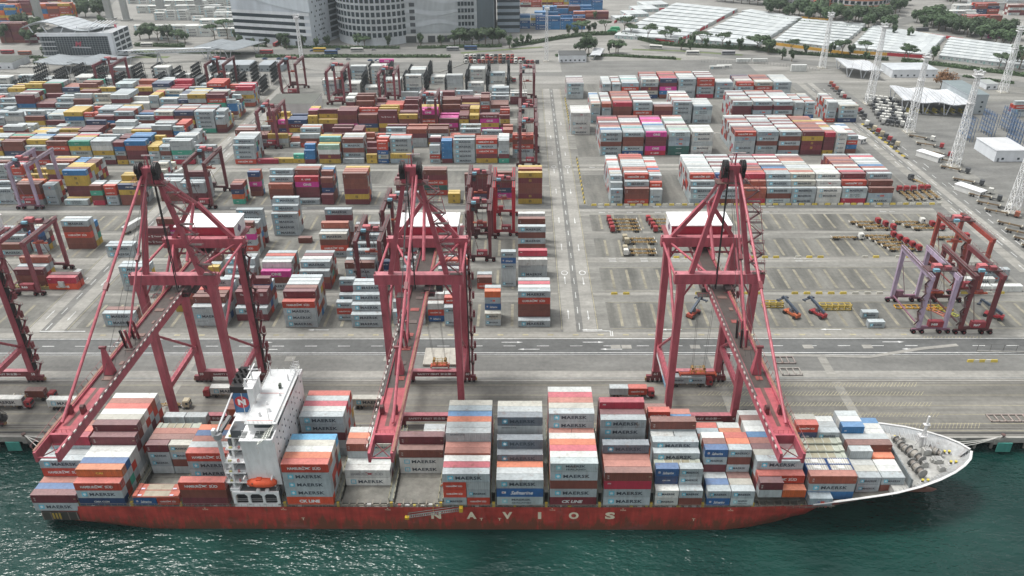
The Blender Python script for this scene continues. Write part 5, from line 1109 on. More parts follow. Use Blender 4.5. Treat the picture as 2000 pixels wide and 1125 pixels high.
for (x, y, w, h, c, lab, num, tr) in RT: rtg(x, y, w, h, c, lab, num, tr)
# ================================================================ trucks, trailers and mobile machines
def wheels(mb, xs, w=2.4, r=0.5):
    for x in xs:
        for y in (0.05, w-0.4): mb.tube((x, y, r), (x, y+0.35, r), r, BLK, 10)
def truck(name, loc, rz, col, label, grp, trailer=True, cab_white=False):
    """tractor with cab at +x; skeletal trailer behind it"""
    t = empty(name, (loc[0], loc[1], 0.06), rz, label, 'truck', grp); B = lambda mb, n, m='plain', par=None: mb.build(n, m, par or t)
    mb = MB(); x = 12.6
    mb.box(x+0.1, x+2.2, 0.08, 2.42, 0.75, 2.9, col, tuple(min(1, v*1.15) for v in col)); mb.box(x+0.25, x+2.0, 0.2, 2.3, 2.9, 3.15, tuple(v*0.9 for v in col)); mb.box(x+2.2, x+2.35, 0.15, 2.35, 0.6, 1.35, (0.12,)*3)
    cab = B(mb, 'cab')
    mb = MB(); mb.box(x+2.19, x+2.23, 0.25, 2.25, 1.75, 2.7, (0.03,0.04,0.05)); mb.box(x+1.1, x+1.9, 0.05, 0.09, 1.75, 2.6, (0.03,0.04,0.05)); mb.build('windscreen', 'glass', cab)
    mb = MB(); mb.box(x-2.8, x+2.2, 0.75, 1.75, 0.62, 0.9, (0.07,0.06,0.06)); mb.tube((x-0.3,0.25,0.75), (x+0.4,0.25,0.75), 0.3, (0.45,)*3, 8); mb.box(x-0.8,x-0.3,0.4,2.1,0.9,1.6,(0.10,)*3); B(mb, 'tractor_chassis')
    for xx in (x+1.3, x-1.9):
        mb = MB(); wheels(mb, (xx,)); B(mb, 'wheel_pair')
    if trailer:
        mb = MB(); yl_ = (0.34,0.22,0.07)
        for y in (0.75, 1.55): mb.box(0, 12.3, y, y+0.18, 0.95, 1.25, yl_)
        for i in range(7):
            xx = 0.1+i*2.0; mb.box(xx, xx+0.22, 0.0, 2.44, 1.0, 1.28, (0.30,0.19,0.08)); 
        for xx in (0, 3.0, 6.1, 9.1, 12.1):
            for y in (0.0, 2.24): mb.box(xx, xx+0.3, y, y+0.2, 1.28, 1.5, (0.55,0.53,0.46))
        mb.box(0.0, 0.25, 0, 2.44, 0.9, 1.5, (0.55,0.53,0.48)); mb.box(12.1, 12.35, 0, 2.44, 1.0, 1.5, (0.55,0.53,0.48)); mb.box(1.2,4.2,0.5,1.9,0.7,0.95,(0.10,0.08,0.06)); B(mb, 'trailer_frame', 'ship')
        mb = MB(); wheels(mb, (1.6, 2.8)); B(mb, 'trailer_wheels')
    return t
RDC = (0.30,0.03,0.035); WTC = (0.62,0.62,0.58); DKC = (0.06,0.065,0.07); BGC = (0.42,0.37,0.26); GRC=(0.30,0.10,0.06)
PR = {}
def tr_at(px, py, col, label, grp, flip=False, rz=None, trailer=True, world=None):
    """px, py = ground point under the trailer's tail (near side)"""
    key = (col, trailer); x, y = world or G(px, py); ang = rz if rz is not None else (math.pi if flip else 0.0)
    nm_ = 'container_truck' if trailer else 'tractor_unit'
    if key not in PR: PR[key] = truck(nm_, (x, y), ang, col, label, grp, trailer); return PR[key]
    return copy_tree(PR[key], (x, y, 0.06), ang, label, None, grp)
GP = 'empty trailers with tractors parked in the open yard'
def row(px, py, n, dy, cols, flip, where, dx=0.0):
    x0, y0 = G(px, py)
    for i in range(n):
        tr_at(0, 0, cols[i % len(cols)], '%s-cabbed empty container trailer, %s %s' % ({RDC:'red',WTC:'white',DKC:'dark',BGC:'beige',GRC:'brown'}[cols[i % len(cols)]], (ORD[i]+' from front in the group' if n > 1 else 'alone'), where), GP, flip, None, True, (x0+dx*i, y0+dy*i+(2.44 if flip else 0)))
row(1253, 455, 4, 4.0, [RDC], True, 'near the centre road', -0.2); row(1337, 455, 4, 4.0, [RDC], True, 'behind the right ship crane', -0.6)
row(1283, 479, 2, 3.6, [BGC], True, 'with beige cabs', -0.5); row(1283, 501, 2, 3.6, [WTC,BGC], True, 'above the yellow kerb blocks', 0)
row(1688, 452, 3, 3.6, [RDC], False, 'below the tall front block', -2.2); row(1783, 452, 3, 3.6, [RDC,RDC,WTC], False, 'beside the diagonal road', -3.0)
row(1624, 470, 1, 3.4, [WTC], False, 'on the empty paving'); row(1735, 493, 5, 3.5, [RDC], False, 'beside the yard gantries', -1.4); row(1829, 470, 1, 3.4, [RDC], False, 'behind the tall gantry')
for i, (px, py) in enumerate(((1783,394),(1797,394),(1811,394),(1826,392),(1839,392))): tr_at(px, py, RDC, 'red-cabbed empty trailer parked nose-away beside the front tall block, %s from left' % ORD[i], GP, False, math.pi/2+0.02)
tr_at(1818, 368, DKC, 'dark-cabbed empty trailer parked slantwise beside the diagonal road', GP, False, math.pi*0.60)
GQ = 'container trucks working under the ship cranes'
def loaded(px, py, col, label, boxes_, flip=False):
    x, y = G(px, py); tr_at(px, py, col, label, GQ, flip, None, True, (x, y+(2.44 if flip else 0)))
    for (dx, L, code, w) in boxes_: put(x-(12.3 if flip else 0)+dx, y, 1.62, L, 2.6, code, w, 'containers riding on trucks', 1.6)
loaded(-25, 800, RDC, 'red-cabbed truck with a white refrigerated box at the left edge of the quay', [(0,12.19,'W','on the leftmost quay truck')])
loaded(22, 784, RDC, 'red-cabbed truck carrying one short brown box, behind the leftmost quay trucks', [(5.6,6.06,'b','on a quay truck at the far left')])
loaded(97, 802, RDC, 'red-cabbed truck with white box passing under the left ship crane', [(0,12.19,'W','on the truck under the left crane boom')])
loaded(485, 778, RDC, 'red-cabbed truck with white box, cab leftwards, behind the bridge funnel', [(0,12.19,'W','on the truck behind the bridge funnel')], True)
loaded(690, 800, WTC, 'truck with a rust-streaked grey box ahead of the bridge', [(0,12.19,'e','on the truck beyond the bridge')])
loaded(1190, 779, RDC, 'red-cabbed truck with two short boxes left of the right ship crane', [(0,6.06,'l','rear box on the truck left of the right crane'),(6.2,6.06,'h','front box on the truck left of the right crane')])
loaded(1305, 757, RDC, 'red-cabbed truck with two short boxes beneath the right ship crane', [(0,6.06,'m','rear box on the truck beneath the right crane'),(6.2,6.06,'m','front box on the truck beneath the right crane')])
tr_at(283, 800, BGC, 'beige tractor and trailer half hidden behind the stern boxes', GQ, False)
x_, y_ = G(715, 126); tr_at(0, 0, WTC, 'white-cabbed truck with a magenta box on the gate road', 'trucks on the gate road', True, None, True, (x_+24, y_+2.44)); put(x_+11.7, y_, 1.62, 12.19, 2.6, 'O', 'on the truck on the far gate road', 'containers riding on trucks', 0)
# reach stackers
def stacker(px, py, rz, col, label):
    x, y = G(px, py); t = empty('reach_stacker', (x, y, 0), rz, label, 'reach stacker', 'reach stackers parked in the yard'); t.scale = (0.82,)*3; col = tuple(v*0.8 for v in col); B = lambda mb, n: mb.build(n, 'plain', t)
    mb = MB(); mb.box(-3.8, 3.2, -1.1, 1.1, 0.9, 2.0, col); mb.box(-4.4, -2.4, -1.5, 1.5, 0.9, 2.5, col); mb.box(2.2, 3.6, -1.8, 1.8, 1.0, 1.9, col); B(mb, 'body')
    for sx in (-3.2, 2.9):
        mb = MB(); 
        for y0 in (-2.0, 1.2): mb.tube((sx, y0, 0.85), (sx, y0+0.8, 0.85), 0.85, BLK, 14)
        B(mb, 'wheel_pair')
    mb = MB(); mb.box(-0.6, 1.0, -0.75, 0.75, 2.0, 3.6, (0.10,0.10,0.11)); B(mb, 'operator_cab')
    mb = MB(); mb.beam((-3.6,0,3.2), (4.6,0,6.6), 1.0, 1.1, (0.05,0.07,0.10)); mb.beam((4.6,0,6.6), (6.6,0,7.3), 0.7, 0.8, (0.05,0.07,0.10)); mb.beam((-1,0.5,2.0), (2.4,0.5,5.4), 0.3, 0.3, (0.3,)*3); B(mb, 'boom')
    mb = MB(); mb.box(6.0, 7.0, -3.0, 3.0, 5.9, 6.4, (0.05,0.06,0.08)); mb.box(6.1, 6.9, -0.7, 0.7, 6.4, 7.2, (0.05,0.06,0.08)); 
    for s_ in (-1, 1): mb.box(5.6, 7.4, s_*3.0-0.2, s_*3.0+0.2, 5.6, 6.3, (0.05,0.06,0.08))
    B(mb, 'spreader')
stacker(1354, 616, 0.9, (0.42,0.08,0.05), 'red reach stacker with raised dark boom under the right ship crane'); stacker(1545, 616, 2.1, (0.50,0.13,0.05), 'orange reach stacker right of the right ship crane'); stacker(1596, 616, 2.1, (0.40,0.04,0.045), 'red reach stacker next to the yellow spreader frames'); stacker(1938, 620, 2.4, (0.40,0.03,0.04), 'small red reach stacker behind the maroon gantry at the right')
# loose spreader frames, stair racks, hatch cover stools, boxes on the ground
def frame_stack(px, py, L, W, n, col, label, name='spreader_frame', rz=0.0):
    x, y = G(px, py); mb = MB()
    for k in range(n):
        z = 0.15+k*0.9
        for yy in (0, W): mb.box(0, L, yy, yy+0.3, z, z+0.35, col)
        m_ = max(3, int(L/2.2))
        for i in range(m_+1): mb.box(i*(L-0.3)/m_, i*(L-0.3)/m_+0.3, 0, W+0.3, z, z+0.3, col); mb.box(i*(L-0.3)/m_+0.05, i*(L-0.3)/m_+0.2, 0.05, 0.2, z+0.35, z+0.95, col)
    o = mb.build(name, 'ship', None, False, (x, y, 0)); o.rotation_euler = (0, 0, rz); tag(o, label, 'lifting frame', 'steel frames left on the paving')
YL = (0.42,0.31,0.06); YO = (0.52,0.28,0.03)
frame_stack(1601, 607, 12.4, 2.4, 3, YL, 'stack of yellow spreader frames beside the red reach stacker'); frame_stack(1490, 602, 8, 2.2, 3, YL, 'yellow frame stack just right of the right ship crane'); frame_stack(1750, 604, 18, 2.6, 1, YO, 'long orange-yellow lifting frame under the lilac gantry'); frame_stack(1812, 608, 10, 2.2, 1, YO, 'shorter orange-yellow frame right of the long one')
frame_stack(1856, 620, 9, 1.8, 1, (0.55,0.2,0.15), 'red ladder frame lying between the two gantries', 'ladder_frame', 2.1); frame_stack(1873, 618, 9, 1.6, 1, (0.5,0.5,0.12), 'yellow-green ladder frame lying between the two gantries', 'ladder_frame', 2.1)
frame_stack(1516, 711, 7.0, 4.0, 1, (0.30,0.25,0.23), 'pinkish steel rack on the asphalt right of the crane, upper one', 'steel_rack'); frame_stack(1528, 734, 7.0, 4.0, 1, (0.36,0.33,0.30), 'pale steel rack on the asphalt right of the crane, lower one', 'steel_rack'); frame_stack(1936, 825, 14.0, 3.4, 1, (0.36,0.30,0.27), 'rusty steel racks on the apron at the right edge', 'steel_rack')
frame_stack(20, 566, 17, 2.0, 2, (0.34,0.28,0.10), 'long yellow frame stack below the left gantry', 'spreader_frame')
put(*G(1683, 622), 0.1, 6.06, 2.6, 'm', 'alone on paving, left of the lilac gantry, rear one', 'short boxes alone on the paving', 1.6); put(*G(1695, 641), 0.1, 6.06, 2.6, 'm', 'alone on paving, left of the lilac gantry, front one', 'short boxes alone on the paving', 1.6)
for i, (px, py, a) in enumerate(((352,352,0.72),(262,458,0.76),(141,566,0.80))): put(*G(px-14, py+2), 1.4, 12.19, 2.6, 'w', 'slanting on a trailer along the left road, %s from the quay' % ORD[2-i], 'white boxes on trailers along the left road', 1.6, a+0.55)
for i in range(3): 
    px, py, a = ((352,352,1.27),(262,458,1.31),(141,566,1.35))[i]; x, y = G(px-14, py+2); mb = MB(); mb.box(0, 12.2, 0.7, 0.9, 0.9, 1.25, YL); mb.box(0, 12.2, 1.6, 1.8, 0.9, 1.25, YL); wheels(mb, (1.5, 2.8, 10.5))
    o = mb.build('parked_trailer', 'plain', None, False, (x, y, 0)); o.rotation_euler = (0, 0, a); tag(o, 'parked trailer under the slanting white box, %s from the quay' % ORD[2-i], 'trailer', 'trailers along the left road')
put(178, 282.6, 0.1, 12.19, 2.6, 'w', 'right edge behind the gantries, lower white one', 'white boxes at the right edge', 0.8); put(191, 282.6, 0.1, 12.19, 2.6, 'w', 'right edge, lower white pair', 'white boxes at the right edge', 0.8); put(183, 289, 0.1, 12.19, 2.6, 'W', 'right edge, rear white one', 'white boxes at the right edge', 0.8); put(190, 292, 2.8, 12.19, 2.6, 'm', 'right edge above the white ones', 'white boxes at the right edge', 0.8); put(190, 292, 0.1, 12.19, 2.6, 'x', 'right edge below the grey one', 'white boxes at the right edge', 0.5)
# hatch cover set down behind the middle crane, with its spreader above
mb = MB(); x, y = G(826, 716); mb.box(x, x+12.6, y, y+10.5, 0.3, 1.0, (0.42,0.40,0.35)); 
for i in range(5): mb.box(x+0.3+i*2.9, x+0.6+i*2.9, y+0.2, y+10.3, 1.0, 1.06, (0.35,0.33,0.29))
tag(mb.build('hatch_cover', 'ship'), 'pale hatch cover set down behind the middle ship crane', 'hatch cover')
# barrier blocks
def block(x, y, c, rz, label, grp, L=2.6):
    o = bpy.data.objects.new('barrier_block', BKM[c]); C.objects.link(o); o.location = (x, y, 0.05); o.rotation_euler = (0, 0, rz); tag(o, label, 'barrier', grp)
BKM = {}
for k, c in (('y', (0.52,0.40,0.07)), ('w', (0.50,0.49,0.42)), ('b', (0.06,0.06,0.05))):
    mb = MB(); mb.add([(0,0,0),(2.6,0,0),(2.6,0.8,0),(0,0.8,0),(0.08,0.22,0.9),(2.52,0.22,0.9),(2.52,0.58,0.9),(0.08,0.58,0.9)], [(0,3,2,1),(4,5,6,7),(0,1,5,4),(1,2,6,5),(2,3,7,6),(3,0,4,7)], c); o = mb.build('barrier_block', 'plain'); BKM[k] = o.data; bpy.data.objects.remove(o)
x = 35.0; i = 0
while x < 212: block(x, 373.2, 'yw'[i % 2], 0, 'yellow block in the alternating row along the front tall block' if i % 2 == 0 else 'white block in the alternating row along the front tall block', 'yellow and white blocks along the tall stacks'); x += 3.3; i += 1
for (Y, lo, hi, pr, w) in ((313.6, 62, 205, 0.78, 'upper line of kerb blocks across the empty yard'), (281.0, 36, 196, 0.75, 'lower line of kerb blocks across the empty yard')):
    x = lo; i = 0; rgb = random.Random(int(Y))
    while x < hi:
        if rgb.random() < pr: k = rgb.choice('yyw'); block(x, Y, k, 0, ('yellow' if k == 'y' else 'pale')+' low block in the '+w, w)
        x += 4.9
for j, (x, lo, hi, w) in enumerate(((32.2, 376, 445, 'front'), (31.4, 500, 575, 'rear'))):
    y = lo; i = 0
    while y < hi: block(x+(hi-y)*0.0, y, 'yb'[i % 2], math.pi/2, ('yellow' if i % 2 == 0 else 'black')+' block in the striped line by the centre road, %s part' % w, 'striped blocks beside the centre road'); y += 2.9; i += 1
for i in range(16): x, y = G(1690+i*5.6, 245+i*4.4); block(x, y, 'yb'[i % 2], 2.2, ('yellow' if i % 2 == 0 else 'black')+' block in the striped line by the diagonal road', 'striped blocks beside the diagonal road')
for i in range(5): x, y = G(1890+i*11, 708); block(x, y, 'yw'[i % 2], 0, ('yellow' if i % 2 == 0 else 'pale')+' crash block in the line before the right-hand fence', 'crash blocks at the right')
# light masts
def mast(px, py, H, label, big=True):
    x, y = G(px, py); t = empty('light_mast', (x, y, 0), 0, label, 'light mast', 'white lattice light masts'); c = (0.78,0.79,0.79); b0, b1 = (4.6, 1.6) if big else (2.8, 1.5)
    mb = MB(); n = int(H/4.2)
    P = lambda k, sx, sy: ((b0+(b1-b0)*k/n)/2*sx, (b0+(b1-b0)*k/n)/2*sy, H*k/n)
    cs = ((-1,-1),(1,-1),(1,1),(-1,1))
    for k in range(n):
        for i in range(4):
            a, b = cs[i], cs[(i+1) % 4]; mb.beam(P(k,*a), P(k+1,*a), 0.34, 0.34, c, up=(0,1,0)); mb.beam(P(k,*a), P(k+1,*b), 0.19, 0.19, c, up=(0.3,0.9,0)); mb.beam(P(k,*b), P(k+1,*a), 0.19, 0.19, c, up=(0.3,0.9,0)); mb.beam(P(k+1,*a), P(k+1,*b), 0.15, 0.15, c)
    mb.build('lattice', 'white', t)
    mb = MB(); mb.box(-2.1, 2.1, -2.1, 2.1, H, H+0.2, (0.6,)*3)
    for a, b in ((( -2.1,-2.1),(2.1,-2.1)),((2.1,-2.1),(2.1,2.1)),((2.1,2.1),(-2.1,2.1)),((-2.1,2.1),(-2.1,-2.1))): rails_along(mb, (*a,H+0.2), (*b,H+0.2), 1.3, 1.0, c, 0.12); mb.beam((*a,H-1.2), (*b,H-1.2), 0.3, 0.4, c)
    mb.tube((0,0,H), (0,0,H+4.5), 0.09, c, 5); 
    if big: mb.box(-1.8,1.8,-1.8,1.8,H*0.70,H*0.70+0.2,(0.6,)*3); [mb.beam((-1.8,s_*1.8,H*0.7+1.2), (1.8,s_*1.8,H*0.7+1.2), 0.1, 0.1, c) for s_ in (-1,1)]
    mb.build('platform', 'white', t)
    for i in range(4):
        mb = MB(); a = cs[i]; mb.box(a[0]*1.7-0.6, a[0]*1.7+0.6, a[1]*1.7-0.5, a[1]*1.7+0.5, H+1.4, H+2.1, (0.62,0.63,0.63)); mb.build('floodlight', 'plain', t)
    mb = MB(); mb.box(-b0/2-1, b0/2+1, -b0/2-1, b0/2+1, 0, 0.5, (0.4,0.38,0.33)); mb.build('footing', 'plain', t)
for (px, py, H, lab) in ((1862,325,52,'white lattice light mast nearest on the right road side'),(1775,258,47,'white lattice light mast beside the tractor park'),(1696,203,53,'white lattice light mast left of the gate canopies'),(1605,133,42,'white lattice light mast behind the third canopy, before the cabins'),(1958,180,45,'white lattice light mast at the far right edge'),(1975,418,46,'white lattice light mast cut by the right edge')): mast(px, py, H, lab)
mast(1067, 120, 44, 'slim white light mast beside the small white office at the centre', False); mast(592, 135, 42, 'slim white light mast before the banded building at the left', False)
# dark steel racks for refrigerated boxes and the blue ones at the right
def rack(x, y, L, H, col, label, grp, W=1.7, fill=True):
    key = (L, H, col)
    if key in RK: o = copy_tree(RK[key], (x, y, 0), 0, label); return o
    t = empty('reefer_rack', (x, y, 0), 0, label, 'rack', grp); n = int(L/2.9)
    mb = MB()
    for i in range(n+1):
        for xx in (0, W): mb.box(xx-0.11, xx+0.11, i*L/n-0.11, i*L/n+0.11, 0, H+0.9, col)
    mb.build('posts', 'plain', t)
    k = 0; z = 2.6
    while z <= H+0.1:
        mb = MB(); mb.box(-0.1, W+0.1 if fill else 0.25, 0, L, z-0.28, z, col)
        for i in range(n): mb.beam((0,i*L/n,z), (0,(i+1)*L/n,z+1.0), 0.14, 0.14, col); (fill and mb.box(0.1, 0.9, i*L/n+0.8, i*L/n+1.9, z, z+1.2, tuple(v*0.8 for v in col)))
        for xx in (0, W): mb.beam((xx,0,z+1.0), (xx,L,z+1.0), 0.10, 0.10, col)
        mb.build('gantry_floor', 'plain', t); z += 2.75
    RK[key] = t; return t
RK = {}
RKC = (0.012,0.016,0.018)
for j, Y in enumerate((586, 616)):
    for i, x in enumerate(RX):
        if -190 < x < -150: continue
        rack(x+0.2, Y-0.5, 18, 13.6 if (i+j) % 3 else 10.85, RKC, 'dark reefer rack, %s from the centre road, %s line' % (ORD[i] if i < 20 else 'number %d' % (i+1), 'front' if j == 0 else 'rear'), 'dark racks between the refrigerated boxes')
BLR = (0.04,0.10,0.22)
BLR = (0.07,0.13,0.24)
for i, (px, py) in enumerate(((1893,278),(1935,270),(1975,264),(1990,290))): x, y = G(px, py); rack(x, y, 15, 13.6, BLR, 'blue steel rack tower beyond the masts, %s' % ('nearest the mast','second from the mast','third from the mast','rightmost one')[i], 'blue steel racks at the right', 1.7, False)
# ================================================================ buildings behind the terminal
def VP(px, py, Y):
    d = FW*FPX + CRT*(px-1000) - UP*(py-562.5); t = Y/d.y; return (d.x*t, d.z*t+CH)
WB = (0.66,0.69,0.72); GB = (0.36,0.40,0.43); DG = (0.045,0.06,0.07)
def face(mb, p, q, z0, z1, col, off=0.0):
    """upright panel between ground points p and q, pushed out by off to the right of p->q"""
    dx, dy = q[0]-p[0], q[1]-p[1]; l = math.hypot(dx, dy); nx, ny = dy/l*off, -dx/l*off
    mb.add([(p[0]+nx,p[1]+ny,z0),(q[0]+nx,q[1]+ny,z0),(q[0]+nx,q[1]+ny,z1),(p[0]+nx,p[1]+ny,z1)], [(0,1,2,3)], col)
def lerp2(p, q, t): return (p[0]+(q[0]-p[0])*t, p[1]+(q[1]-p[1])*t)
def wbuild(name, mb, mat, par=None): return mb.build(name, mat, par)
# glass office with the waving roof
ob = empty('office_building', (-382, 690, 0), 0, 'dark glass office block with white frame and waving silver roof', 'building')
def o_(mb): mb.v = [(x+382, y-690, z) for x, y, z in mb.v]; return mb
xa, za = VP(92, 75, 690); xb, zb = VP(243, 115, 690); xa = -414; xb = -351.5; z0, z1 = 7, 26
mb = MB(); mb.box(xa, xb, 690, 722, z0, z1, (0.20,0.22,0.23), (0.42,0.44,0.45)); mb.box(xa+4, xb-4, 694, 720, 0.1, z0-0.02, (0.15,0.16,0.17)); wbuild('core', o_(mb), 'build', ob)
mb = MB(); mb.box(xa+1.5, xb-3.2, 689.7, 689.99, z0+0.8, z1-2.6, DG); g_ = o_(mb).build('curtain_wall', 'glass', ob)
mb = MB()
for i in range(25): x = xa+2+i*(xb-xa-6)/24; mb.box(x-0.07, x+0.07, 689.5, 689.69, z0+0.8, z1-2.6, (0.35,0.38,0.4))
for i in range(10): z = z0+0.8+i*(z1-z0-3.4)/9; mb.box(xa+1.5, xb-3.2, 689.52, 689.69, z-0.07, z+0.07, (0.30,0.33,0.35))
for z in (11.2, 15.0, 18.8): mb.box(xa-0.6, xa+13, 689.3, 689.5, z, z+0.5, WB)
mb.box(xa-1.2, xb+0.4, 689.2, 690, z1-2.5, z1+0.3, WB); mb.box(xb-3.2, xb+0.4, 689.2, 689.95, z0-0.2, z1-2.5, WB); mb.box(xa-0.6, xb-3.2, 689.2, 689.95, z0-0.4, z0+0.6, WB); mb.box(xb+0.41, xb+0.8, 690, 722, z0, z1+0.2, WB)
for k in range(4):
    for j in range(3): mb.box(xb+0.81, xb+0.95, 692.5+j*10, 700.5+j*10, z0+2+k*4.6, z0+5+k*4.6, DG)
wbuild('frame', o_(mb), 'build', ob)
mb = MB(); mb.text('M', (-384.5, 689.4, 15.0), (1,0,0), (0,0,1), 4.2, (0.45,0.06,0.10), 6.0, 0.25, 0.03); mb.add([(-388,689.38,14.2),(-371,689.38,13.6),(-371,689.38,14.4),(-386,689.38,15.0)], [(0,1,2,3)], (0.5,0.5,0.52)); mb.text('M', (-352.2, 700, 28.5), (0.75,-0.65,0), (0,0,1), 3.6, (0.45,0.06,0.10), 5.5, 0.25, 0.03); wbuild('logo', o_(mb), 'plain', ob)
def wave_roof(name, A, B, Cc, zf, thick, par, n=24, m=2, col=(0.40,0.43,0.45), shift=None):
    """sheet spanned by A->B (wave runs along it) and A->C"""
    mb = MB(); V = []
    for i in range(n+1):
        t = i/n; p = lerp2(A, B, t); q = (p[0]+Cc[0]-A[0], p[1]+Cc[1]-A[1]); z = zf(t)
        V += [(*p, z), (*q, z), (*p, z-thick), (*q, z-thick)]
    F = []
    for i in range(n): a = 4*i; b = a+4; F += [(a,b,b+1,a+1), (a+2,a+3,b+3,b+2), (a,a+2,b+2,b), (a+1,b+1,b+3,a+3)]
    F += [(0,1,3,2), (4*n,4*n+2,4*n+3,4*n+1)]
    mb.add(V, F, col)
    for i in range(0, n, 2): t = (i+0.5)/n; p = lerp2(A, B, t); q = (p[0]+Cc[0]-A[0], p[1]+Cc[1]-A[1]); mb.beam((*p, zf(t)+0.08), (*q, zf(t)+0.08), 0.25, 0.15, tuple(v*0.8 for v in col))
    return mb
r_ = wave_roof('roof', (-428,692), (-366,692), (-420,720), lambda t: 30.5+4.2*math.sin(t*6.0-0.3)*(1-0.35*t)+1.5*(1-t), 0.7, ob); wbuild('roof', o_(r_), 'build', ob)
mb = MB()
for x in (-420,-408,-396,-384,-372,-360): mb.beam((x,693,z1), (x+(-3 if x < -400 else 3),694,31), 0.7, 0.7, WB)
mb.box(-404,-372,696,712,z1,z1+2.8,(0.30,0.32,0.33)); 
for i in range(6): mb.beam((-372+i*3.2,691,z1+4.5), (-372+i*3.2,712,z1+6.5), 0.4, 0.5, WB)
mb.beam((-374,692,z1+4.7),(-352,692,z1+4.7),0.4,0.5,WB)
wbuild('roof_frame', o_(mb), 'build', ob)
def canopy(name, A, B, Cd, H, amp, label, grp, posts, ph=0.0, col=(0.30,0.33,0.35), tips=0, n=24, freq=3.3):
    t0 = empty(name, (*A, 0), 0, label, 'canopy', grp); sh = lambda mb: setattr(mb, 'v', [(x-A[0], y-A[1], z) for x, y, z in mb.v]) or mb
    zf = lambda t: H+amp*math.sin(t*freq+ph)
    r = wave_roof('roof', A, B, Cd, zf, 0.5, t0, n, 2, col); sh(r).build('roof', 'build', t0)
    for (u, v) in posts:
        p = lerp2(A, B, u); q = (p[0]+(Cd[0]-A[0])*v, p[1]+(Cd[1]-A[1])*v); mb = MB()
        for s_ in (-1, 1): mb.beam((q[0]+s_*0.6, q[1], 0.1), (q[0]+s_*3.0, q[1]+s_*1.0, zf(u)-0.6), 0.5, 0.5, WB)
        sh(mb).build('strut', 'build', t0)
    if tips:
        for i in range(tips):
            p = lerp2(A, B, (i+0.5)/tips); mb = MB(); mb.tube((*p, H-1), (*p, H+5.5), 0.22, (0.72,)*3, 6, 0.1); sh(mb).build('mast_tip', 'white', t0)
    return t0
a = G(90,137); 
canopy('station_canopy', (-404,655), (-372,655), (-398,684), 9, 1.3, 'silver waving canopy in front of the glass office, left half', 'waving canopies', ((0.15,0.1),(0.8,0.1),(0.15,0.9)), 2.2)
canopy('station_canopy', (-375,653), (-345,653), (-362,684), 9, 1.3, 'silver waving canopy in front of the glass office, right half', 'waving canopies', ((0.25,0.1),(0.85,0.2),(0.85,0.9)), 2.2)
canopy('station_canopy', (-289,705), (-266,703), (-276,738), 10, 1.1, 'silver waving canopy at the far end of the footbridge, left half', 'waving canopies', ((0.3,0.1),(0.8,0.1),(0.5,0.9)), 2.2)
canopy('station_canopy', (-272,702), (-250,701), (-256,736), 10, 1.1, 'silver waving canopy at the far end of the footbridge, right half', 'waving canopies', ((0.5,0.1),(0.8,0.8)), 2.2)
t0 = empty('footbridge', (-350, 690, 0), 0, 'pale truss footbridge between the glass office and the far canopy', 'footbridge'); sh = lambda mb: setattr(mb, 'v', [(x+350, y-690, z) for x, y, z in mb.v]) or mb
mb = MB(); p, q = (-349,690), (-272,700)
mb.beam((*p,8.2), (*q,8.2), 3.4, 0.4, (0.45,0.48,0.5)); mb.beam((*p,11.2), (*q,11.2), 3.6, 0.25, (0.5,0.53,0.55))
for i in range(26):
    c = lerp2(p, q, i/26); d = lerp2(p, q, (i+1)/26)
    for s_ in (-1.6, 1.6): mb.beam((c[0],c[1]+s_,8.4), (d[0],d[1]+s_,11), 0.18, 0.18, (0.52,0.56,0.6)); mb.beam((c[0],c[1]+s_,11), (d[0],d[1]+s_,8.4), 0.18, 0.18, (0.52,0.56,0.6))
sh(mb).build('truss', 'build', t0)
for u in (0.42, 0.97):
    c = lerp2(p, q, u); mb = MB(); mb.beam((c[0]-2,c[1],0.1), (c[0]-0.4,c[1],8), 0.9, 1.0, (0.5,0.52,0.54)); mb.beam((c[0]+2,c[1],0.1), (c[0]+0.4,c[1],8), 0.9, 1.0, (0.5,0.52,0.54)); mb.box(c[0]-3,c[0]+3,c[1]-1.2,c[1]+1.2,0.1,0.9,(0.5,0.5,0.48)); sh(mb).build('pier', 'build', t0)
def house(x, y, w, d, h, label, col=WB, roof=(0.30,0.32,0.31), rz=0.0, wins=4, name='shed', cat='building', par=0.4, door=True, storeys=1):
    t = empty(name, (x, y, 0), rz, label, cat)
    mb = MB(); mb.box(0, w, 0, d, 0.05, h, col); mb.build('wall', 'build', t)
    mb = MB(); mb.box(-0.3, w+0.3, -0.3, d+0.3, h, h+0.35, tuple(min(1, v*1.1) for v in col), roof); mb.box(0.4, w-0.4, 0.4, d-0.4, h+0.352, h+0.42, roof); mb.build('roof', 'build', t)
    for s_ in range(storeys):
        for i in range(wins):
            xx = w*(i+0.5)/wins; zz = 1.2+s_*3.2; mb = MB(); mb.box(xx-0.7, xx+0.7, -0.08, -0.02, zz, zz+1.2, (0.05,0.07,0.09)); mb.build('window', 'glass', t)
    if door: mb = MB(); mb.box(w*0.08, w*0.08+1.1, -0.1, -0.03, 0.1, 2.3, (0.18,0.20,0.22)); mb.build('door', 'plain', t)
    return t
def pxhouse(px, py, wpx, dpx, h, label, **k):
    x, y = G(px, py); x2, _ = G(px+wpx, py); _, y2 = G(px, py-dpx); return house(x, y, x2-x, y2-y, h, label, **k)
house(-172, 522, 31, 26, 11, 'white flat-roofed shed with grey roof among the left stacks', (0.66,0.67,0.66), (0.10,0.105,0.09), wins=1)
pxhouse(1092, 122, 53, 10, 5.5, 'small white office with dark flat roof beside the slim mast', wins=6, roof=(0.07,0.075,0.075)); pxhouse(-40, 136, 66, 14, 5.5, 'low white building at the left edge beyond the yard', roof=(0.06,0.07,0.055))
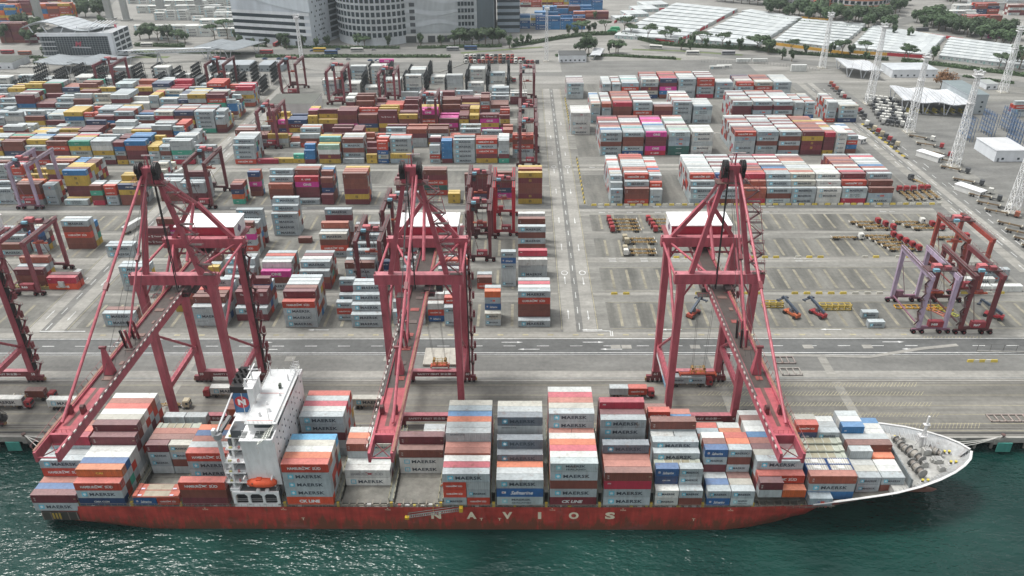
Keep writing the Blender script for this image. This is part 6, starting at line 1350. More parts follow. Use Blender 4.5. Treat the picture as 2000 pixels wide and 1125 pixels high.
pxhouse(408, 140, 80, 10, 5, 'long pale grey gatehouse left of the banded building', col=(0.30,0.34,0.36), roof=(0.30,0.33,0.35), wins=8); pxhouse(506, 140, 46, 10, 5, 'short pale grey gatehouse beside the slim left mast', col=(0.30,0.34,0.36), roof=(0.30,0.33,0.35))
pxhouse(1741, 152, 88, 14, 6, 'white flat building with blue-framed windows between the gate canopies', wins=7, roof=(0.45,0.48,0.50)); pxhouse(1941, 316, 62, 26, 6.5, 'white flat-roofed house beyond the nearest mast', roof=(0.50,0.51,0.52), wins=2); pxhouse(1882, 223, 40, 30, 13, 'grey two-storey block behind the white gate canopy', col=(0.36,0.40,0.42), roof=(0.18,0.22,0.23), wins=2, storeys=3)
pxhouse(1845, 172, 34, 5, 1.6, 'low kerb wall by the dry shrubs', wins=0, door=False); pxhouse(1925, 175, 22, 9, 4, 'small white hut by the right mast', wins=2)
for (px, py, w, lab) in ((1680,282,7,'white roofed guard shed beside the nearest mast'),(1831,318,14,'white guard cabin right of the mast foot'),(1912,387,16,'white long-roofed shelter beside the diagonal road')): 
    x, y = G(px, py); house(x, y, 5, 14, 3, lab, (0.66,0.66,0.64), (0.72,0.74,0.76), 0.55, 2, 'guard_shed')
WC = (0.52,0.54,0.56)
canopy('gate_canopy', G(1652,152), G(1722,158), G(1628,132), 7.5, 0.5, 'white tent-like gate canopy left of the flat office', 'white gate canopies', [(u, v) for u in (0.1,0.5,0.9) for v in (0.1,0.9)], 0.5, WC, 4, 24, 9)
canopy('gate_canopy', G(1760,222), G(1898,232), G(1732,192), 9.0, 0.6, 'larger white tent-like gate canopy beside the grey two-storey block', 'white gate canopies', [(u, v) for u in (0.05,0.35,0.65,0.95) for v in (0.1,0.9)], 0.5, WC, 5, 30, 15)
for i in range(7):
    x, y = G(1775+i*17, 222); mb = MB(); mb.box(0,1.2,0,5,0.05,2.8,(0.5,0.42,0.12)); mb.box(-0.8,2.0,-2,7,0.0,0.3,(0.4,)*3); mb.box(0.1,1.1,-0.05,-0.01,1.2,2.2,(0.05,0.06,0.07)); tag(mb.build('toll_booth', 'build', None, False, (x, y, 0)), 'yellow-sided booth under the large gate canopy, %s from left' % ORD[i], 'booth', 'booths under the gate canopy')
canopy('side_canopy', G(1152,118), G(1172,118), G(1160,104), 4.5, 0.3, 'small white lean-to canopy right of the white office', None, ((0.2,0.1),(0.8,0.9)), 0, (0.62,0.64,0.66))
# banded building at the left of the top edge
HB = 62.0
def corner(px, py): return G(px, py)
A0, A1, A2 = corner(463,82), corner(612,92), corner(682,66)
b1 = empty('logistics_building', (*A1, 0), 0, 'pale building with banded floors and a sweeping curved upper facade, top left of centre', 'building'); sb = lambda mb, o=A1: setattr(mb, 'v', [(x-o[0], y-o[1], z) for x, y, z in mb.v]) or mb
mb = MB(); A3 = (A0[0]+40, A0[1]+70); mb.prism([A0, A1, A2, (A2[0]-10, A2[1]+60), A3], 0.1, HB, (0.58,0.63,0.68)); sb(mb).build('wall', 'build', b1)
for k, z in enumerate((6.5, 12.5, 18.5, 24.5)):
    mb = MB(); face(mb, A0, lerp2(A0,A1,0.93), z, z+3.1, DG, 0.3); sb(mb).build('window', 'glass', b1)
    mb = MB(); face(mb, A0, A1, z+3.1, z+6.0, (0.70,0.73,0.76), 0.5); sb(mb).build('band', 'build', b1)
for i in range(9):
    for k in range(12):
        if (i+k) % 3 == 0 or i in (5,6): mb = MB(); p = lerp2(A1, A2, 0.05+i*0.04+ (0.03 if k % 2 else 0)); q = lerp2(A1, A2, 0.05+i*0.04+0.022+(0.03 if k % 2 else 0)); face(mb, p, q, 4+k*4.3, 5.6+k*4.3, DG, 0.3); sb(mb).build('window', 'glass', b1)
for k in range(11): mb = MB(); face(mb, lerp2(A1,A2,0.5), lerp2(A1,A2,0.99), 3+k*5.2, 6.6+k*5.2, (0.07,0.085,0.10), 0.4); sb(mb).build('window', 'glass', b1)
mb = MB(); V = []; n = 20           # sweeping curved shell over the upper front
for i in range(n+1):
    t = i/n; p = lerp2(A0, A1, t); zl = 34+10*(t-0.35)**2*6 - 10*t; V += [(p[0]+1.0, p[1]-1.6, max(29.5, 47-24*t+8*t*t)), (p[0]+1.0, p[1]-0.4-3*math.sin(t*3.1), 62)]
mb.add(V, [(2*i, 2*i+2, 2*i+3, 2*i+1) for i in range(n)], (0.64,0.70,0.75)); sb(mb).build('curved_shell', 'build', b1)
for i, u in enumerate((0.12,0.3,0.6,0.78)): mb = MB(); face(mb, lerp2(A0,A1,u), lerp2(A0,A1,u+0.1), 0.2, 4.4, (0.09,0.10,0.11), 0.2); sb(mb).build('gate', 'plain', b1)
# drum building with its deep square windows
cx_, cy_, Rr = -139.0, 796.0, 40.0
b2 = empty('round_building', (cx_, cy_, 0), 0, 'round grey-white building with rows of deep square windows', 'building'); s2 = lambda mb: setattr(mb, 'v', [(x-cx_, y-cy_, z) for x, y, z in mb.v]) or mb
arc = [(cx_+Rr*math.cos(math.radians(a)), cy_+Rr*math.sin(math.radians(a))) for a in range(170, 366, 7)]
mb = MB(); mb.prism(arc, 0.1, HB, (0.55,0.59,0.62)); s2(mb).build('wall', 'build', b2)
mb = MB()
for i in range(len(arc)-1):
    for j in range(3): p = lerp2(arc[i], arc[i+1], j/3+0.05); q = lerp2(arc[i], arc[i+1], j/3+0.2); face(mb, p, q, 5, HB, (0.66,0.70,0.72), 0.35)
s2(mb).build('rib_cladding', 'build', b2)
for k in range(9):
    for i in range(2, len(arc)-6):
        mb = MB(); p, q = lerp2(arc[i], arc[i+1], 0.12), lerp2(arc[i], arc[i+1], 0.82); face(mb, p, q, 7.5+k*6.1, 11.6+k*6.1, (0.05,0.06,0.07), 0.5); s2(mb).build('window', 'glass', b2)
    mb = MB(); 
    for i in range(len(arc)-1): face(mb, arc[i], arc[i+1], 12.0+k*6.1, 13.2+k*6.1, (0.58,0.61,0.63), 0.6)
    s2(mb).build('band', 'build', b2)
# ribbed hall with wavy bands
C0, C1 = (-112, 768), (-43, 772); b3 = empty('ribbed_building', (*C0, 0), 0, 'long grey ribbed building with pale wavy bands, right of the round one', 'building'); s3 = lambda mb: setattr(mb, 'v', [(x-C0[0], y-C0[1], z) for x, y, z in mb.v]) or mb
mb = MB(); mb.prism([C0, C1, (-28, 795), (-28, 880), (-112, 880)], 0.1, HB, (0.40,0.44,0.46)); s3(mb).build('wall', 'build', b3)
mb = MB()
for i in range(60): p = lerp2(C0, C1, i/60+0.003); q = lerp2(C0, C1, i/60+0.009); face(mb, p, q, 10, HB, (0.60,0.64,0.66), 0.3)
s3(mb).build('rib_cladding', 'build', b3)
for z in (16, 26, 37, 49):
    mb = MB(); V = []
    for i in range(31): t = i/30; p = lerp2(C0, C1, t); w = 1.6*math.sin(t*9+z); V += [(p[0], p[1]-0.55, z+w), (p[0], p[1]-0.55, z+w+3.2+1.2*math.sin(t*5))]
    mb.add(V, [(2*i, 2*i+2, 2*i+3, 2*i+1) for i in range(30)], (0.50,0.54,0.57)); s3(mb).build('band', 'build', b3)
for i in range(6):
    for k in range(8):
        if i in (0,): continue
        mb = MB(); p = lerp2(C0, C1, 0.70+0.045*i); q = lerp2(C0, C1, 0.735+0.045*i); face(mb, p, q, 9+k*6, 12.6+k*6, (0.05,0.06,0.07), 0.6); s3(mb).build('window', 'glass', b3)
for k in range(8): mb = MB(); p, q = lerp2(C0,C1,0.09), lerp2(C0,C1,0.16); face(mb, p, q, 9+k*6, 12.4+k*6, (0.06,0.07,0.08), 0.6); s3(mb).build('stair_opening', 'plain', b3)
mb = MB(); face(mb, C0, C1, 0.3, 8.4, (0.58,0.59,0.58), 0.5); s3(mb).build('plinth', 'build', b3)
for (a, b) in ((0.02,0.16),(0.32,0.42),(0.45,0.62)): mb = MB(); face(mb, lerp2(C0,C1,a), lerp2(C0,C1,b), 0.4, 6.4, (0.07,0.08,0.08), 0.6); s3(mb).build('gate', 'plain', b3)
mb = MB(); face(mb, C1, (-28,795), 0.3, HB, (0.10,0.13,0.15), 0.3); s3(mb).build('dark_end', 'build', b3)
b4 = empty('ramp_building', (-25, 815, 0), 0, 'blue-grey slab building with striped floors at the centre of the top edge', 'building')
mb = MB(); mb.box(0, 22, 0, 60, 0.1, HB, (0.30,0.36,0.42)); mb.build('wall', 'build', b4)
for k in range(9): mb = MB(); mb.box(-0.2, 22.2, -0.25, -0.02, 4+k*6.2, 7+k*6.2, (0.06,0.08,0.10)); mb.build('window', 'glass', b4); mb = MB(); mb.box(22.02, 22.25, 2, 58, 4+k*6.2, 7+k*6.2, (0.06,0.08,0.10)); mb.build('window', 'glass', b4)
# orange-banded curved building, top right
ox, oy = G(1690, 26); oy += 34; b5 = empty('curved_building', (ox, oy, 0), 0, 'curved white building with orange bands at the top right', 'building')
arc = [(36*math.cos(math.radians(a)), 36*math.sin(math.radians(a))) for a in range(180, 361, 10)]
mb = MB(); mb.prism(arc, 0.1, 40, (0.60,0.60,0.60)); mb.build('wall', 'build', b5)
for k in range(6):
    mb = MB()
    for i in range(len(arc)-1): face(mb, arc[i], arc[i+1], 7.0+k*6, 8.3+k*6, (0.62,0.22,0.14), 0.3)
    mb.build('band', 'build', b5)
    for i in range(len(arc)-1): mb = MB(); face(mb, lerp2(arc[i],arc[i+1],0.15), lerp2(arc[i],arc[i+1],0.8), 3.2+k*6, 6.6+k*6, (0.05,0.06,0.08), 0.25); mb.build('window', 'glass', b5)
for (px, py, w, c, lab) in ((1603, 22, 16, (0.62,0.20,0.13), 'plain orange-fronted block beside the curved building'), (1626, 20, 22, (0.40,0.46,0.48), 'blue-glazed block between orange front and curved building'), (1505, 14, 90, (0.45,0.50,0.53), 'low pale office row behind trees at the top right')):
    x, y = G(px, py); house(x, y, w*0.58, 30, 38 if w < 50 else 14, lab, c, (0.4,)*3, 0, max(2, w//6), 'office_block', storeys=5)
for (px, py, w, h, c, lab) in ((1770,-8,120,30,(0.52,0.55,0.58),'pale block beyond the trees at the top right'),(1250,-30,90,20,(0.45,0.48,0.5),'far pale hall above the cabins')): x, y = G(px, py); house(x, y, w*0.6, 25, h, lab, c, (0.4,)*3, 0, 8, 'office_block', storeys=3)
# viaduct piers, top left
for i, (px, py, w) in enumerate(((82,52,7),(135,28,7),(216,38,7),(248,40,6.5),(318,34,8),(392,28,8))):
    x, y = G(px, py); mb = MB(); mb.beam((x,y,0.1), (x,y,95), w*0.85, w*0.8, (0.34,0.35,0.34), up=(0,1,0), w2=w*1.05); mb.box(x-w*0.75, x+w*0.75, y-w*0.7, y+w*0.7, 0.1, 1.4, (0.36,0.36,0.34)); tag(mb.build('viaduct_pier', 'build'), 'tall grey concrete pier at the top left, %s from left' % ORD[i], 'pier', 'viaduct piers')
# rows of white cabins
def cabins(A, B, Cc, D, n, name, hoard=(0.5,0.04,0.05)):
    """back edge A-B, front edge C-D (pixels); n rows run parallel to them"""
    a, b, c, d = G(*A), G(*B), G(*Cc), G(*D)
    for i in range(n):
        t = (i+0.15)/n; p, q = lerp2(a, c, t), lerp2(b, d, t); t2 = (i+0.88)/n; p2, q2 = lerp2(a, c, t2), lerp2(b, d, t2)
        L = math.hypot(q[0]-p[0], q[1]-p[1]); W_ = math.hypot((c[0]-a[0])/n, (c[1]-a[1])/n)*0.76; ang = math.atan2(q[1]-p[1], q[0]-p[0])
        r = empty('cabin_row', (p2[0], p2[1], 0), ang, 'white row of joined cabins, %s from back of the %s' % (ORD[i], name), 'cabins', 'rows of white cabins')
        mb = MB(); mb.box(0, L, 0, W_, 0.1, 3.0, (0.52,0.56,0.56)); wl_ = mb
        mb = MB(); mb.box(-0.25, L+0.25, -0.3, W_+0.3, 3.0, 3.25, (0.34,0.37,0.38)); m_ = int(L/6)
        for k in range(m_): mb.box(k*L/m_+0.1, (k+1)*L/m_-0.15, -0.2, W_+0.2, 3.25, 3.33, (0.42,0.45,0.455) if k % 2 else (0.47,0.50,0.50))
        mb.build('roof', 'build', r)
        mb = wl_
        for k in range(m_): mb.box(k*L/m_+1.4, k*L/m_+2.6, -0.06, -0.01, 1.2, 2.2, (0.16,0.2,0.22)); mb.box(k*L/m_+3.8, k*L/m_+4.8, -0.06, -0.01, 0.2, 2.2, (0.25,0.45,0.42))
        mb.build('wall', 'build', r)
cabins((1318,10),(1437,22),(1198,76),(1325,84),10,'leftmost cabin field'); cabins((1457,22),(1557,38),(1350,84),(1478,94),9,'second cabin field'); cabins((1567,42),(1692,52),(1510,86),(1632,100),9,'third cabin field'); cabins((1702,54),(1838,76),(1660,100),(1808,113),9,'fourth cabin field'); cabins((1852,78),(2060,104),(1832,116),(2040,140),7,'rightmost cabin field')
cabins((1270,8),(1318,6),(1206,46),(1240,44),4,'short field beside the green sheets')
def hoarding(A, B, cols, label, h=2.6):
    a, b = G(*A), G(*B); n = max(2, int(math.hypot(b[0]-a[0], b[1]-a[1])/9)); mb = MB()
    for i in range(n): p, q = lerp2(a, b, i/n), lerp2(a, b, (i+1)/n); mb.beam((*p, h/2), (*q, h/2), 0.4, h, cols[(i//3) % len(cols)])
    tag(mb.build('hoarding', 'build'), label, 'hoarding', 'coloured hoardings round the cabins')
RD_, YE_ = (0.45,0.03,0.045), (0.60,0.33,0.04)
hoarding((1198,68),(1316,86),[RD_],'red hoarding in front of the leftmost cabin field'); hoarding((1512,88),(1660,108),[YE_],'orange hoarding in front of the third cabin field'); hoarding((1660,104),(1806,114),[YE_,RD_],'red and orange hoarding in front of the fourth cabin field'); hoarding((1757,62),(1880,80),[YE_,RD_],'red and orange hoarding behind the fourth cabin field'); hoarding((1563,37),(1620,42),[YE_],'orange hoarding behind the third cabin field'); hoarding((1200,46),(1240,18),[RD_],'red hoarding at the left edge of the cabins'); hoarding((1235,24),(1300,20),[RD_],'red hoarding behind the leftmost cabins'); hoarding((1325,84),(1440,22),[RD_,(0.5,0.52,0.5)],'red and white hoarding between the first two cabin fields')
for i, (px, py) in enumerate(((1186,66),(1192,60),(1216,40))): x, y = G(px, py); mb = MB(); mb.box(0,10,0,4,0.1,2.4,(0.04,0.30,0.14)); mb.box(1,9,0.5,3.5,2.4,3.4,(0.05,0.34,0.17)); tag(mb.build('sheeted_stack', 'build', None, False, (x, y, 0)), 'green-sheeted stack at the left edge of the cabins, %s' % ('front one','middle one','rear one')[i], 'stack', 'green sheeted stacks')
# far container parks (part of the distant mass)
def far_stack(px, py, nx, ny, n, codes, rz=0.0, L=12.19, nm='far container park'):
    x0, y0 = G(px, py); rg = random.Random(int(px+py)); ca, sa = math.cos(rz), math.sin(rz)
    for i in range(nx):
        for j in range(ny):
            k = max(1, n+rg.choice((-1,0,0,0)));
            for z in range(k): dx, dy = i*(L+0.5), j*2.6; put(x0+dx*ca-dy*sa, y0+dx*sa+dy*ca, 0.1+z*2.6, L, 2.58, rg.choice(codes), nm, 'far boxes', 0, rz if rz else 0.0)
far_stack(1012,56,2,4,5,'yuuSl'); far_stack(1046,58,4,3,5,'uuSbuu'); far_stack(1044,44,2,4,4,'uuuu'); far_stack(1088,32,3,4,4,'ubub'); far_stack(1060,28,4,4,3,'uuU'); far_stack(1112,20,3,4,5,'uuuS'); far_stack(1120,38,3,3,3,'ubra'); far_stack(1016,14,6,5,4,'ahyre')
far_stack(-30,45,3,5,7,'ouyuao'); far_stack(76,42,3,5,7,'oyubhoa'); far_stack(3,84,2,4,7,'br'); far_stack(50,84,3,3,3,'wWr'); far_stack(20,30,2,4,6,'abr'); far_stack(95,12,2,3,5,'abrw'); far_stack(-20,8,6,4,5,'bruyo')
for px, py, nx, ny, n in ((268,26,3,3,3),(302,40,3,3,4),(345,30,4,3,4),(262,60,4,2,2),(340,72,3,4,4),(392,60,3,4,4),(420,50,2,4,5),(425,72,2,3,3),(375,42,3,2,2),(300,20,5,3,4),(400,34,3,3,4),(312,78,2,2,2),(250,8,8,3,3),(400,14,3,4,4)): far_stack(px, py, nx, ny, n, 'WWWwWW' )
for px, py, nx, ny, n, cc in ((1880,52,3,3,4,'hbnhb'),(1836,42,3,3,4,'wWw'),(1895,20,6,4,4,'wWwl'),(1968,30,5,4,4,'bWrb'),(1900,38,2,4,6,'hbbn'),(1862,36,2,4,5,'W')): far_stack(px, py, nx, ny, n, cc)
far_stack(1975,228,2,2,4,'hml'); far_stack(1386,136,1,1,1,'W'); 
put(*G(1438,124), 1.2, 12.19, 2.6, 'w', 'gate lane', 'far boxes', 0); put(*G(1470,124), 1.2, 12.19, 2.6, 'w', 'gate lane', 'far boxes', 0); put(*G(1545,140), 0.1, 12.19, 5.2, 'w', 'gate lane', 'far boxes', 0); put(*G(1400,134), 0.1, 12.19, 2.6, 'W', 'gate lane', 'far boxes', 0)
# ---------------------------------------------------------------- tractor parks, cars, buses
def small(name, mk, pts, cat, grp, labels):
    proto = {}
    for i, (px, py, rz, col) in enumerate(pts):
        if col not in proto: mb = MB(); mk(mb, col); o = mb.build(name, 'plain'); proto[col] = o
        else: o = bpy.data.objects.new(name, proto[col].data); C.objects.link(o)
        x, y = G(px, py) if abs(px) > 3 or True else (px, py); o.location = (x, y, 0.2); o.rotation_euler = (0, 0, rz); tag(o, labels(i, col), cat, grp)
CN = {RDC:'red', WTC:'white', DKC:'dark', BGC:'beige', GRC:'brown', (0.03,0.08,0.2):'blue', (0.55,0.36,0.03):'yellow', (0.3,0.3,0.31):'grey'}
def mk_tractor(mb, col):
    mb.box(3.6,5.8,0.05,2.45,0.7,3.0,col); mb.box(5.8,5.84,0.25,2.25,1.7,2.7,(0.04,0.05,0.06)); mb.box(0,5.6,0.7,1.8,0.6,0.95,(0.07,)*3); mb.box(0.4,2.2,0.5,2.0,0.95,1.2,(0.12,)*3)
    wheels(mb, (0.9,4.9))
def mk_trailer_truck(mb, col):
    mk_tractor(mb, col); mb.v = [(x+9.5, y, z) for x, y, z in mb.v]; mb.box(0,11,0.6,0.9,0.9,1.3,(0.16,0.11,0.06)); mb.box(0,11,1.5,1.8,0.9,1.3,(0.16,0.11,0.06)); mb.box(0,0.4,0,2.4,0.9,1.5,(0.5,0.48,0.4)); mb.box(10.4,10.8,0,2.4,0.9,1.5,(0.5,0.48,0.4)); mb.box(5,5.4,0,2.4,0.9,1.3,(0.3,0.2,0.08)); wheels(mb, (1.4,2.6))
rg = random.Random(77); pts = []
for i in range(33): pts.append((628+i*11.4, 157-i*0.15, -math.pi/2+0.25, rg.choice([RDC,RDC,WTC,BGC,GRC])))
small('parked_tractor', mk_trailer_truck, pts, 'truck', 'tractors and trailers in the far row behind the racks', lambda i, c: '%s-cabbed tractor and trailer in the far slanting row, number %d from left' % (CN[c], i+1))
pts = [(905+i*8.0+rg.uniform(-1,1), 122-j*5.5+i*0.05, -math.pi/2+0.4+rg.uniform(-0.1,0.1), rg.choice([RDC,WTC,WTC,DKC,GRC])) for j in range(3) for i in range(18-j*3)]
small('parked_tractor', mk_tractor, pts, 'truck', 'tractor park left of the centre mast', lambda i, c: '%s tractor unit in the park left of the centre mast, number %d' % (CN[c], i+1))
pts = [(1693+j*9.5+i*4.2, 196+i*6.2+j*1.2, 1.1+rg.uniform(-0.08,0.08), rg.choice([WTC,WTC,WTC,DKC,DKC])) for j in range(7) for i in range(9) if not (i > 7 and j > 5)]
small('parked_tractor', mk_tractor, pts, 'truck', 'tractor park between the right masts', lambda i, c: '%s tractor unit in the park between the right masts, number %d' % (CN[c], i+1))
pts = [(1622+i*5.6, 170+i*5.4, 0.95+rg.uniform(-.1,.1), rg.choice([RDC,DKC,DKC,GRC,WTC])) for i in range(13)] + [(1692+i*7.4, 249+i*5.3, 0.9, rg.choice([RDC,WTC,DKC,BGC,DKC])) for i in range(9)]
small('parked_tractor', mk_tractor, pts, 'truck', 'tractor units along the stacks and the striped blocks', lambda i, c: '%s tractor unit in the slanting line beside the tall stacks, number %d' % (CN[c], i+1))
pts = [(1772+i*15.5+(i//5)*9, 268+i*15.2+(i//5)*9, -0.62+rg.uniform(-.08,.08), rg.choice([WTC,GRC,DKC,RDC])) for i in range(14)]
small('parked_tractor', mk_trailer_truck, pts, 'truck', 'tractors and trailers along the diagonal road', lambda i, c: '%s-cabbed tractor and trailer along the diagonal road, number %d from the far end' % (CN[c], i+1))
def mk_car(mb, col):
    mb.box(0,4.4,0,1.8,0.35,0.95,col); mb.add([(0.8,0.12,0.95),(3.7,0.12,0.95),(3.7,1.68,0.95),(0.8,1.68,0.95),(1.3,0.25,1.5),(3.1,0.25,1.5),(3.1,1.55,1.5),(1.3,1.55,1.5)], [(4,5,6,7),(0,1,5,4),(1,2,6,5),(2,3,7,6),(3,0,4,7)], [col,(0.05,)*3,(0.05,)*3,(0.05,)*3,(0.05,)*3]); wheels(mb, (0.9,3.5), 1.8, 0.35)
pts = [(x, y, 0.0, rg.choice([(0.3,0.3,0.31),WTC,DKC,(0.03,0.08,0.2)])) for x, y in ((512,117),(540,117),(645,117),(675,118),(718,120),(732,120),(605,101),(640,102),(655,98),(725,99),(1520,5),(1690,95),(1803,22),(1700,98))] + [(10+i*3.6+30, 133, 1.3, WTC) for i in range(12)]
small('parked_car', mk_car, pts, 'car', 'cars along the carriageway and the left car park', lambda i, c: '%s car beyond the terminal, number %d from left to right' % (CN[c], i+1))
def mk_bus(mb, col): mb.box(0,11.5,0,2.5,0.45,3.3,col); mb.box(0.3,11.2,-0.03,-0.005,1.5,2.6,(0.05,0.06,0.07)); mb.box(0.4,11.1,0.2,2.3,3.3,3.45,tuple(min(1,v*1.2+0.1) for v in col)); wheels(mb, (2.2,9.2), 2.5)
pts = [(508,106,0,RDC),(612,102,0,(0.55,0.36,0.03)),(634,107,0,(0.03,0.08,0.2)),(685,102,0,WTC),(872,100,0,(0.3,0.3,0.31)),(907,98,0,(0.03,0.08,0.2)),(538,92,1.4,RDC),(2,106,0,RDC),(36,108,0,GRC),(400,98,0,WTC),(1268,96,-0.2,WTC),(1340,108,0,WTC),(1410,108,0,(0.3,0.3,0.31)),(505,82,0,(0.55,0.36,0.03)),(1790,62,0,DKC),(1930,76,0,(0.30,0.04,0.15)),(275,92,0,WTC)]
small('bus', mk_bus, pts, 'bus', 'buses and lorries on the carriageway', lambda i, c: '%s bus or box lorry on the far carriageway, number %d' % (CN.get(c, 'purple'), i+1))
# fences
def fence(pts, label, h=2.4, col=(0.10,0.12,0.12), step=2.5, solid=0.0):
    mb = MB()
    P = [G(*p) for p in pts]
    for a, b in zip(P, P[1:]):
        n = max(1, int(math.hypot(b[0]-a[0], b[1]-a[1])/step))
        for i in range(n+1): c = lerp2(a, b, i/n); mb.box(c[0]-0.06, c[0]+0.06, c[1]-0.06, c[1]+0.06, 0.05, h, col)
        for z in (0.4, h*0.5, h): mb.beam((*a, z), (*b, z), 0.07, 0.07, col)
        if solid: mb.beam((*a, solid/2+0.05), (*b, solid/2+0.05), 0.2, solid, (0.42,0.41,0.38))
    return tag(mb.build('fence', 'plain'), label, 'fence')
fence([(1907,687),(2060,690)], 'dark post fence beside the carriageway at the right edge', 3.2, (0.12,0.12,0.11), 4.5, 0.5); fence([(1370,122),(1480,125),(1600,138)], 'dark fence behind the farthest right stacks', 2.6)
fence([(0,143),(110,146),(130,140)], 'low pale kerb fence at the far left', 1.0, (0.5,0.5,0.46), 4, 0.8); fence([(240,136),(300,134),(330,122)], 'low striped kerb below the footbridge', 1.0, (0.45,0.42,0.3), 3, 0.6); fence([(700,141),(860,142),(900,128),(920,118)], 'low kerb curving into the tractor park', 0.9, (0.5,0.48,0.38), 4, 0.6)
# ================================================================ trees and hedges
def crown_mesh(seed, rx, rz, h, n, leaf, mat='leaf', blobs=9):
    rg = random.Random(seed); mb = MB(); cs = []
    for i in range(blobs):
        a = rg.uniform(0, 6.283); r = rx*math.sqrt(rg.random())*0.72; cs.append((r*math.cos(a), r*math.sin(a), h+rg.uniform(-0.35,0.55)*rz, rx*rg.uniform(0.28,0.48), rz*rg.uniform(0.35,0.7)))
    for k in range(n):
        c = rg.choice(cs); u = Vector((rg.gauss(0,1), rg.gauss(0,1), rg.gauss(0,1))).normalized()*(rg.random()**0.4)
        p = Vector((c[0]+u.x*c[3], c[1]+u.y*c[3], c[2]+u.z*c[4])); nrm = (u+Vector((rg.uniform(-.6,.6),rg.uniform(-.6,.6),rg.uniform(0,.9)))).normalized()
        a = nrm.orthogonal().normalized(); b = nrm.cross(a); s = leaf*rg.uniform(0.6,1.4); ang = rg.uniform(0,3.14); a, b = a*math.cos(ang)+b*math.sin(ang), b*math.cos(ang)-a*math.sin(ang)
        mb.add([tuple(p-a*s), tuple(p-b*s*0.6), tuple(p+a*s), tuple(p+b*s*0.6)], [(0,1,2,3)], (0.5,)*3)
    return mb, cs
protos = []
for i, (rx, rz, h, n, leaf, m, lab) in enumerate(((6.5,2.0,8.0,1500,0.55,'leaf','spreading'),(4.2,3.6,6.0,1300,0.55,'leaf','dense round'),(7.5,1.5,9.5,1100,0.5,'leaf','flat-topped'),(2.6,3.0,4.6,700,0.42,'leaf','small'),(5,3,6,500,0.5,'leaf2','dry brown'),(5.5,4.6,6.5,1500,0.7,'leaf','bushy'))):
    t = empty('tree', (0, 0, 0)); mb, cs = crown_mesh(100+i, rx, rz, h, n, leaf, m); mb.build('crown', m, t)
    mb = MB(); mb.tube((0,0,0), (0.2,0.1,h*0.5), 0.35, (0.2,)*3, 7, 0.24)
    for c in cs[:6]: mb.tube((0.2,0.1,h*0.48), (c[0]*0.8,c[1]*0.8,c[2]-c[4]*0.3), 0.18, (0.2,)*3, 5, 0.06)
    mb.build('trunk', 'bark', t); protos.append((t, lab))
TR = [(95,114,5),(72,60,5),(88,74,1),(60,86,5),(275,78,1),(292,76,5),(310,80,0),(330,82,5),(348,84,0),(362,86,1),(420,78,2),(445,76,2),(462,78,3),(240,92,3),(150,34,5),(165,22,5),(172,10,5),(196,32,5),(188,12,5),(138,50,0),(200,50,1),(30,80,5),(12,84,5),(42,70,1),(105,90,3),(75,135,3),
 (560,88,2),(640,92,3),(692,84,1),(700,92,1),(712,90,0),(760,94,3),(822,92,3),(862,90,3),(888,88,1),(898,88,0),(908,88,1),(922,88,5),(936,88,1),(948,88,0),(962,88,1),(975,86,5),(820,84,3),(995,94,3),(1008,90,3),(1019,88,3),(1032,87,3),(1110,70,3),(1124,70,3),(1136,66,0),(1150,65,3),(1160,62,3),(1182,64,2),(1220,66,2),(1232,70,0),(1265,82,2),(1300,84,2),(1310,80,0),(1143,107,0),(1133,108,1),(1150,106,5),(1190,104,3),(1203,106,0),(1207,104,1),
 (1352,88,3),(1370,92,2),(1378,94,3),(1410,94,2),(1421,96,3),(1444,98,3),(1478,98,0),(1495,98,1),(1500,104,5),(1544,104,2),(1572,106,3),(1622,108,3),(1643,110,0),(1660,110,3),(1690,112,2),(1765,118,2),(1772,120,0),(1822,118,3),(1950,134,2),(1962,136,0),(1990,136,2),(1985,128,1),(1546,120,3),(1527,117,3),(1690,122,3),
 (1510,22,5),(1522,26,5),(1535,24,1),(1548,28,0),(1560,32,5),(1574,30,5),(1588,34,1),(1602,34,5),(1616,36,0),(1630,38,5),(1645,36,5),(1660,40,1),(1676,42,5),(1692,44,1),(1708,44,5),(1722,38,5),(1736,34,1),(1748,30,5),(1756,24,5),(1762,16,1),(1770,10,5),(1500,12,5),(1530,14,5),(1480,6,5),(1460,2,5),(1440,0,1),
 (1810,48,5),(1822,54,5),(1834,58,1),(1846,60,5),(1858,62,5),(1870,60,0),(1882,66,5),(1814,38,1),(1826,44,5),(1840,50,5),(1895,70,1),(1905,68,5),(1920,70,5),(1935,72,1),(1950,74,5),(1965,74,5),(1990,78,1),(1805,60,3),(1860,10,5),(1875,4,5),(1890,8,1),(1850,2,5),(1956,58,3),(1968,62,3),(1745,70,3),(1775,76,3),(1960,84,3),(1843,174,4),(1852,172,4),(1836,176,4),(1005,5,5),(1162,38,3),(1420,-4,5),(1390,-8,5),(560,96,3),(592,94,3),(620,96,3),(1330,98,3),(1348,100,3)] + [(470+i*26, 90+(i%3), 3) for i in range(4)] + [(1500+i*13, 30+i*1.7-(i%3)*8, 5) for i in range(19)] + [(1790+i*14, 44+i*3+(i%2)*7, 5) for i in range(14)] + [(20+i*14, 40+(i%4)*12, 5) for i in range(5)] + [(150+i*9, 8+(i%3)*13, 5) for i in range(7)] + [(1400+i*16, 2+i*1.5, 5) for i in range(8)]
used = set(); rgt = random.Random(31)
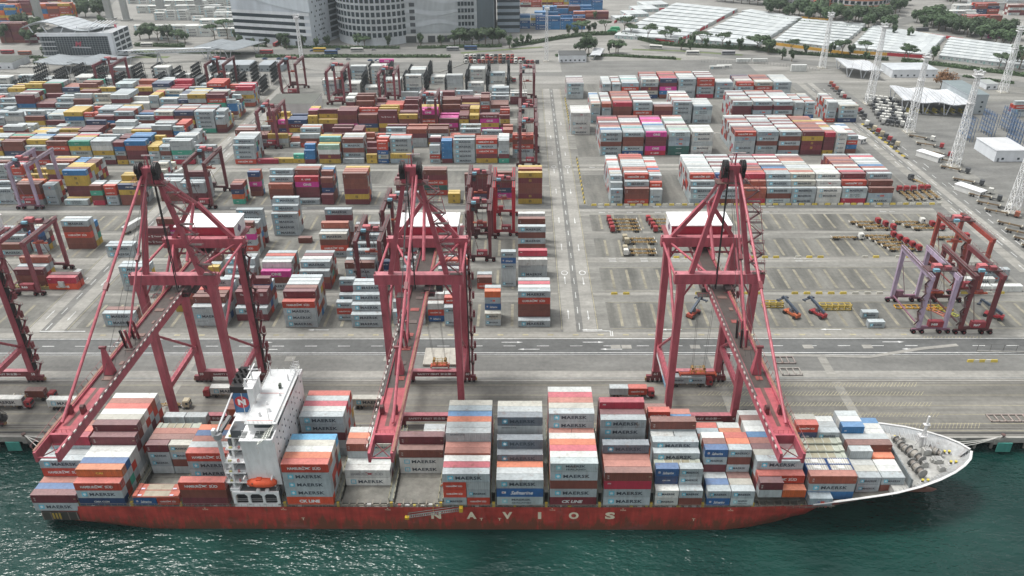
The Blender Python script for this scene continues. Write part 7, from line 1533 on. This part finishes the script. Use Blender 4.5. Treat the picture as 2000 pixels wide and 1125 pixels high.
for i, (px, py, k) in enumerate(TR):
    x, y = G(px, py); src, lab = protos[k]; s = rgt.uniform(0.95, 1.4)*(1.12 if py > 60 else 1.1)*(1.25 if 880 < px < 970 else 1); rz = rgt.uniform(0, 6.28)
    zone = ('by the glass office and piers' if px < 250 else 'between the office and the banded building' if px < 480 else 'before the big grey buildings' if px < 1000 else 'round the turning circle' if px < 1250 else 'in front of the cabins' if py > 85 else 'behind the cabins' if px < 1770 else 'at the far right road')
    lb = '%s tree %s, number %d from left to right' % (lab, zone, i+1)
    if k not in used: used.add(k); src.location = (x, y, 0.1); src.rotation_euler.z = rz; src.scale = (s, s, s*rgt.uniform(0.85,1.15)); tag(src, lb, 'tree', 'trees beyond the terminal')
    else: copy_tree(src, (x, y, 0.1), rz, lb, (s, s, s*rgt.uniform(0.85,1.15)), 'trees beyond the terminal')
for k, (t, _) in enumerate(protos):
    if k not in used: [bpy.data.objects.remove(c) for c in list(t.children)]; bpy.data.objects.remove(t)
def hedge(pts, w, h, label, seed=1, dens=5.0):
    rg = random.Random(seed); P = [G(*p) for p in pts]; mb = MB()
    for a, b in zip(P, P[1:]):
        L = math.hypot(b[0]-a[0], b[1]-a[1]); nx, ny = -(b[1]-a[1])/L, (b[0]-a[0])/L
        mb.beam((*a, h*0.32+0.1), (*b, h*0.32+0.1), w*0.7, h*0.62, (0.4,)*3)
        for i in range(int(L*dens)):
            t = rg.random(); u = rg.uniform(-1,1); z = h*(0.25+0.75*math.sqrt(max(0,1-u*u*0.7)))*rg.uniform(0.75,1.15); c = lerp2(a, b, t); p = Vector((c[0]+nx*u*w/2, c[1]+ny*u*w/2, z))
            nr = Vector((rg.uniform(-1,1), rg.uniform(-1,1), rg.uniform(0.2,1))).normalized(); q = nr.orthogonal().normalized(); r = nr.cross(q); s = rg.uniform(0.4,0.9)
            mb.add([tuple(p-q*s), tuple(p-r*s), tuple(p+q*s), tuple(p+r*s)], [(0,1,2,3)], (0.5,)*3)
    tag(mb.build('hedge', 'hedge'), label, 'hedge', 'hedges along the roads')
hedge([(1000,92),(1050,84),(1100,75),(1150,69),(1200,68),(1240,76),(1290,88),(1340,92),(1480,98),(1520,104)], 4.5, 3.2, 'long dark hedge curving round the turning circle below the cabins', 2, 9)
hedge([(1540,105),(1735,118)], 5, 2.6, 'dark hedge in front of the third and fourth cabin fields', 3, 9); hedge([(1760,120),(1850,130),(2050,156)], 5, 2.6, 'dark hedge in front of the rightmost cabin field', 4, 9)
hedge([(1085,110),(1200,110),(1320,116)], 4, 1.8, 'low hedge behind the small white office', 5, 7); hedge([(500,112),(700,112),(880,112)], 5, 2.2, 'hedge between the carriageway and the terminal, centre left', 6, 7); hedge([(0,116),(85,113)], 4, 2, 'hedge before the carriageway at the far left', 7, 6)
hedge([(262,104),(305,112)], 5, 2, 'short hedge right of the glass office', 8, 7); hedge([(555,94),(780,95)], 3.5, 2.2, 'hedge in front of the banded and round buildings', 9, 6); hedge([(815,95),(980,92)], 3.5, 2.4, 'hedge in front of the ribbed building', 10, 6)
hedge([(1880,150),(1980,164)], 4, 1.4, 'low clipped hedge by the right gate road', 11, 7); hedge([(1500,38),(1700,62)], 6, 3, 'rough bushes between the cabins and the orange building', 12, 6); hedge([(265,90),(360,92)], 5, 3, 'dark shrubs below the white refrigerated park', 13, 7); hedge([(465,88),(520,92)], 3, 2, 'hedge at the foot of the banded building', 14, 6); hedge([(350,104),(470,106)], 3, 1.5, 'thin hedge left of the far canopy', 15, 5)
# ================================================================ the worker on the empty hatch cover
def worker(x, y, z, label):
    J = [(0,0,0.93,0.13),(0,0,1.15,0.13),(0,0,1.38,0.15),(0,0,1.52,0.06),(0,-0.01,1.66,0.10),
         (-0.10,0,0.88,0.095),(-0.12,-0.03,0.50,0.065),(-0.13,0.0,0.10,0.05),(-0.14,-0.14,0.04,0.045),(0.10,0,0.88,0.095),(0.15,-0.10,0.50,0.065),(0.16,-0.02,0.10,0.05),(0.17,-0.16,0.04,0.045),
         (-0.21,0,1.42,0.06),(-0.29,0.02,1.14,0.048),(-0.27,-0.14,0.92,0.036),(-0.27,-0.20,0.84,0.03),(0.21,0,1.42,0.06),(0.30,-0.02,1.15,0.048),(0.24,-0.24,1.05,0.036),(0.22,-0.32,1.03,0.03)]
    E = [(0,1),(1,2),(2,3),(3,4),(0,5),(5,6),(6,7),(7,8),(0,9),(9,10),(10,11),(11,12),(2,13),(13,14),(14,15),(15,16),(2,17),(17,18),(18,19),(19,20)]
    me = bpy.data.meshes.new('person'); me.from_pydata([j[:3] for j in J], E, []); o = bpy.data.objects.new('person', me); C.objects.link(o)
    sk = o.modifiers.new('skin', 'SKIN'); lay = me.skin_vertices[0] if me.skin_vertices else None
    for i, j in enumerate(J): me.skin_vertices[0].data[i].radius = (j[3], j[3])
    me.skin_vertices[0].data[0].use_root = True
    sd = o.modifiers.new('smooth', 'SUBSURF'); sd.levels = 1; sd.render_levels = 1
    m, nt, b = new_mat('work_clothes'); g = nt.nodes.new("ShaderNodeTexCoord"); sx = nt.nodes.new("ShaderNodeSeparateXYZ"); nt.links.new(g.outputs['Object'], sx.inputs[0])
    c = mixc(nt, ramp_mask(nt, sx.outputs[2], 0.92, 0.94), (0.04,0.05,0.10), (0.60,0.14,0.04)); c = mixc(nt, ramp_mask(nt, sx.outputs[2], 1.50, 1.52), c, (0.42,0.25,0.17)); nt.links.new(c, b.inputs['Base Color']); me.materials.append(m)
    o.location = (x, y, z); o.rotation_euler.z = 0.6; tag(o, label, 'person')
    mb = MB(); V = []
    for k in range(5): r = 0.135*math.cos(k*0.36); V += [(r*math.cos(a*0.785), r*math.sin(a*0.785)-0.01, 1.69+0.12*math.sin(k*0.36)) for a in range(8)]
    mb.add(V, [(k*8+a, k*8+(a+1) % 8, (k+1)*8+(a+1) % 8, (k+1)*8+a) for k in range(4) for a in range(8)] + [tuple(range(32, 40))], (0.75,0.72,0.68)); mb.build('helmet', 'plain', o)
worker(-22.6, 164.6, 4.03, 'worker in orange jacket and pale helmet standing on the empty hatch cover')
# ================================================================ the hazy air
mb = MB(); mb.box(-1500, 1500, -60, 1900, -10, 175, (1,1,1)); hz = MB(); hz.v = mb.v; hz.f = mb.f; hz.c = mb.c
hm = bpy.data.materials.new('haze_air'); hm.use_nodes = True; hm.node_tree.nodes.clear()
_o = hm.node_tree.nodes.new("ShaderNodeOutputMaterial"); _v = hm.node_tree.nodes.new("ShaderNodeVolumePrincipled")
_v.inputs['Color'].default_value = (0.80,0.88,0.92,1); _v.inputs['Density'].default_value = 0.000085; _v.inputs['Anisotropy'].default_value = 0.2
hm.node_tree.links.new(_v.outputs[0], _o.inputs['Volume'])
tag(hz.build('haze', hm), kind='stuff')
# ================================================================ build the containers: the ~300 that show largest one by one, the rest as one mass
def emit_boxes():
    cpos = Vector((0, 0, CH))
    for b in boxes:
        c = Vector((b['x']+b['L']/2, b['y']+1.2, b['z']+b['H']/2)); v = c-cpos; D = v.dot(FW)
        px = 1000+FPX*v.dot(CRT)/D; py = 562.5-FPX*v.dot(UP)/D
        b['score'] = b['hide']*b['L']/(D*D) if (-30 < px < 2030 and -20 < py < 1150) else 0
        if b['rot'] or b['hide'] >= 1.5: b['score'] += 1
    order = sorted(range(len(boxes)), key=lambda i: -boxes[i]['score'])
    keep = set(order[:300])
    big = MB(); bv = []; bf = []; bc = []; off = 0; meshes = {}
    rg = random.Random(5)
    for i, b in enumerate(boxes):
        if i in keep and b['score'] > 0:
            key = (b['code'], round(b['L'], 2), round(b['H'], 2))
            if key not in meshes:
                V, F, Cc = c_template(*key, True); mb = MB(); mb.v = [tuple(v) for v in V]; mb.f = F; mb.c = Cc
                t = mb.build('container_body', 'box'); meshes[key] = t.data; bpy.data.objects.remove(t)
            L = 40 if b['L'] > 8 else 20
            e = bpy.data.objects.new('shipping_container', meshes[key]); C.objects.link(e)
            e.location = (b['x'], b['y'], b['z']); e.rotation_euler = (0, 0, b['rot'])
            tag(e, ('%s %s container, %s' % (CNAME[b['code']], 'long' if L == 40 else 'short', b['where'])), 'container', b['grp'])
            if b['code'] != 'B':
                dm = door_mesh(b['code'], round(b['H'], 2))
                d = bpy.data.objects.new('container_door', dm); C.objects.link(d); d.parent = e
                if b['x'] < 0: d.location = (b['L']-0.02, 0, 0)
                else: d.location = (0.02, 2.438, 0); d.rotation_euler = (0, 0, math.pi)
        else:
            V, F, Cc = c_template(b['code'], round(b['L'], 2), round(b['H'], 2), False)
            k = rg.uniform(0.82, 1.12)
            if b['rot']:
                ca, sa = math.cos(b['rot']), math.sin(b['rot']); P = np.stack([V[:,0]*ca-V[:,1]*sa, V[:,0]*sa+V[:,1]*ca, V[:,2]], 1)
            else: P = V
            bv.append(P + np.array([b['x'], b['y'], b['z']])); bf.extend([tuple(q+off for q in f) for f in F]); off += len(V)
            bc.extend([tuple(v*k for v in c) for c in Cc])
    mb = MB(); mb.v = np.concatenate(bv).tolist(); mb.f = bf; mb.c = bc
    o = mb.build('distant_containers', 'boxfar'); tag(o, 'mass of further shipping containers filling the yard blocks', 'containers', kind='stuff')
    print('CONTAINERS', len(boxes), 'merged verts', off)
emit_boxes()
bpy.data.objects.remove(_fo)
